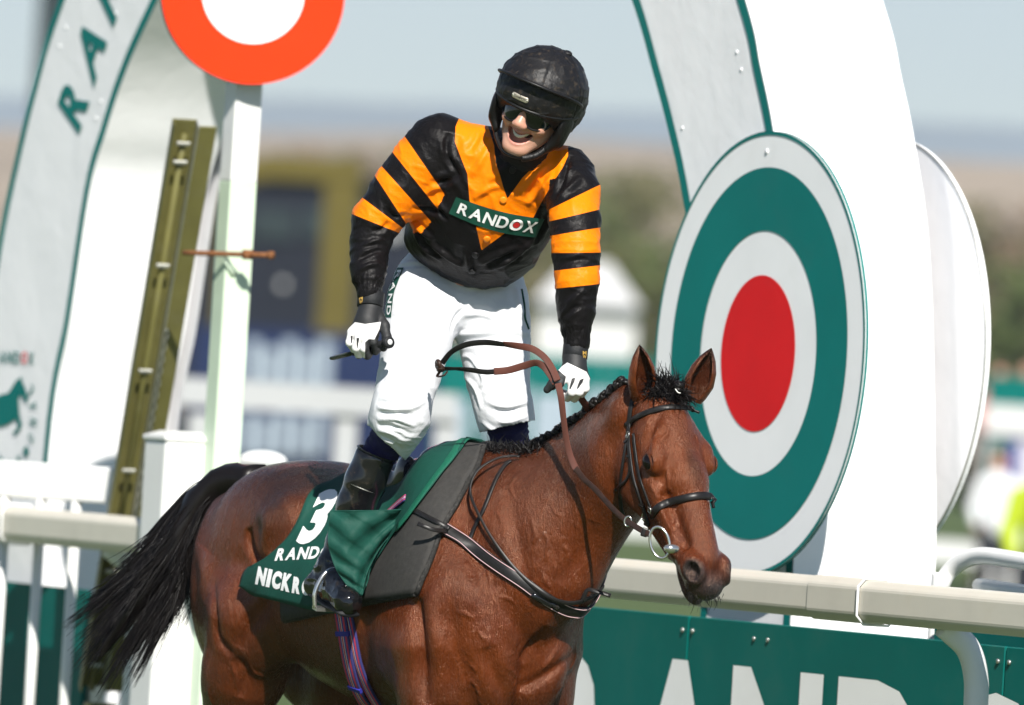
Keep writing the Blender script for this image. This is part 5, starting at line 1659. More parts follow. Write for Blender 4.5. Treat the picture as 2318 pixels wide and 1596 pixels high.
# ---- head frame
HC = J(1214, 238, 29.66)
_up = CAM_R * math.sin(R_(23)) + CAM_U * math.cos(R_(23))
JF = unit(-CAM_F * .94 - CAM_R * .24 - _up * .20)
JU = unit(_up - JF * (_up @ JF)); JX = np.cross(JU, JF) * -1.0          # JX: to his left
JX = JX if JX @ CAM_R > 0 else -JX
JR = np.stack([JX, JF, JU])
def jh(x, y, z):
    return HC + JX * x + JF * y + JU * z
BF = Field(HC - A3(.21, .24, .30), HC + A3(.21, .24, .21), .0030)
def bE(x, y, z, r, k=.012, op='add', R=JR): BF.ell(jh(x, y, z), r, k, R, op)
def bC(a, b, r0, r1, k=.010, op='add'): BF.cone(jh(*a), jh(*b), r0, r1, k, None, 1, op)
bE(0, -.005, .03, (.080, .100, .105), .02)
bE(0, .035, -.04, (.066, .062, .085), .025)
bE(0, .076, -.122, (.029, .025, .020), .02)
for s in (-1, 1):
    bC((s * .064, .0, -.055), (s * .022, .070, -.116), .020, .018, .025)
    bE(s * .043, .068, -.042, (.027, .027, .024), .014)
    bE(s * .013, .112, -.043, (.010, .012, .009), .006)
    bC((s * .024, .100, -.050), (s * .046, .076, -.080), .0045, .0035, .005, 'sub')
bC((0, .094, .012), (0, .121, -.036), .010, .0145, .014)
MX = np.linspace(-1, 1, 9)
mz_ = lambda x: -.0865 + .0175 * x * x                       # smiling curve of the mouth
my_ = lambda x: .098 - .026 * x * x
mr_ = lambda x: .0125 * math.sqrt(max(0, 1 - (x * .93) ** 2)) + .002
for a, b in zip(MX[:-1], MX[1:]):
    bC((a * .033, my_(a) - .006, mz_(a) + mr_(a) * .8 + .0045), (b * .033, my_(b) - .006, mz_(b) + mr_(b) * .8 + .0045), .0062, .0062, .008)
    bC((a * .033, my_(a) - .008, mz_(a) - mr_(a) * .9 - .0045), (b * .033, my_(b) - .008, mz_(b) - mr_(b) * .9 - .0045), .0068, .0068, .008)
for a, b in zip(MX[:-1], MX[1:]):
    bC((a * .033, my_(a) + .004, mz_(a)), (b * .033, my_(b) + .004, mz_(b)), mr_(a), mr_(b), .003, 'sub')
    bC((a * .033, my_(a) - .014, mz_(a)), (b * .033, my_(b) - .014, mz_(b)), mr_(a), mr_(b), .003, 'sub')
bC((0, -.02, -.06), (0, -.05, -.15), .056, .052, .03)
hdv, hdf = BF.mesh(1); del BF
ql = (hdv - HC) @ JR.T
_mx = np.clip(ql[:, 0] / .033, -1.15, 1.15); mo = np.abs(ql[:, 2] - (-.0865 + .0175 * _mx ** 2)) / (.0125 * np.sqrt(np.maximum(.06, 1 - (_mx * .9) ** 2)) + .0105) + 2 * (np.abs(ql[:, 0]) > .036)
lip = smoothstep(1.1, .9, mo) * (ql[:, 1] > .05)
stub = smoothstep(-.045, -.09, ql[:, 2]) * (ql[:, 1] > 0)
# hidden body under the clothes joins the head: one continuous figure
bodyF = Field(np.minimum(np.minimum(ANR, ANL), WRR) - A3(.15, .25, .15), HC + A3(.3, .35, -.08), .011)
bodyF.chain([HIPC, WAIST, CHEST, UPPER], [.10, .10, .115, .09], .05, LAT2, 1.35)
bodyF.chain([UPPER, NECK, jh(0, -.045, -.12)], [.06, .045, .045], .03)
bodyF.chain([SHR, ELR, WRR], [.045, .036, .025], .03); bodyF.chain([SHL, ELL, WRL], [.045, .036, .025], .03)
_kr, _kl = KNR + A3(0, .06, 0), KNL + A3(0, .06, 0)
bodyF.chain([HPR, _kr, ANR], [.06, .03, .02], .03); bodyF.chain([HPL, _kl, ANL], [.06, .03, .02], .03)
bodyF.chain([SHR, UPPER, SHL], [.045, .07, .045], .04); bodyF.chain([HPR, HIPC, HPL], [.08, .10, .08], .04)
bdv, bdf = bodyF.mesh(1); del bodyF
person = obj('person', np.vstack([hdv, bdv]), np.vstack([hdf, bdf + len(hdv)]), M['skin'])
tag(person, 'laughing jockey in black and orange silks standing in the stirrups', 'person')
set_attr(person.data, 'lip', np.concatenate([lip, np.zeros(len(bdv))])); set_attr(person.data, 'stubble', np.concatenate([stub, np.zeros(len(bdv))]))
shirt = obj('shirt', shv, shf, M['nylon'], person)
set_attr(shirt.data, 'orange', og)
shirt['label'] = 'black racing shirt with orange yoke and orange sleeve hoops'

# mouth
u_ = np.linspace(-1, 1, 33)
tv = np.array([[jh(x * .027, .090 - .022 * x * x, -.0765 + .0150 * x * x - z * .0085 * (1 - .35 * x * x) + .0006 * math.cos(x * 28)) for x in u_] for z in (0, .5, 1)])
v, f = grid_vf(tv); o = obj('teeth', v, f, M['teeth'], person); solidify(o, .004, 0)
v, f = grid_vf(np.array([[jh(x * .036, .066 - .012 * x * x, -.083 + z * .020) for x in u_] for z in (-1, 0, 1)])); obj('mouth_cavity', v, f, M['mouth'], person)

# ---- helmet
HFd = Field(HC - A3(.21, .24, .22), HC + A3(.21, .24, .24), .0036)
HFd.ell(jh(0, -.012, .045), (.130, .150, .128), .02, JR)
HFd.ell(jh(0, -.06, .0), (.120, .105, .11), .03, JR)
HFd.ell(jh(0, .20, -.145), (.25, .22, .165), .012, JR, 'sub')           # face opening
HFd.ell(jh(0, -.02, -.09), (.092, .16, .11), .02, JR, 'sub')
hlv, hlf = HFd.mesh(2); del HFd
nh = normals_of(hlv, hlf); qh = (hlv - HC) @ JR.T
an = np.arctan2(qh[:, 0], qh[:, 1])
seam = np.exp(-(np.minimum.reduce([np.abs(np.mod(an - a0 + np.pi, 2 * np.pi) - np.pi) for a0 in (R_(75), R_(-75), R_(180), R_(15))]) * np.hypot(qh[:, 0], qh[:, 1]) / .004) ** 2)
hlv = hlv - nh * (seam * .002)[:, None] + nh * (vnoise(hlv, 28, 2) * .0014 + (1 - np.abs(vnoise(hlv * A3(1, 1, 2.2), 24, 6))) ** 4 * .003)[:, None]
helmet = obj('helmet', hlv, hlf, M['helmet_cover'], person)
# hard brow under the cover: band of leather across the forehead, with its badge
def brow_pt(a, z, g=0.0):
    """a: degrees from straight ahead to his left, z: height"""
    c, s_ = math.cos(R_(a)), math.sin(R_(a))
    return jh((.116 + g) * s_, -.012 + (.136 + g) * c - .25 * abs(z - .05) * 0, z)
G = np.array([[brow_pt(a, .012 + .074 * max(0, math.cos(R_(a * .93))) ** .8 * t, -.004 + .013 * max(0, math.cos(R_(a * .9))) * math.sin(math.pi * (.25 + .6 * t))) for a in np.linspace(-92, 92, 61)] for t in np.linspace(0, 1, 9)])
v, f = grid_vf(G); o = obj('brow_shell', v, f, M['helmet_leather'], helmet); solidify(o, .008, 0)
v, f = tube_vf([brow_pt(a, .010, .007) for a in np.linspace(-95, 95, 49)], .0055, 8); obj('brow_edge', v, f, M['goggle_frame'], helmet)
# cover peak: a crescent visor above the brow
pk = []
for a in np.linspace(-104, 104, 53):
    e = max(0, math.cos(R_(a * .865)))
    pk.append([brow_pt(a, .018 + .074 * e ** .75 + (.010 * t - .004 * t * t) * e, -.002 + .036 * e ** .7 * t) for t in np.linspace(0, 1, 8)])
v, f = grid_vf(np.array(pk)); o = obj('peak', v, f, M['helmet_cover'], helmet); solidify(o, .006, 0)
v, f = tube_vf([r[-1] for r in pk], .0040, 8); obj('peak_rim', v, f, M['goggle_frame'], helmet)
q = jh(0.03, -.03, .172); v, f = tube_vf([q - JU * .006, q, q + JU * .004], [.014, .014, .009], 14); obj('top_button', v, f, M['helmet_cover'], helmet)
# badge with its word
bc = -8.0
Gb = np.array([[brow_pt(bc + a, .0400 + z * .0080 * math.sqrt(max(0, 1 - max(0, (abs(a) - 9) / 3.2) ** 2)), .0160) for a in np.linspace(-12.2, 12.2, 25)] for z in np.linspace(-1, 1, 5)])
v, f = grid_vf(Gb); badge = obj('badge', v, f, M['badge'], helmet); solidify(badge, .003, 0)
v, f = text_vf('CHAMPION', .01); w_ = v[:, 0].max()
pts = np.array([brow_pt(bc + (x / w_ - .5) * 16.5, .0367 + y / .72 * .0066, .0182) for x, y, _ in v])
obj('lettering', pts, f, M['goggle_frame'], badge, smooth=False)
for a in (-10.4, 10.4):
    q = brow_pt(bc + a, .0400, .0170); v, f = tube_vf([q, q + JF * .002], .0024, 8); obj('rivet', v, f, M['galv'], badge)
# side harness pads and chin strap
for s in (-1, 1):
    HFe = Field(jh(s * .1, 0, -.05) - .11, jh(s * .1, 0, -.05) + .11, .0036)
    HFe.ell(jh(s * .104, .018, -.022), (.017, .048, .058), .01, JR)
    HFe.chain([jh(s * .104, .012, -.02), jh(s * .097, .022, -.065), jh(s * .082, .038, -.095)], [.024, .024, .017], .015, JX, .65)
    ev, ef = HFe.mesh(2); obj('ear_pad', ev, ef, M['black_nylon'], helmet)
cs_ = spline([jh(-.092, .02, -.085), jh(-.076, .040, -.115), jh(-.035, .076, -.140), jh(0, .086, -.142), jh(.04, .072, -.135), jh(.072, .045, -.11), jh(.088, .03, -.085)], 40)
v, f = tube_vf(cs_, .0065, 8); obj('chin_strap', v, f, M['black_nylon'], helmet)
v, f = tube_vf(spline([jh(.03, .08, -.141), jh(.045, .072, -.134), jh(.062, .056, -.122), jh(.078, .04, -.100)], 20), .0105 + .001 * np.sin(np.arange(20) * 2.2), 10); obj('chin_strap_braid', v, f, M['black_nylon'], helmet)
# ---- goggles
def gog(a, z, g=0.0):
    c, s_ = math.cos(R_(a)), math.sin(R_(a))
    return jh((.085 + g) * s_, .012 + (.099 + g) * c, z)
A_ = np.linspace(-64, 64, 61)
zt = lambda a: .014 - .006 * (abs(a) / 64) ** 2
zb = lambda a: -.034 - .010 * math.sin(math.pi * min(1, abs(a) / 58)) + .030 * math.exp(-(a / 10.0) ** 2) + (.018 * max(0, (abs(a) - 46) / 18) ** 2)
G = np.array([[gog(a, zb(a) + (zt(a) - zb(a)) * t, .003 * math.sin(math.pi * t)) for t in np.linspace(0, 1, 9)] for a in A_])
v, f = grid_vf(G); goggles = obj('goggles', v, f, M['lens'], person); solidify(goggles, .003, 0)
loop = [gog(a, zt(a), .001) for a in A_] + [gog(a, zb(a), .001) for a in A_[::-1]]
v, f = tube_vf(loop, .0034, 8, closed=True); obj('frame', v, f, M['goggle_frame'], goggles)
for s in (-1, 1):
    G = np.array([[gog(s * a, -.006 + z * .008 + (abs(a) - 60) * .0001, .002 + (a - 60) * .0009) for z in (-1, 0, 1)] for a in np.linspace(60, 100, 10)])
    v, f = grid_vf(G); o = obj('strap', v, f, M['black_nylon'], goggles); solidify(o, .003, 0)
    q = gog(s * 66, -.006, .005); mb = MB(); mb.box(q, unit(JX * math.cos(R_(66)) - JF * s * math.sin(R_(66))) * .0025, JF * .002, JU * .009); mb.build('buckle', M['galv'], goggles, smooth=False)
# ---- neck gaiter with printed letters
GF = Field(NECK - .16, NECK + .16, .0035)
GF.chain([UPPER * .4 + NECK * .6, jh(0, -.050, -.150), jh(0, -.038, -.112)], [.078, .067, .063], .02)
gv, gf = GF.mesh(2); gn_ = normals_of(gv, gf); wrinkle(gv, gn_, JU, 22, .004, 71, None, 2.5)
gaiter = obj('neck_gaiter', gv, gf, M['black_cloth'], person)
# ---- breeches
BRF = Field(A3(*(np.minimum(KNR, KNL) - A3(.16, .32, .22))), np.maximum(HPR, HPL) + A3(.2, .32, .24), .0045)
RB = np.stack([HIPLAT, unit(np.cross(Z3, HIPLAT)), Z3])
BRF.ell(J(1052, 590, 30.16), (.150, .115, .10), .05, RB)
BRF.ell(J(1046, 660, 30.16), (.175, .125, .13), .05, RB)
BRF.ell(J(1030, 690, 30.10), (.15, .10, .07), .05, RB)
BRF.chain([J(968, 650, 30.12), J(950, 740, 30.02), J(930, 830, 29.92), J(911, 910, 29.85), J(905, 945, 29.85), J(893, 972, 29.90), J(868, 1022, 29.95)], [.104, .094, .081, .072, .069, .065, .056], .04, n=14)
BRF.chain([J(1112, 665, 30.16), J(1118, 750, 30.12), J(1124, 840, 30.08), J(1136, 910, 30.05), J(1145, 950, 30.06), J(1150, 990, 30.10)], [.096, .094, .083, .070, .066, .060], .04, n=12)
brv, brf = BRF.mesh(2); del BRF
_q = proj(brv); brv, brf = clip_faces(brv, brf, ((-(_q[:, 0] - 843) * 56 + (_q[:, 1] - 974) * 59) < 0) | (_q[:, 0] > 1000))
brv, brf = clip_faces(brv, brf, (proj(brv)[:, 0] < 1000) | (proj(brv)[:, 1] + .22 * (proj(brv)[:, 0] - 1150) < 966))
nb_ = normals_of(brv, brf); bp = proj(brv)
low = smoothstep(930, 985, bp[:, 1] - .0 * bp[:, 0])
wrinkle(brv, nb_, KNR - HPR, 8, .0035, 31, None, 1.8)
wrinkle(brv, nb_, ANR - KNR, 24, .0035, 33, low * (bp[:, 0] < 1000), 3.2)
BS = Surf([(brv, brf)]); nb_ = normals_of(brv, brf)
def c3(*q): return [(735.4 + x * .3545, 509.1 + y * .3545) for x, y in q]
for pts, w_, a_ in (
    (c3((640, 200), (760, 300), (890, 410)), .012, .005), (c3((440, 470), (560, 485), (640, 520)), .010, -.006),
    (c3((430, 560), (560, 545), (700, 570), (770, 650)), .011, .007), (c3((890, 580), (1000, 570), (1090, 600), (1230, 590)), .010, .008),
    (c3((600, 560), (720, 620), (780, 690)), .010, -.006), (c3((800, 690), (830, 600), (900, 520)), .010, -.007),
    (c3((800, 760), (950, 740), (1150, 715), (1300, 730)), .012, -.009), (c3((820, 700), (960, 690), (1100, 680)), .010, .006),
    (c3((380, 990), (480, 940), (680, 900)), .010, .007), (c3((370, 1040), (500, 1010), (680, 980)), .010, -.007),
    (c3((330, 1160), (430, 1180), (560, 1165), (640, 1120)), .010, .009), (c3((330, 1130), (430, 1140), (600, 1110)), .010, -.006),
    (c3((330, 1200), (470, 1190), (600, 1240)), .008, -.008), (c3((330, 1240), (460, 1240), (580, 1290)), .008, .008),
    (c3((330, 1275), (440, 1290), (560, 1340)), .008, -.007), (c3((335, 1310), (420, 1330), (520, 1390)), .008, .007), (c3((350, 1345), (420, 1375), (490, 1430)), .007, -.006),
    (c3((840, 850), (930, 850), (1010, 990), (960, 1050)), .008, .006), (c3((880, 960), (960, 1050), (1000, 1190)), .009, .007),
    (c3((1020, 1120), (1150, 1160), (1300, 1130)), .010, .008), (c3((1040, 1180), (1160, 1190), (1300, 1160)), .009, -.007),
    (c3((1100, 1260), (1180, 1255), (1300, 1220)), .009, .007), (c3((1000, 1260), (1080, 1310), (1200, 1320)), .009, .006),
    (c3((1230, 400), (1240, 500), (1290, 620)), .012, .006), (c3((460, 260), (560, 240), (660, 250)), .010, .005), (c3((880, 410), (980, 385), (1220, 370)), .010, .006)):
    fold_px(brv, nb_, BS, pts, w_ * .8, a_ * .9)
brv = laplace(brv, brf, 1, .4)
breeches = obj('breeches', brv, brf, M['breeches'], person); solidify(breeches, .003, -1)
BS = Surf([(brv, brf)])

# printed side strip on the right hip
def decal(surf, uv, faces, to_px, lift, name, mt, parent, push=None):
    """flat mesh uv laid on a surface through the image mapping to_px"""
    pts = []
    for a, b in uv[:, :2]:
        x, y = to_px(a, b)
        p, n_ = surf.px(x, y)
        if p is None:
            p, n_ = surf.near(P(x, y, 29.9)); 
        if n_ @ (p - CAM_O) > 0: n_ = -n_
        pts.append(p + n_ * lift * .3 - unit(ray(x, y)) * lift * .7)
    return obj(name, np.array(pts), faces, mt, parent, smooth=True)
def grid_uv(nu, nv):
    a, b = np.meshgrid(np.linspace(0, 1, nu), np.linspace(0, 1, nv), indexing='ij')
    G = np.stack([a, b, a * 0], -1); v, f = grid_vf(G); return v, f
def quad_map(p00, p10, p11, p01):
    p00, p10, p11, p01 = map(np.array, (p00, p10, p11, p01))
    return lambda u, v: (p00 * (1 - u) * (1 - v) + p10 * u * (1 - v) + p11 * u * v + p01 * (1 - u) * v)
M['bottle_green'] = mat('bottle_green_cloth', (0.006, 0.062, 0.040), .6, .12, 20, bumps=(50, .3, .004))
M['white_cloth_print'] = mat('white_cloth_print', (0.80, 0.80, 0.80), .5, .04, 20)
M['red_cloth_print'] = mat('red_cloth_print', (0.65, 0.03, 0.03), .5, .05, 20)
def left_edge(y):
    for x in np.arange(800, 1000, 1.0):
        if BS.px(x, y)[0] is not None: return x
    return 880.0
_ye = np.linspace(606, 722, 14); _xe = np.array([left_edge(y) for y in _ye])
uv, fc = grid_uv(4, 22)
ms = lambda u, v: np.array([np.interp(606 + v * 112, _ye, _xe) + 1.0 + u * 14, 606 + v * 112])
strip = decal(BS, uv, fc, ms, .004, 'side_strip', M['bottle_green'], breeches)
for i, ch in enumerate('RAND'):
    v, f = text_vf(ch, .02, .3); lo, hi = v.min(0), v.max(0); q = (v - lo) / np.maximum(hi - lo, 1e-6)
    decal(BS, q, f, lambda a, b, i=i: ms(.22 + b * .62, .05 + .24 * i + a * .19), .0062, 'letter', M['white_cloth_print'], strip)
v, f = tube_vf(BS.path([(1180, 655), (1186, 690), (1188, 720), (1196, 745)], .001, 14)[0], .0035, 6); obj('side_piping', v, f, M['bottle_green'], breeches)

# banner across the chest with its word
SS = Surf([(shv, shf)])
bq = quad_map((1016, 480), (1212, 534), (1232, 493), (1033, 443))
def bmap(u, v):
    p = bq(u, v); return p + np.array([0, 15 * math.sin(math.pi * u) * (.75 - .25 * v) + 3])
uv, fc = grid_uv(34, 9)
banner = decal(SS, uv, fc, bmap, .005, 'chest_banner', M['bottle_green'], shirt)
def word_decal(surf, word, mp, lift, parent, mt, bold=.03, spans=None, dot=None, pad=(.05, .95, .2, .8)):
    n = len(word); spans = spans or [1.0] * n; tot = sum(spans) + .13 * (n - 1); x = 0
    for ch, w in zip(word, spans):
        v, f = text_vf(ch, bold, .16); lo, hi = v.min(0), v.max(0); q = (v - lo) / np.maximum(hi - lo, 1e-6)
        u0, u1 = x / tot, (x + w) / tot
        decal(surf, q, f, lambda a, b, u0=u0, u1=u1: mp(pad[0] + (u0 + a * (u1 - u0)) * (pad[1] - pad[0]), pad[2] + b * (pad[3] - pad[2])), lift, 'letter', mt, parent)
        if dot and ch == 'O':
            th = np.linspace(0, 2 * np.pi, 20)[:-1]
            q = np.stack([.5 + .26 * np.cos(th), .5 + .26 * np.sin(th), 0 * th], 1)
            decal(surf, q, [tuple(range(19))], lambda a, b, u0=u0, u1=u1: mp(pad[0] + (u0 + a * (u1 - u0)) * (pad[1] - pad[0]), pad[2] + b * (pad[3] - pad[2])), lift, 'red_dot', dot, parent)
        x += w + .13
word_decal(SS, 'RANDOX', bmap, .0075, banner, M['white_cloth_print'], .03, [.78, .95, .9, .86, 1.0, .9], M['red_cloth_print'], (.07, .95, .22, .80))
# buttons and placket
M['orange_button'] = mat('orange_button', (.9, .26, .01), .4, .05, 30)
for (x, y), mt in (((1139, 453), 'orange_button'), ((1102, 541), 'orange_button'), ((1076, 577), 'black_nylon'), ((1068, 614), 'black_nylon'), ((1160, 385), 'black_nylon')):
    p, n_ = SS.px(x, y)
    if p is None: continue
    if n_ @ CAM_F > 0: n_ = -n_
    v, f = tube_vf([p - n_ * .001, p + n_ * .004, p + n_ * .005], [.0105, .0105, .007], 14); obj('button', v, f, M[mt], shirt)
# stand-up collar
col = np.array([[NECK + unit(jh(0, -.03, -.12) - NECK) * (t * .045 - .018) + (JX * math.cos(a) + JF * math.sin(a)) * (.083 + .004 * t) - JF * .004 for a in np.linspace(R_(-250), R_(70), 37)] for t in np.linspace(0, 1, 5)])
v, f = grid_vf(col); o = obj('collar', v, f, M['black_nylon'], shirt); solidify(o, .004, 0)

# ---- socks and boots
def limb(name, pts, rs, mt, parent, n=20, m=40, wr=0.0, seed=0, flat=1.0):
    q = spline(np.column_stack([pts, rs]), m); v, f = tube_vf(q[:, :3], q[:, 3], n, flat=flat)
    if wr:
        c = np.repeat(q[:, :3], n, 0)
        h = 1 - np.abs(vnoise(v * A3(1, 1, 2.5), 34, seed)); v = v + (v - c) / np.linalg.norm(v - c, axis=1, keepdims=True) * ((h ** 3 - .3) * wr)[:, None]
    return obj(name, v, f, mt, parent)
limb('sock', [J(893, 975, 29.90), J(868, 1012, 29.95), J(848, 1050, 29.97), J(830, 1090, 29.98)], [.058, .052, .049, .046], M['sock'], person, 28, 50, .006, 4)
limb('sock', [J(1147, 955, 30.08), J(1154, 1000, 30.13), J(1166, 1060, 30.20)], [.060, .056, .052], M['sock'], person, 28, 40, .006, 5)
def boot(top, mid, ank, heel, toe, name='boot'):
    BT = Field(np.minimum.reduce([top, ank, heel, toe]) - .10, np.maximum.reduce([top, ank, heel, toe]) + .10, .0042)
    BT.chain([top, top * .5 + mid * .5, mid, mid * .4 + ank * .6, ank], [.059, .057, .053, .043, .040], .02)
    BT.chain([ank, heel], [.042, .036], .025)
    BT.chain([ank * .55 + toe * .45, toe], [.046, .036], .04)
    BT.cone(heel, toe, .036, .033, .03)
    BT.cone(top + unit(top - mid) * .062, top + unit(top - mid) * .012, .052, .052, .004, op='sub')
    v, f = BT.mesh(2)
    # open top: press the shaft's end in
    return v, f
btop, bmid, bank, bheel, btoe = J(846, 1040, 29.95), J(806, 1140, 29.97), J(752, 1282, 29.98), J(722, 1322, 30.02), J(786, 1362, 29.80)
bv, bf_ = boot(btop, bmid, bank, bheel, btoe)
axb = unit(btop - bmid); keep = ((bv - btop) @ axb) < .022
bv2, bf2 = clip_faces(bv, bf_, keep)
nbv = normals_of(bv2, bf2); wrinkle(bv2, nbv, bank - bmid, 18, .004, 51, smoothstep(1230, 1290, proj(bv2)[:, 1]), 2.0)
rboot = obj('boot', bv2, bf2, M['patent'], person); solidify(rboot, .004, -1)
BTS = Surf([(bv2, bf2)])
def ring_on(c, ax_, r, tr, name, mt, parent, sq=1.0):
    a = unit(ax_); e1 = unit(np.cross(a, A3(0, 1, .2))); e2 = np.cross(a, e1)
    v, f = tube_vf([c + (e1 * math.cos(t) + e2 * math.sin(t) * sq) * r for t in np.linspace(0, 2 * np.pi, 49)[:-1]], tr, 6, closed=True)
    return obj(name, v, f, mt, parent)
ring_on(btop + axb * .020, axb, .0585, .003, 'top_binding', M['patent'], rboot)
ring_on(J(822, 1100, 29.96), axb, .0575, .0018, 'stitching', M['galv'], rboot)
# sole
so = spline([bheel + A3(0, 0, -.030), bheel * .5 + btoe * .5 + A3(0, 0, -.036), btoe + A3(0, 0, -.032) + unit(btoe - bheel) * .02], 12)
v, f = tube_vf(so, .034, 12, up=Z3, flat=.28); obj('sole', v, f, M['glove_black'], rboot)
ltop, lmid, lank, lheel, ltoe = J(1163, 1045, 30.2), J(1180, 1140, 30.3), ANL, J(1190, 1330, 30.48), J(1240, 1365, 30.28)
bv3, bf3 = boot(ltop, lmid, lank, lheel, ltoe)
keep = ((bv3 - ltop) @ unit(ltop - lmid)) < .022; bv3, bf3 = clip_faces(bv3, bf3, keep)
lboot = obj('boot', bv3, bf3, M['patent'], person); solidify(lboot, .004, -1)

# ---- gloved hands
def hand(wrist, knuck, fingers, thumb, palm_r, name, cuff):
    allp = np.vstack([wrist, *[np.array(x) for x in fingers], np.array(thumb)])
    HFn = Field(allp.min(0) - .05, allp.max(0) + .05, .0026)
    HFn.chain([cuff, wrist], [.034, .031], .012)
    HFn.chain([wrist, (wrist + np.mean(knuck, 0)) / 2], [.030, .034], .02)
    for kk in knuck:
        HFn.cone((wrist * .65 + np.mean(knuck, 0) * .35), kk, .024, .0135, .014)
    for fg, r in zip(fingers, (.0118, .0125, .0128, .0122)):
        HFn.chain(fg, [r, r * .98, r * .93, r * .85][:len(fg)], .004)
    HFn.chain(thumb, [.018, .0145, .0125, .011][:len(thumb)], .010)
    return HFn.mesh(1)
# right hand: a fist round the whip, back of the hand to the camera
dR = 29.76
wr = J(840, 690, 29.80)
kR = [J(796, 752, dR + .005), J(812, 764, dR - .012), J(829, 768, dR - .02), J(848, 757, dR - .012)]       # little .. index
fR = [[kR[0], J(791, 776, dR), J(801, 790, dR + .030), J(818, 780, dR + .040)], [kR[1], J(806, 788, dR - .012), J(812, 803, dR + .022), J(828, 790, dR + .04)],
      [kR[2], J(825, 790, dR - .022), J(831, 805, dR + .016), J(846, 790, dR + .035)], [kR[3], J(846, 776, dR - .014), J(850, 795, dR + .012), J(862, 786, dR + .03)]]
tR = [J(856, 715, 29.79), J(870, 738, 29.765), J(876, 765, 29.75), J(868, 788, 29.745)]
rv, rf = hand(wr, kR, fR, tR, .03, 'glove', J(838, 655, 29.80))
dL = 29.58
wl = J(1300, 808, 29.60)
kL = [J(1325, 856, dL), J(1311, 864, dL - .012), J(1295, 866, dL - .018), J(1275, 856, dL - .012)]
fL = [[kL[0], J(1325, 880, dL - .005), J(1314, 896, dL + .025), J(1300, 888, dL + .035)], [kL[1], J(1311, 888, dL - .016), J(1300, 902, dL + .018), J(1288, 892, dL + .035)],
      [kL[2], J(1294, 888, dL - .022), J(1284, 900, dL + .012), J(1276, 890, dL + .03)], [kL[3], J(1268, 868, dL - .02), J(1256, 868, dL + .0), J(1250, 876, dL + .02)]]
tL = [J(1284, 838, 29.585), J(1266, 852, 29.57), J(1251, 868, 29.575), J(1238, 882, 29.58)]
lv, lf = hand(wl, kL, fL, tL, .03, 'glove', J(1304, 775, 29.60))
def glove_mat():
    m, nt, b = new_mat('jockey_glove')
    v = coords(nt)
    f = ramp(nt, math_n(nt, 'ADD', math_n(nt, 'MULTIPLY', attr(nt, 'white'), .5), .5), [(.35, 0.0), (.65, 1.0)])
    w = mixc(nt, ramp(nt, noise(nt, 30, 4, .7, v), [(.5, 0.0), (.8, .5)]), (0.78, 0.77, 0.77), (.45, .36, .30))
    k = mixc(nt, noise(nt, 60, 3, .6, v), (.010, .011, .012), (.02, .021, .023))
    nt.links.new(mixc(nt, f, k, w), b.inputs['Base Color']); b.inputs['Roughness'].default_value = .62
    bump(nt, b, noise(nt, 300, 2, .5, v), .35, .0015)
    return m
M['glove'] = glove_mat()
def make_glove(v, f, poly, gap_shade, label):
    o = obj('glove', v, f, M['glove'], person)
    q = proj(v); n_ = normals_of(v, f)
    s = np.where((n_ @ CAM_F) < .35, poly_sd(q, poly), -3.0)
    for sl in gap_shade: s = np.minimum(s, -poly_sd(q, sl))  # shade in the gaps between fingers painted black on the white
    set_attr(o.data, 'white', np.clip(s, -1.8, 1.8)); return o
def c5(*q): return [(735.4 + x * .1418, 622.2 + y * .1418) for x, y in q]
def c6(*q): return [(961.6 + x * .183, 735.4 + y * .183) for x, y in q]
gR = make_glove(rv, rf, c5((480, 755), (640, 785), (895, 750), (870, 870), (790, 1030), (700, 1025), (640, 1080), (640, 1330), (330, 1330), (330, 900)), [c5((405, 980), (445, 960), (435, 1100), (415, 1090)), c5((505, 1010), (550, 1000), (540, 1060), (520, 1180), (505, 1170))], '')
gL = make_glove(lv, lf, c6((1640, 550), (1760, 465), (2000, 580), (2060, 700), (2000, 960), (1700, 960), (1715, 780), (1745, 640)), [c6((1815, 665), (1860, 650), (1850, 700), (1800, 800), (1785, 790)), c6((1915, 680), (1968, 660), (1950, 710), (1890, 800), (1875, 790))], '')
# wrist bands with a gold mark
def wrist_band(c, ax_, r, L, parent, px_mark):
    a = unit(ax_); e1 = unit(np.cross(a, FRT)); e2 = np.cross(a, e1)
    v, f = tube_vf([c - a * L, c - a * L * .95, c + a * L * .95, c + a * L], [r * .97, r, r, r * .97], 24); o = obj('wrist_strap', v, f, M['glove_black'], parent)
    sf = Surf([(v, f)])
    for k, ch in enumerate('MW'):
        tv_, tf = text_vf(ch, .04); lo, hi = tv_.min(0), tv_.max(0); q = (tv_ - lo) / np.maximum(hi - lo, 1e-6)
        decal(sf, q, tf, lambda u, w, k=k: np.array([px_mark[0] + (u - .5) * 8.5, px_mark[1] + (-.3 - w * 8 if k == 0 else 8.3 - w * 8)]), .0012, 'gold_mark', M['gold'], o)
wrist_band(J(839, 679, 29.80), WRR - ELR, .0385, .0215, gR, (817, 679))
wrist_band(J(1302, 796, 29.60), J(1298, 830, 29.60) - J(1304, 770, 29.60), .0365, .020, gL, (1323, 803))

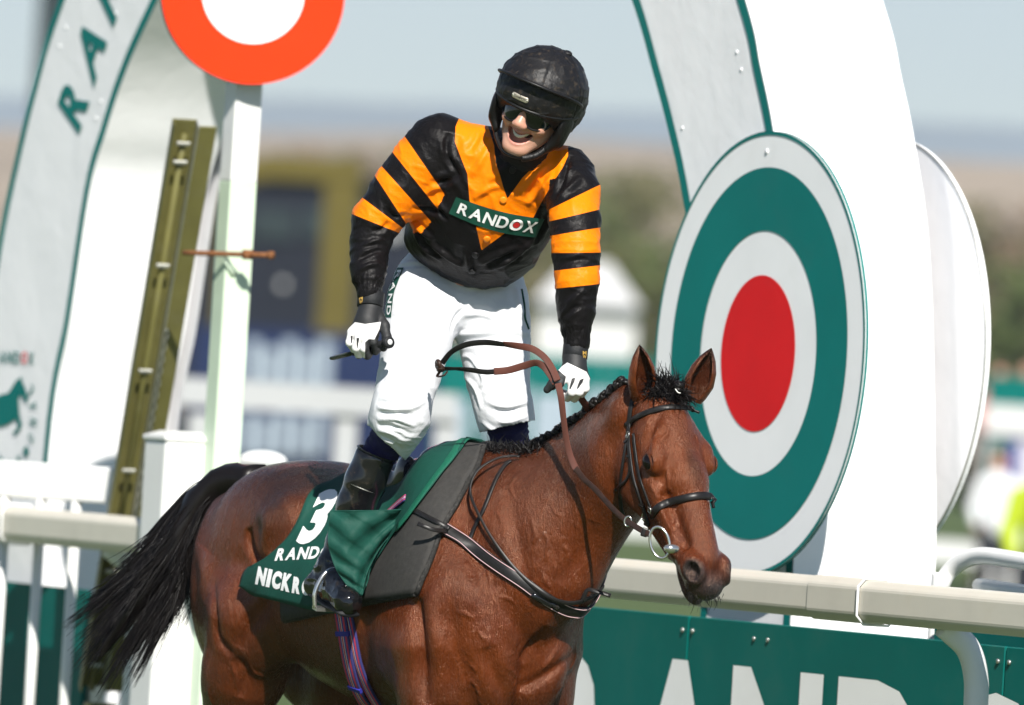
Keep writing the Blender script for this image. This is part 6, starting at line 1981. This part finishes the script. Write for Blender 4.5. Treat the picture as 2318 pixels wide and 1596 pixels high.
# ---- whip
whip = empty('whip', J(870, 776, 29.74)); tag(whip, 'black riding whip with padded flap held in the gloved fist', 'whip')
w0, w1, w2, w3 = J(880, 775, 29.715), J(845, 783, 29.78), J(800, 799, 29.86), J(752, 811, 30.05)
v, f = tube_vf([w0, w1, w2], [.0115, .011, .009], 12); obj('handle', v, f, M['glove_black'], whip)
e = unit(w0 - w1)
v, f = tube_vf([w0 - e * .014, w0 - e * .012, w0 + e * .004, w0 + e * .006], [.012, .0175, .0175, .015], 20); obj('end_cap', v, f, M['glove_black'], whip)
v, f = tube_vf([w0 + e * .0062, w0 + e * .0075], [.0085, .008], 16); obj('cap_disc', v, f, M['white_cloth_print'], whip)
M['whip_flap'] = mat('whip_flap', (.03, .035, .018), .4, .2, 30, bumps=(60, .3, .003))
v, f = tube_vf([w2, w2 * .7 + w3 * .3, w3], [.009, .0105, .0095], 12, flat=.6); obj('flap', v, f, M['whip_flap'], whip)

# letters round the neck gaiter
NGS = Surf([(gv, gf)])
word_decal(NGS, 'RANDOX', lambda u, w: np.array([1117 + 38 * u - w * 3 + 9 * w, 262 + 88 * u - 7 * w * 0 - 9 * w * .3]), .003, gaiter, M['white_cloth_print'], .02, None, M['red_cloth_print'], (0, 1, 0, 1))
word_decal(NGS, 'RANDOX', lambda u, w: np.array([1199 + 62 * u - 2 * w, 362 - 30 * u - 11 * w]), .003, gaiter, M['white_cloth_print'], .02, None, M['red_cloth_print'], (0, 1, 0, 1))
# ================================================================== tack
M['leather'] = mat('black_leather', (0.012, 0.011, 0.011), .38, .3, 40, bumps=(60, .3, .002), dirt=((.10, .08, .06), .2), dirt_scale=70)
M['brown_leather'] = mat('brown_leather', (0.035, 0.018, 0.013), .45, .3, 40, bumps=(60, .3, .002))
def rubber_mat():
    m, nt, b = new_mat('brown_rubber')
    v = coords(nt); c = mixc(nt, noise(nt, 30, 4, .6, v), (.105, .030, .020), (.165, .055, .036))
    nt.links.new(c, b.inputs['Base Color']); b.inputs['Roughness'].default_value = .6
    w = nt.nodes.new('ShaderNodeTexWave'); w.inputs['Scale'].default_value = 160; nt.links.new(v, w.inputs['Vector'])
    bump(nt, b, w.outputs['Fac'], .6, .002); return m
M['rubber'] = rubber_mat()
M['steel'] = mat('bit_steel', (.62, .61, .58), .2, .1, 30, metal=.9)
M['foam'] = mat('grey_foam_pad', (.040, .038, .036), .8, .2, 70, bumps=(260, .5, .002), dirt=((.085, .075, .06), .35), dirt_scale=30)
M['foam_edge'] = mat('foam_edge', (.022, .021, .020), .8, .5, 90, bumps=(120, .6, .004), dirt=((.16, .15, .14), .4), dirt_scale=90)
M['cloth_green'] = mat('number_cloth', (.004, .056, .040), .7, .12, 14, bumps=(55, .35, .006), spec=.3, dirt=((.012, .045, .035), .3), dirt_scale=9)
M['mesh_trim'] = mat('mesh_trim', (.008, .12, .07), .6, .3, 220, bumps=(300, .9, .003))
M['saddle'] = mat('navy_patent', (.008, .010, .024), .15, .2, 20, coat=.5)

def strap(name, pts, nrm, width, thick, mt, parent, bulge=.15):
    """strap with a rounded-rectangle section lying on normals nrm"""
    p = np.asarray(pts); t = np.gradient(p, axis=0); t /= np.maximum(np.linalg.norm(t, axis=1, keepdims=True), 1e-9)
    nr = np.asarray(nrm); nr = nr - t * np.sum(nr * t, 1, keepdims=True); nr /= np.maximum(np.linalg.norm(nr, axis=1, keepdims=True), 1e-9)
    s = np.cross(t, nr); w = np.broadcast_to(np.asarray(width, float), (len(p),))[:, None] / 2
    prof = [(-1, 0), (-1, .75), (-.86, 1), (0, 1 + bulge), (.86, 1), (1, .75), (1, 0)]
    V = np.stack([p + s * w * a + nr * thick * b for a, b in prof], 1); n, k = V.shape[:2]
    idx = np.arange(n * k).reshape(n, k); F_ = []
    for j in range(k):
        j2 = (j + 1) % k
        F_ += [tuple(q) for q in np.stack([idx[:-1, j], idx[1:, j], idx[1:, j2], idx[:-1, j2]], -1)]
    F_ += [tuple(idx[0]), tuple(idx[-1][::-1])]
    return obj(name, V.reshape(-1, 3), F_, mt, parent, fix=True)
def smooth_n(nr, it=6):
    for _ in range(it):
        q = nr.copy(); q[1:-1] = (nr[:-2] + nr[1:-1] * 2 + nr[2:]) / 4; nr = q / np.linalg.norm(q, axis=1, keepdims=True)
    return nr
def smooth_p(p, it=3):
    for _ in range(it):
        q = p.copy(); q[1:-1] = (p[:-2] + p[1:-1] * 2 + p[2:]) / 4; p = q
    return p
def hstrap(name, px, width, thick, mt, parent, lift=.0015, n=40, surf=None, sm=4):
    p, nr = (surf or HSF).path(px, lift, n)
    return strap(name, smooth_p(p, sm), smooth_n(nr), width, thick, mt, parent)
def ring(name, c, ax_, r, tr, mt, parent, sq=1.0, e1=None):
    a = unit(ax_); e1 = unit(np.cross(a, A3(.1, .3, 1))) if e1 is None else unit(e1 - a * np.dot(e1, a)); e2 = np.cross(a, e1)
    v, f = tube_vf([c + (e1 * math.cos(t) + e2 * math.sin(t) * sq) * r for t in np.linspace(0, 2 * np.pi, 33)[:-1]], tr, 8, closed=True)
    return obj(name, v, f, mt, parent)
def buckle(px, py, ang, w, h, parent, surf=None):
    p, n_ = (surf or HSF).px(px, py)
    if p is None: return
    if n_ @ CAM_F > 0: n_ = -n_
    a = unit(CAM_R * math.cos(ang) + CAM_U * math.sin(ang)); a = unit(a - n_ * (a @ n_)); b = np.cross(n_, a); p = p + n_ * .007
    v, f = tube_vf([p + a * w * i + b * h * j for i, j in ((-1, -1), (1, -1), (1, 1), (-1, 1))], .0018, 6, closed=True); obj('buckle', v, f, M['steel'], parent)

# ---- bridle
br_o = empty('bridle', HW(hd(.02, 0, 0))); tag(br_o, 'black leather bridle with D-ring bit on the horse head', 'bridle')
hstrap('browband', c4((298, 512), (345, 475), (400, 447), (470, 420), (540, 408), (620, 408), (690, 418), (728, 432)), .0165, .005, M['leather'], br_o)
hstrap('cheekpiece', c4((338, 365), (325, 440), (318, 540), (322, 640), (340, 790), (372, 900), (405, 1000), (432, 1090)), .0135, .0045, M['leather'], br_o, .003)
hstrap('noseband_hanger', c4((345, 560), (358, 680), (378, 800), (410, 900), (448, 1000)), .0095, .004, M['leather'], br_o)
hstrap('throatlash', c4((312, 560), (292, 680), (272, 820), (262, 930), (275, 1020), (300, 1085)), .0105, .004, M['leather'], br_o)
hstrap('noseband', c4((448, 1035), (490, 985), (560, 955), (640, 935), (720, 922), (780, 925), (806, 950), (815, 990)), .0215, .007, M['leather'], br_o)
hstrap('keeper_strap', c4((328, 700), (325, 780), (295, 840), (230, 885)), .0085, .003, M['leather'], br_o, .004)
for q, a in ((c4((318, 570))[0], 1.3), (c4((410, 1040))[0], 1.0), (c4((445, 1000))[0], .9)):
    buckle(*q, a, .008, .007, br_o)
for q in c4((308, 605), (322, 690), (395, 975), (425, 1085)):
    p, n_ = HSF.px(*q)
    if p is not None:
        if n_ @ CAM_F > 0: n_ = -n_
        a = unit(CAM_R - n_ * (CAM_R @ n_)); b = np.cross(n_, a); mb = MB(); mb.box(p + n_ * .005, a * .0095, b * .0035, n_ * .004); mb.build('keeper', M['leather'], br_o, smooth=False)
bitc = P(1493, 1228, 29.20)
_e = unit(CAM_R * .25 - CAM_U * 1.0)
ring('bit_ring', bitc, -CAM_F + CAM_R * -.3, .045, .0042, M['steel'], br_o, .62, _e)
v, f = tube_vf(spline([P(1504, 1241, 29.19), P(1518, 1242, 29.185), P(1534, 1243, 29.20)], 8), [.008, .010, .0125, .0135, .0135, .013, .012, .009], 14); obj('mouthpiece', v, f, M['steel'], br_o)
q = P(1421, 1180, 29.31); ring('slider_ring', q, -CAM_F + CAM_R * -.4, .014, .0028, M['steel'], br_o, .7, CAM_R * .3 + CAM_U)

# ---- reins
re_o = empty('reins', P(1290, 860, 29.55)); tag(re_o, 'brown rubber-grip reins looped through the white-gloved hand', 'reins')
def ribbon(name, pts, width, thick, mt, nrm=None, n=50, twist=None):
    q = spline([P(*x) for x in pts], n); nn_ = np.tile(unit(-CAM_F), (n, 1)) if nrm is None else spline(nrm, n)
    if twist is not None:
        t = np.gradient(q, axis=0); t /= np.linalg.norm(t, axis=1, keepdims=True); tw = np.interp(np.linspace(0, 1, n), np.linspace(0, 1, len(twist)), twist)
        b = np.cross(t, nn_); nn_ = nn_ * np.cos(np.radians(tw))[:, None] + b * np.sin(np.radians(tw))[:, None]
    return strap(name, q, nn_, width, thick, mt, re_o, 0.0)
# loop between the hand and the knot in front of the thighs
ribbon('rein_loop', [(1000, 822, 29.70), (1022, 796, 29.68), (1055, 780, 29.66), (1098, 775, 29.64), (1141, 779, 29.62)], .0165, .0028, M['leather'], twist=[20, 35, 15, 10, 45])
ribbon('rein_grip', [(1139, 778, 29.62), (1172, 783, 29.61), (1205, 790, 29.60), (1232, 809, 29.585), (1250, 835, 29.565), (1262, 862, 29.55)], .0195, .0026, M['rubber'], twist=[50, 20, 0, 0, 0, 10])
ribbon('rein_loop', [(1002, 834, 29.69), (1030, 834, 29.67), (1064, 837, 29.65), (1098, 842, 29.64), (1122, 841, 29.63)], .0150, .0028, M['leather'], twist=[40, 60, 30, 10, 0])
ribbon('rein_grip', [(1118, 841, 29.63), (1150, 838, 29.62), (1185, 828, 29.61), (1212, 821, 29.60), (1230, 829, 29.585), (1244, 846, 29.57), (1258, 868, 29.56)], .0205, .0026, M['rubber'], twist=[0, 0, 10, 30, 20, 10, 0])
for k in range(3):
    c = P(992 + 3 * k, 826 + 5 * k, 29.69); ring('knot', c, unit(CAM_R * (.9 - .5 * k) + CAM_F * .3 + CAM_U * (.2 + .4 * k)), .0135 - .002 * k, .0062, M['brown_leather'], re_o, .8)
v, f = tube_vf(spline([P(996, 840, 29.69), P(990, 852, 29.70), P(1004, 850, 29.68), P(1012, 842, 29.69)], 16), .0052, 8, flat=.5); obj('knot', v, f, M['brown_leather'], re_o)
# down to the bit on the near side
_p1 = [(1263, 868, 29.55), (1270, 900, 29.54), (1276, 950, 29.545), (1283, 1000, 29.55), (1292, 1035, 29.545), (1306, 1066, 29.53)]
ribbon('rein_grip', _p1, .0195, .0026, M['rubber'], twist=[0, 20, 35, 35, 25, 10])
ribbon('rein', [(1303, 1060, 29.53), (1322, 1084, 29.50), (1348, 1108, 29.45), (1391, 1155, 29.36), (1420, 1180, 29.31), (1450, 1199, 29.25), (1472, 1211, 29.215)], .0165, .003, M['brown_leather'], twist=[10, 20, 25, 25, 15, 10, 0])
ribbon('rein_grip', [(1300, 880, 29.57), (1316, 903, 29.60), (1330, 924, 29.64), (1346, 948, 29.72), (1366, 975, 29.86)], .0205, .0026, M['rubber'], twist=[10, 10, 10, 10, 10])
ribbon('rein', [(1366, 975, 29.86), (1450, 1080, 29.72), (1560, 1190, 29.50), (1612, 1225, 29.34)], .0165, .003, M['brown_leather'])
q = P(1459, 1205, 29.235); mb = MB(); mb.box(q, unit(CAM_R - CAM_U * .3) * .010, unit(CAM_U + CAM_R * .3) * .013, CAM_F * .007); o = mb.build('rein_stop', M['leather'], re_o, smooth=False); bevel(o, .004, 2)

# ---- pad and cloth over the barrel
def body_pt(X, ph, lift=0.0):
    """point on the barrel at length X, angle ph from the spine (positive to the off side)"""
    c = HW(A3(X, 0, 1.17)); d = (A3(0, -math.sin(ph), math.cos(ph)) @ HR)
    p, n_ = HSF.cast(c + d * .9, -d)
    if p is None: p, n_ = c + d * .3, d
    if n_ @ d < 0: n_ = -n_
    return p, n_, d
def xphi(px, py):
    p, _ = HSF.px(px, py)
    if p is None: return None
    q = HL(p); return np.array([q[0], math.atan2(-q[1], q[2] - 1.17)])
def drape(front, back, nu, nv, lift, far=-1.1, lift_fn=None, it=8):
    """front/back: lists of (X, phi) from the spine down the off side; mirrored part on the near side follows to angle far"""
    fr, bk_ = spline(front, nv), spline(back, nv)
    ph_f = np.concatenate([np.linspace(far, fr[0, 1], 12)[:-1], fr[:, 1]]); xf = np.concatenate([np.full(11, fr[0, 0]), fr[:, 0]])
    ph_b = np.concatenate([np.linspace(far, bk_[0, 1], 12)[:-1], bk_[:, 1]]); xb = np.concatenate([np.full(11, bk_[0, 0]), bk_[:, 0]])
    m = len(xf); G = np.zeros((nu, m, 3)); N_ = np.zeros((nu, m, 3))
    for i in range(nu):
        u = i / (nu - 1)
        for j in range(m):
            p, n_, d = body_pt(xf[j] * (1 - u) + xb[j] * u, ph_f[j] * (1 - u) + ph_b[j] * u)
            G[i, j] = p; N_[i, j] = unit(n_ + d)
    for _ in range(it):
        Q = G.copy(); Q[1:-1, 1:-1] = (G[:-2, 1:-1] + G[2:, 1:-1] + G[1:-1, :-2] + G[1:-1, 2:] + 2 * G[1:-1, 1:-1]) / 6; G = Q
        K = N_.copy(); K[1:-1, 1:-1] = (N_[:-2, 1:-1] + N_[2:, 1:-1] + N_[1:-1, :-2] + N_[1:-1, 2:] + N_[1:-1, 1:-1]) / 5; N_ = K / np.linalg.norm(K, axis=2, keepdims=True)
    L_ = np.full((nu, m), lift)
    if lift_fn is not None:
        for i in range(nu):
            for j in range(m): L_[i, j] += lift_fn(i / (nu - 1), max(0, (j - 11) / (nv - 1)))
    return G + N_ * L_[..., None]
def front_list(pxs, X0):
    out_ = [np.array([X0, 0.0])]
    for x, y in pxs:
        q = xphi(x, y)
        if q is not None and q[1] > out_[-1][1] + .02: out_.append(q)
    return out_
pf = front_list([(1085, 1056), (1060, 1100), (1030, 1155), (1004, 1202), (978, 1275), (950, 1345)], .10)
pb = [np.array([-.60, 0.0])] + [q for q in [xphi(652, 1402)] if q is not None]
pb = [np.array([-.44, 0.0]), np.array([-.44, .5]), np.array([-.45, .95]), pb[-1] if len(pb) > 1 else np.array([-.55, 1.35])]
Gp = drape(pf, pb, 40, 34, .012)
pad = empty('saddle_pad', HW(A3(-.25, 0, 1.55))); tag(pad, 'thick grey foam pad under the number cloth', 'saddle pad')
v, f = grid_vf(Gp); o = obj('foam', v, f, M['foam'], pad, fix=True); solidify(o, .012, 1)
o2 = obj('trim_edge', *tube_vf(Gp[0] + unit(-HXv) * .0, .0095, 8), M['foam_edge'], pad)
v, f = tube_vf(np.vstack([Gp[:, -1]]), .0085, 8); obj('trim_edge', v, f, M['foam_edge'], pad)

nc = empty('number_cloth', HW(A3(-.35, 0, 1.58))); tag(nc, 'green number cloth with white numeral and horse name, front corner lifted', 'saddle cloth')
cf = front_list([(1046, 1046), (1010, 1092), (975, 1140), (940, 1185), (905, 1225), (870, 1275), (840, 1340), (815, 1388)], .0)
cb = [np.array([-.60, 0.0])]
for x, y in ((765, 1104), (722, 1120), (690, 1172), (665, 1230), (622, 1270), (585, 1296), (567, 1332)):
    q = xphi(x, y)
    if q is not None and q[1] > cb[-1][1] + .02: cb.append(q)
def clift(u, t):
    return .012 * smoothstep(.5, 1, np.array(t)) * smoothstep(.3, 1, np.array(u)) + .004 * math.sin(u * 9 + t * 6) * t + .003 * math.sin(t * 17 + u * 5) * u * t
Gc = drape(cf, cb, 44, 40, .031, lift_fn=clift)
v, f = grid_vf(Gc); cloth = obj('cloth', v, f, M['cloth_green'], nc, fix=True); solidify(cloth, .003, 1)
tr = Gc[0]; trn = np.array([HSF.near(p)[1] for p in tr])
k0 = 14
strap('mesh_trim', Gc[1][11:34] , smooth_n(np.array([unit(p - HW(A3(HL(p)[0], 0, 1.17))) for p in Gc[1][11:34]])), .030, .004, M['mesh_trim'], nc)
CSF = Surf([(v, f)])
# numeral, word and horse name
def cl_word(word, x0, y0, x1, y1, up, spans, bold=.05, dot=False, slope=0.0):
    mp = lambda u, w: np.array([x0 + (x1 - x0) * u + up[0] * w, y0 + (y1 - y0) * u + up[1] * w])
    word_decal(CSF, word, mp, .0065, cloth, M['white_cloth_print'], bold, spans, M['red_cloth_print'] if dot else None, (0, 1, 0, 1))
v3, f3 = text_vf('3', .05, .08); lo, hi = v3.min(0), v3.max(0); q3 = (v3 - lo) / np.maximum(hi - lo, 1e-6)
decal(CSF, q3, f3, quad_map((667, 1234), (716, 1230), (778, 1104), (724, 1112)), .0065, 'numeral', M['white_cloth_print'], cloth)
cl_word('RANDOX', 622, 1270, 772, 1262, (9, -28), [.8, .95, .9, .88, 1, .9], .04, True)
cl_word('NICK', 578, 1322, 656, 1341, (8, -40), [1, .42, .95, .95], .07)
cl_word('ROCKETT', 661, 1342, 800, 1368, (5, -37), [.9, 1.1, .9, .9, .7, .8, .8], .07)
# lifted front corner lying over the boot
FL = [[(748, 1157, 29.835), (800, 1157, 29.80), (860, 1156, 29.83), (905, 1154, 29.86), (940, 1150, 29.885)],
      [(746, 1190, 29.83), (798, 1190, 29.79), (855, 1185, 29.83), (895, 1178, 29.86), (925, 1168, 29.88)],
      [(744, 1228, 29.82), (792, 1230, 29.79), (842, 1225, 29.83), (875, 1210, 29.855), (900, 1196, 29.875)],
      [(758, 1280, 29.81), (796, 1278, 29.79), (830, 1270, 29.82), (850, 1252, 29.845), (868, 1230, 29.865)],
      [(784, 1322, 29.80), (806, 1322, 29.79), (822, 1312, 29.81), (832, 1296, 29.83), (842, 1275, 29.85)],
      [(812, 1352, 29.80), (818, 1350, 29.79), (822, 1342, 29.80), (826, 1332, 29.82), (832, 1318, 29.84)]]
FA = np.array(FL, float); nu, nv = 80, 70
tmp = np.array([spline(r_, nv) for r_ in FA]); FG = np.array([spline(tmp[:, j], nu) for j in range(nv)]).transpose(1, 0, 2)
uu, vv_ = np.meshgrid(np.linspace(0, 1, nu), np.linspace(0, 1, nv), indexing='ij')
ang = (vv_ * 1.0 + uu * .9)
_sh = lambda x: np.sign(np.sin(x)) * np.abs(np.sin(x)) ** .7
FG[..., 2] += .010 * _sh(ang * 17 + 1.5 * np.sin(vv_ * 5)) * np.clip(vv_ * 1.6, 0, 1) * (1 - .3 * uu) + .005 * _sh((vv_ * .8 - uu * 1.2) * 21 + 2 * np.sin(uu * 4)) * (1 - vv_ * .5)
FW = np.array([[P(*q) for q in r_] for r_ in FG])
v, f = grid_vf(FW); fl = obj('folded_corner', v, f, M['cloth_green'], nc, fix=True); solidify(fl, .003, 0)
v, f = tube_vf(np.vstack([FW[0][:, :]]), .0028, 6); obj('hem', v, f, M['cloth_green'], fl)
v, f = tube_vf(FW[:, 0], .0028, 6); obj('hem', v, f, M['cloth_green'], fl)

# ---- saddle, girth, stirrups
sd_o = empty('saddle', HW(A3(-.25, 0, 1.6))); tag(sd_o, 'small navy racing saddle under the jockey on the green cloth', 'saddle')
SDF_ = Field(A3(-.60, -.26, 1.36), A3(.08, .26, 1.75), .005)
SDF_.chain([(-.46, 0, 1.500), (-.36, 0, 1.490), (-.22, 0, 1.500), (-.13, 0, 1.545), (-.09, 0, 1.575)], [.042, .038, .036, .032, .024], .03, A3(0, 1, 0), 1.9)
for s in (-1, 1):
    SDF_.ell((-.13, s * .125, 1.50), (.05, .022, .05), .02); SDF_.ell((-.27, s * .13, 1.46), (.13, .02, .05), .02)
v, f = SDF_.mesh(2); obj('seat', HW(v), f, M['saddle'], sd_o)
def stripe_mat():
    m, nt, b = new_mat('striped_webbing')
    a = attr(nt, 'across')
    c = ramp(nt, a, [(0, (.03, .03, .16)), (.10, (.03, .03, .16)), (.14, (.5, .03, .05)), (.24, (.5, .03, .05)), (.28, (.05, .05, .25)), (.38, (.05, .05, .25)), (.42, (.55, .52, .5)), (.48, (.45, .03, .05)), (.56, (.45, .03, .05)), (.60, (.55, .52, .5)), (.64, (.05, .05, .25)), (.74, (.05, .05, .25)), (.78, (.5, .03, .05)), (.88, (.5, .03, .05)), (.92, (.03, .03, .16))], 'CONSTANT')
    nt.links.new(c, b.inputs['Base Color']); b.inputs['Roughness'].default_value = .8
    bump(nt, b, noise(nt, 300, 2, .5, coords(nt)), .5, .002); return m
M['webbing'] = stripe_mat()
def web(name, p, nr, width, thick, parent):
    o = strap(name, p, nr, width, thick, M['webbing'], parent)
    set_attr(o.data, 'across', np.tile(np.array([0, .02, .07, .5, .93, .98, 1.0]), len(p))); return o
gp_, gn = HSF.path([(768, 1340), (778, 1390), (786, 1440), (796, 1500), (812, 1552), (838, 1596), (862, 1625)], .012, 40)
web('girth', smooth_p(gp_, 8), smooth_n(gn, 20), .046, .006, sd_o)
gp2, gn2 = HSF.path([(786, 1372), (800, 1440), (812, 1500), (832, 1552), (858, 1596), (880, 1622)], .004, 40)
web('girth', smooth_p(gp2, 8), smooth_n(gn2, 20), .040, .006, sd_o)
M['blue_loop'] = mat('blue_loop', (.03, .03, .28), .6, .15, 50)
for k_ in (12, 26):
    q, n_ = gp_[k_], gn[k_]; tt = unit(gp_[k_ + 1] - gp_[k_ - 1]); sx = np.cross(tt, n_); mb = MB(); mb.box(q + n_ * .004, tt * .007, sx * .026, n_ * .0055); mb.build('keeper', M['blue_loop'], sd_o, smooth=False)
sp_, sn = CSF.path([(922, 1128), (905, 1142), (885, 1160), (868, 1172)], .006, 16)
web('surcingle', sp_, smooth_n(sn), .022, .004, sd_o)
# stirrup irons and leathers
for s, (tp, ft, hl) in enumerate(((HW(A3(-.14, -.19, 1.44)), btoe * .55 + bheel * .45, bheel), (HW(A3(-.14, .19, 1.44)), ltoe * .55 + lheel * .45, lheel))):
    d = unit((btoe - bheel) if s == 0 else (ltoe - lheel)); sdv = unit(np.cross(Z3, d)); ctr = ft + A3(0, 0, -.045)
    pts = [ctr + sdv * .058, ctr + sdv * .060 + Z3 * .05, ctr + sdv * .035 + Z3 * .10, ctr + Z3 * .118, ctr - sdv * .035 + Z3 * .10, ctr - sdv * .060 + Z3 * .05, ctr - sdv * .058]
    v, f = tube_vf(spline(pts, 30), .0065, 10); iron = obj('stirrup_iron', v, f, M['steel'], sd_o)
    mb = MB(); mb.box(ctr, sdv * .060, d * .018, Z3 * .005); mb.build('tread', M['steel'], iron, smooth=False)
    top = ctr + Z3 * .12
    v = np.linspace(0, 1, 12)[:, None] * (top - tp) + tp
    strap('stirrup_leather', v, np.tile(unit(A3(-.9, -.4, 0)), (12, 1)), .016, .004, M['leather'], sd_o)

# ---- breastplate
bp_o = empty('breastplate', HW(A3(.35, 0, 1.1))); tag(bp_o, 'black breastplate straps with pink and white piping across the chest', 'breastplate')
wide = [(1003, 1196), (1035, 1217), (1062, 1235), (1095, 1257), (1137, 1287), (1178, 1316), (1215, 1342), (1250, 1364), (1282, 1380), (1308, 1384)]
wp_, wn = HSF.path(wide, .004, 60); wp_ = smooth_p(wp_, 10); wn = smooth_n(wn, 25)
def wrap_on(p, nr, steps, step, pull, lift):
    """carry a strap on round the body out of sight, staying on the skin"""
    P_, N_ = list(p), list(nr)
    t = unit(P_[-1] - P_[-3])
    for _ in range(steps):
        q = P_[-1] + t * step; s_, n_ = HSF.near(q); n_ = n_ if n_ @ (q - HW(A3(HL(q)[0] - .1, 0, 1.17))) > 0 else -n_
        q = s_ + n_ * lift; N_.append(unit(N_[-1] + n_)); t2 = unit(q - P_[-1] + np.asarray(pull) * step); P_.append(q); t = t2
    return np.array(P_), np.array(N_)
wp2, wn2 = wrap_on(wp_, wn, 12, .016, HYv * .5 + Z3 * .1, .004)
ws = strap('chest_strap', wp2, wn2, .038, .007, M['leather'], bp_o)
M['piping_pink'] = mat('piping_pink', (.62, .42, .44), .6, .1, 60)
tg_ = np.gradient(wp2, axis=0); tg_ /= np.linalg.norm(tg_, axis=1, keepdims=True); sdw = np.cross(tg_, wn2); sdw /= np.linalg.norm(sdw, axis=1, keepdims=True)
for s in (-1, 1):
    v, f = tube_vf(wp2 + sdw * s * .0150 + wn2 * .0078, .0012, 6); obj('piping', v, f, M['piping_pink'], ws)
PSF = Surf([(HVW, HFc), grid_vf(Gp)])
hstrap('girth_strap', [(918, 1148), (945, 1160), (975, 1177), (1002, 1192), (1018, 1202)], .0150, .004, M['leather'], bp_o, .014, 24, PSF)
p0, n0 = PSF.px(1012, 1207); 
if n0 @ CAM_F > 0: n0 = -n0
tb = [p0 + n0 * .012, P(985, 1200, p0[1] - .05), P(962, 1192, p0[1] - .055), P(946, 1186, p0[1] - .045)]
strap('strap_end', spline(tb, 14), np.tile(unit(-CAM_F + CAM_U * .3), (14, 1)), .0125, .003, M['leather'], bp_o)
buckle(1009, 1193, -.5, .010, .008, bp_o, PSF)
hstrap('neck_strap', [(1050, 1242), (1064, 1222), (1078, 1190), (1095, 1157), (1112, 1115), (1126, 1082), (1145, 1054), (1158, 1046)], .0120, .004, M['leather'], bp_o, .004, 40)
lp = [(1180, 1040, .01), (1150, 1046, .02), (1118, 1062, .03), (1092, 1082, .035), (1080, 1108, .035), (1083, 1140, .03), (1098, 1180, .022), (1121, 1225, .015), (1156, 1278, .010), (1194, 1316, .012), (1225, 1338, .016), (1252, 1353, .018), (1285, 1360, .016), (1312, 1356, .012)]
q_, nq = HSF.path([a[:2] for a in lp], 0, 60); lf_ = spline([[a[2]] for a in lp], 60)
q_ = smooth_p(q_, 4) + smooth_n(nq, 12) * lf_
_nl = len(q_); mq_, mn_ = wrap_on(q_, smooth_n(nq, 12), 6, .016, HYv * .5 + Z3 * .3, .008)
strap('running_martingale', mq_, mn_, np.interp(np.linspace(0, 1, len(mq_)), [0, .45, .7, 1], [.0075, .008, .0125, .013]), .0035, M['leather'], bp_o)
e0 = q_[-1]; strap('strap_end', spline([e0, P(1330, 1336, e0[1] - .01), P(1352, 1340, e0[1] - .02), P(1382, 1349, e0[1] - .02)], 14), np.tile(unit(-CAM_F + CAM_U * .6), (14, 1)), .0125, .0035, M['leather'], bp_o)
q2, n2 = HSF.path([(1205, 1346), (1232, 1360), (1260, 1376)], .0135, 14); strap('maker_tab', q2, smooth_n(n2), .013, .003, M['patent'], bp_o)
# ================================================================== air
hz_m = bpy.data.materials.new('haze_air'); hz_m.use_nodes = True
_nt = hz_m.node_tree
for _n in list(_nt.nodes):
    if _n.type == 'BSDF_PRINCIPLED': _nt.nodes.remove(_n)
_pv = _nt.nodes.new('ShaderNodeVolumePrincipled'); _pv.inputs['Density'].default_value = 1.4e-4; _pv.inputs['Color'].default_value = (.84, .93, 1.0, 1); _pv.inputs['Anisotropy'].default_value = 0.0
_nt.links.new(_pv.outputs[0], _nt.nodes['Material Output'].inputs['Volume'])
mb = MB(); mb.box(A3(0, 4600, 249), A3(6100, 0, 0), A3(0, 4900, 0), A3(0, 0, 251))
hz_o = mb.build('haze', hz_m, None, smooth=False, fix=True); tag(hz_o, 'thin pale blue haze over the whole course', 'haze', kind='stuff')
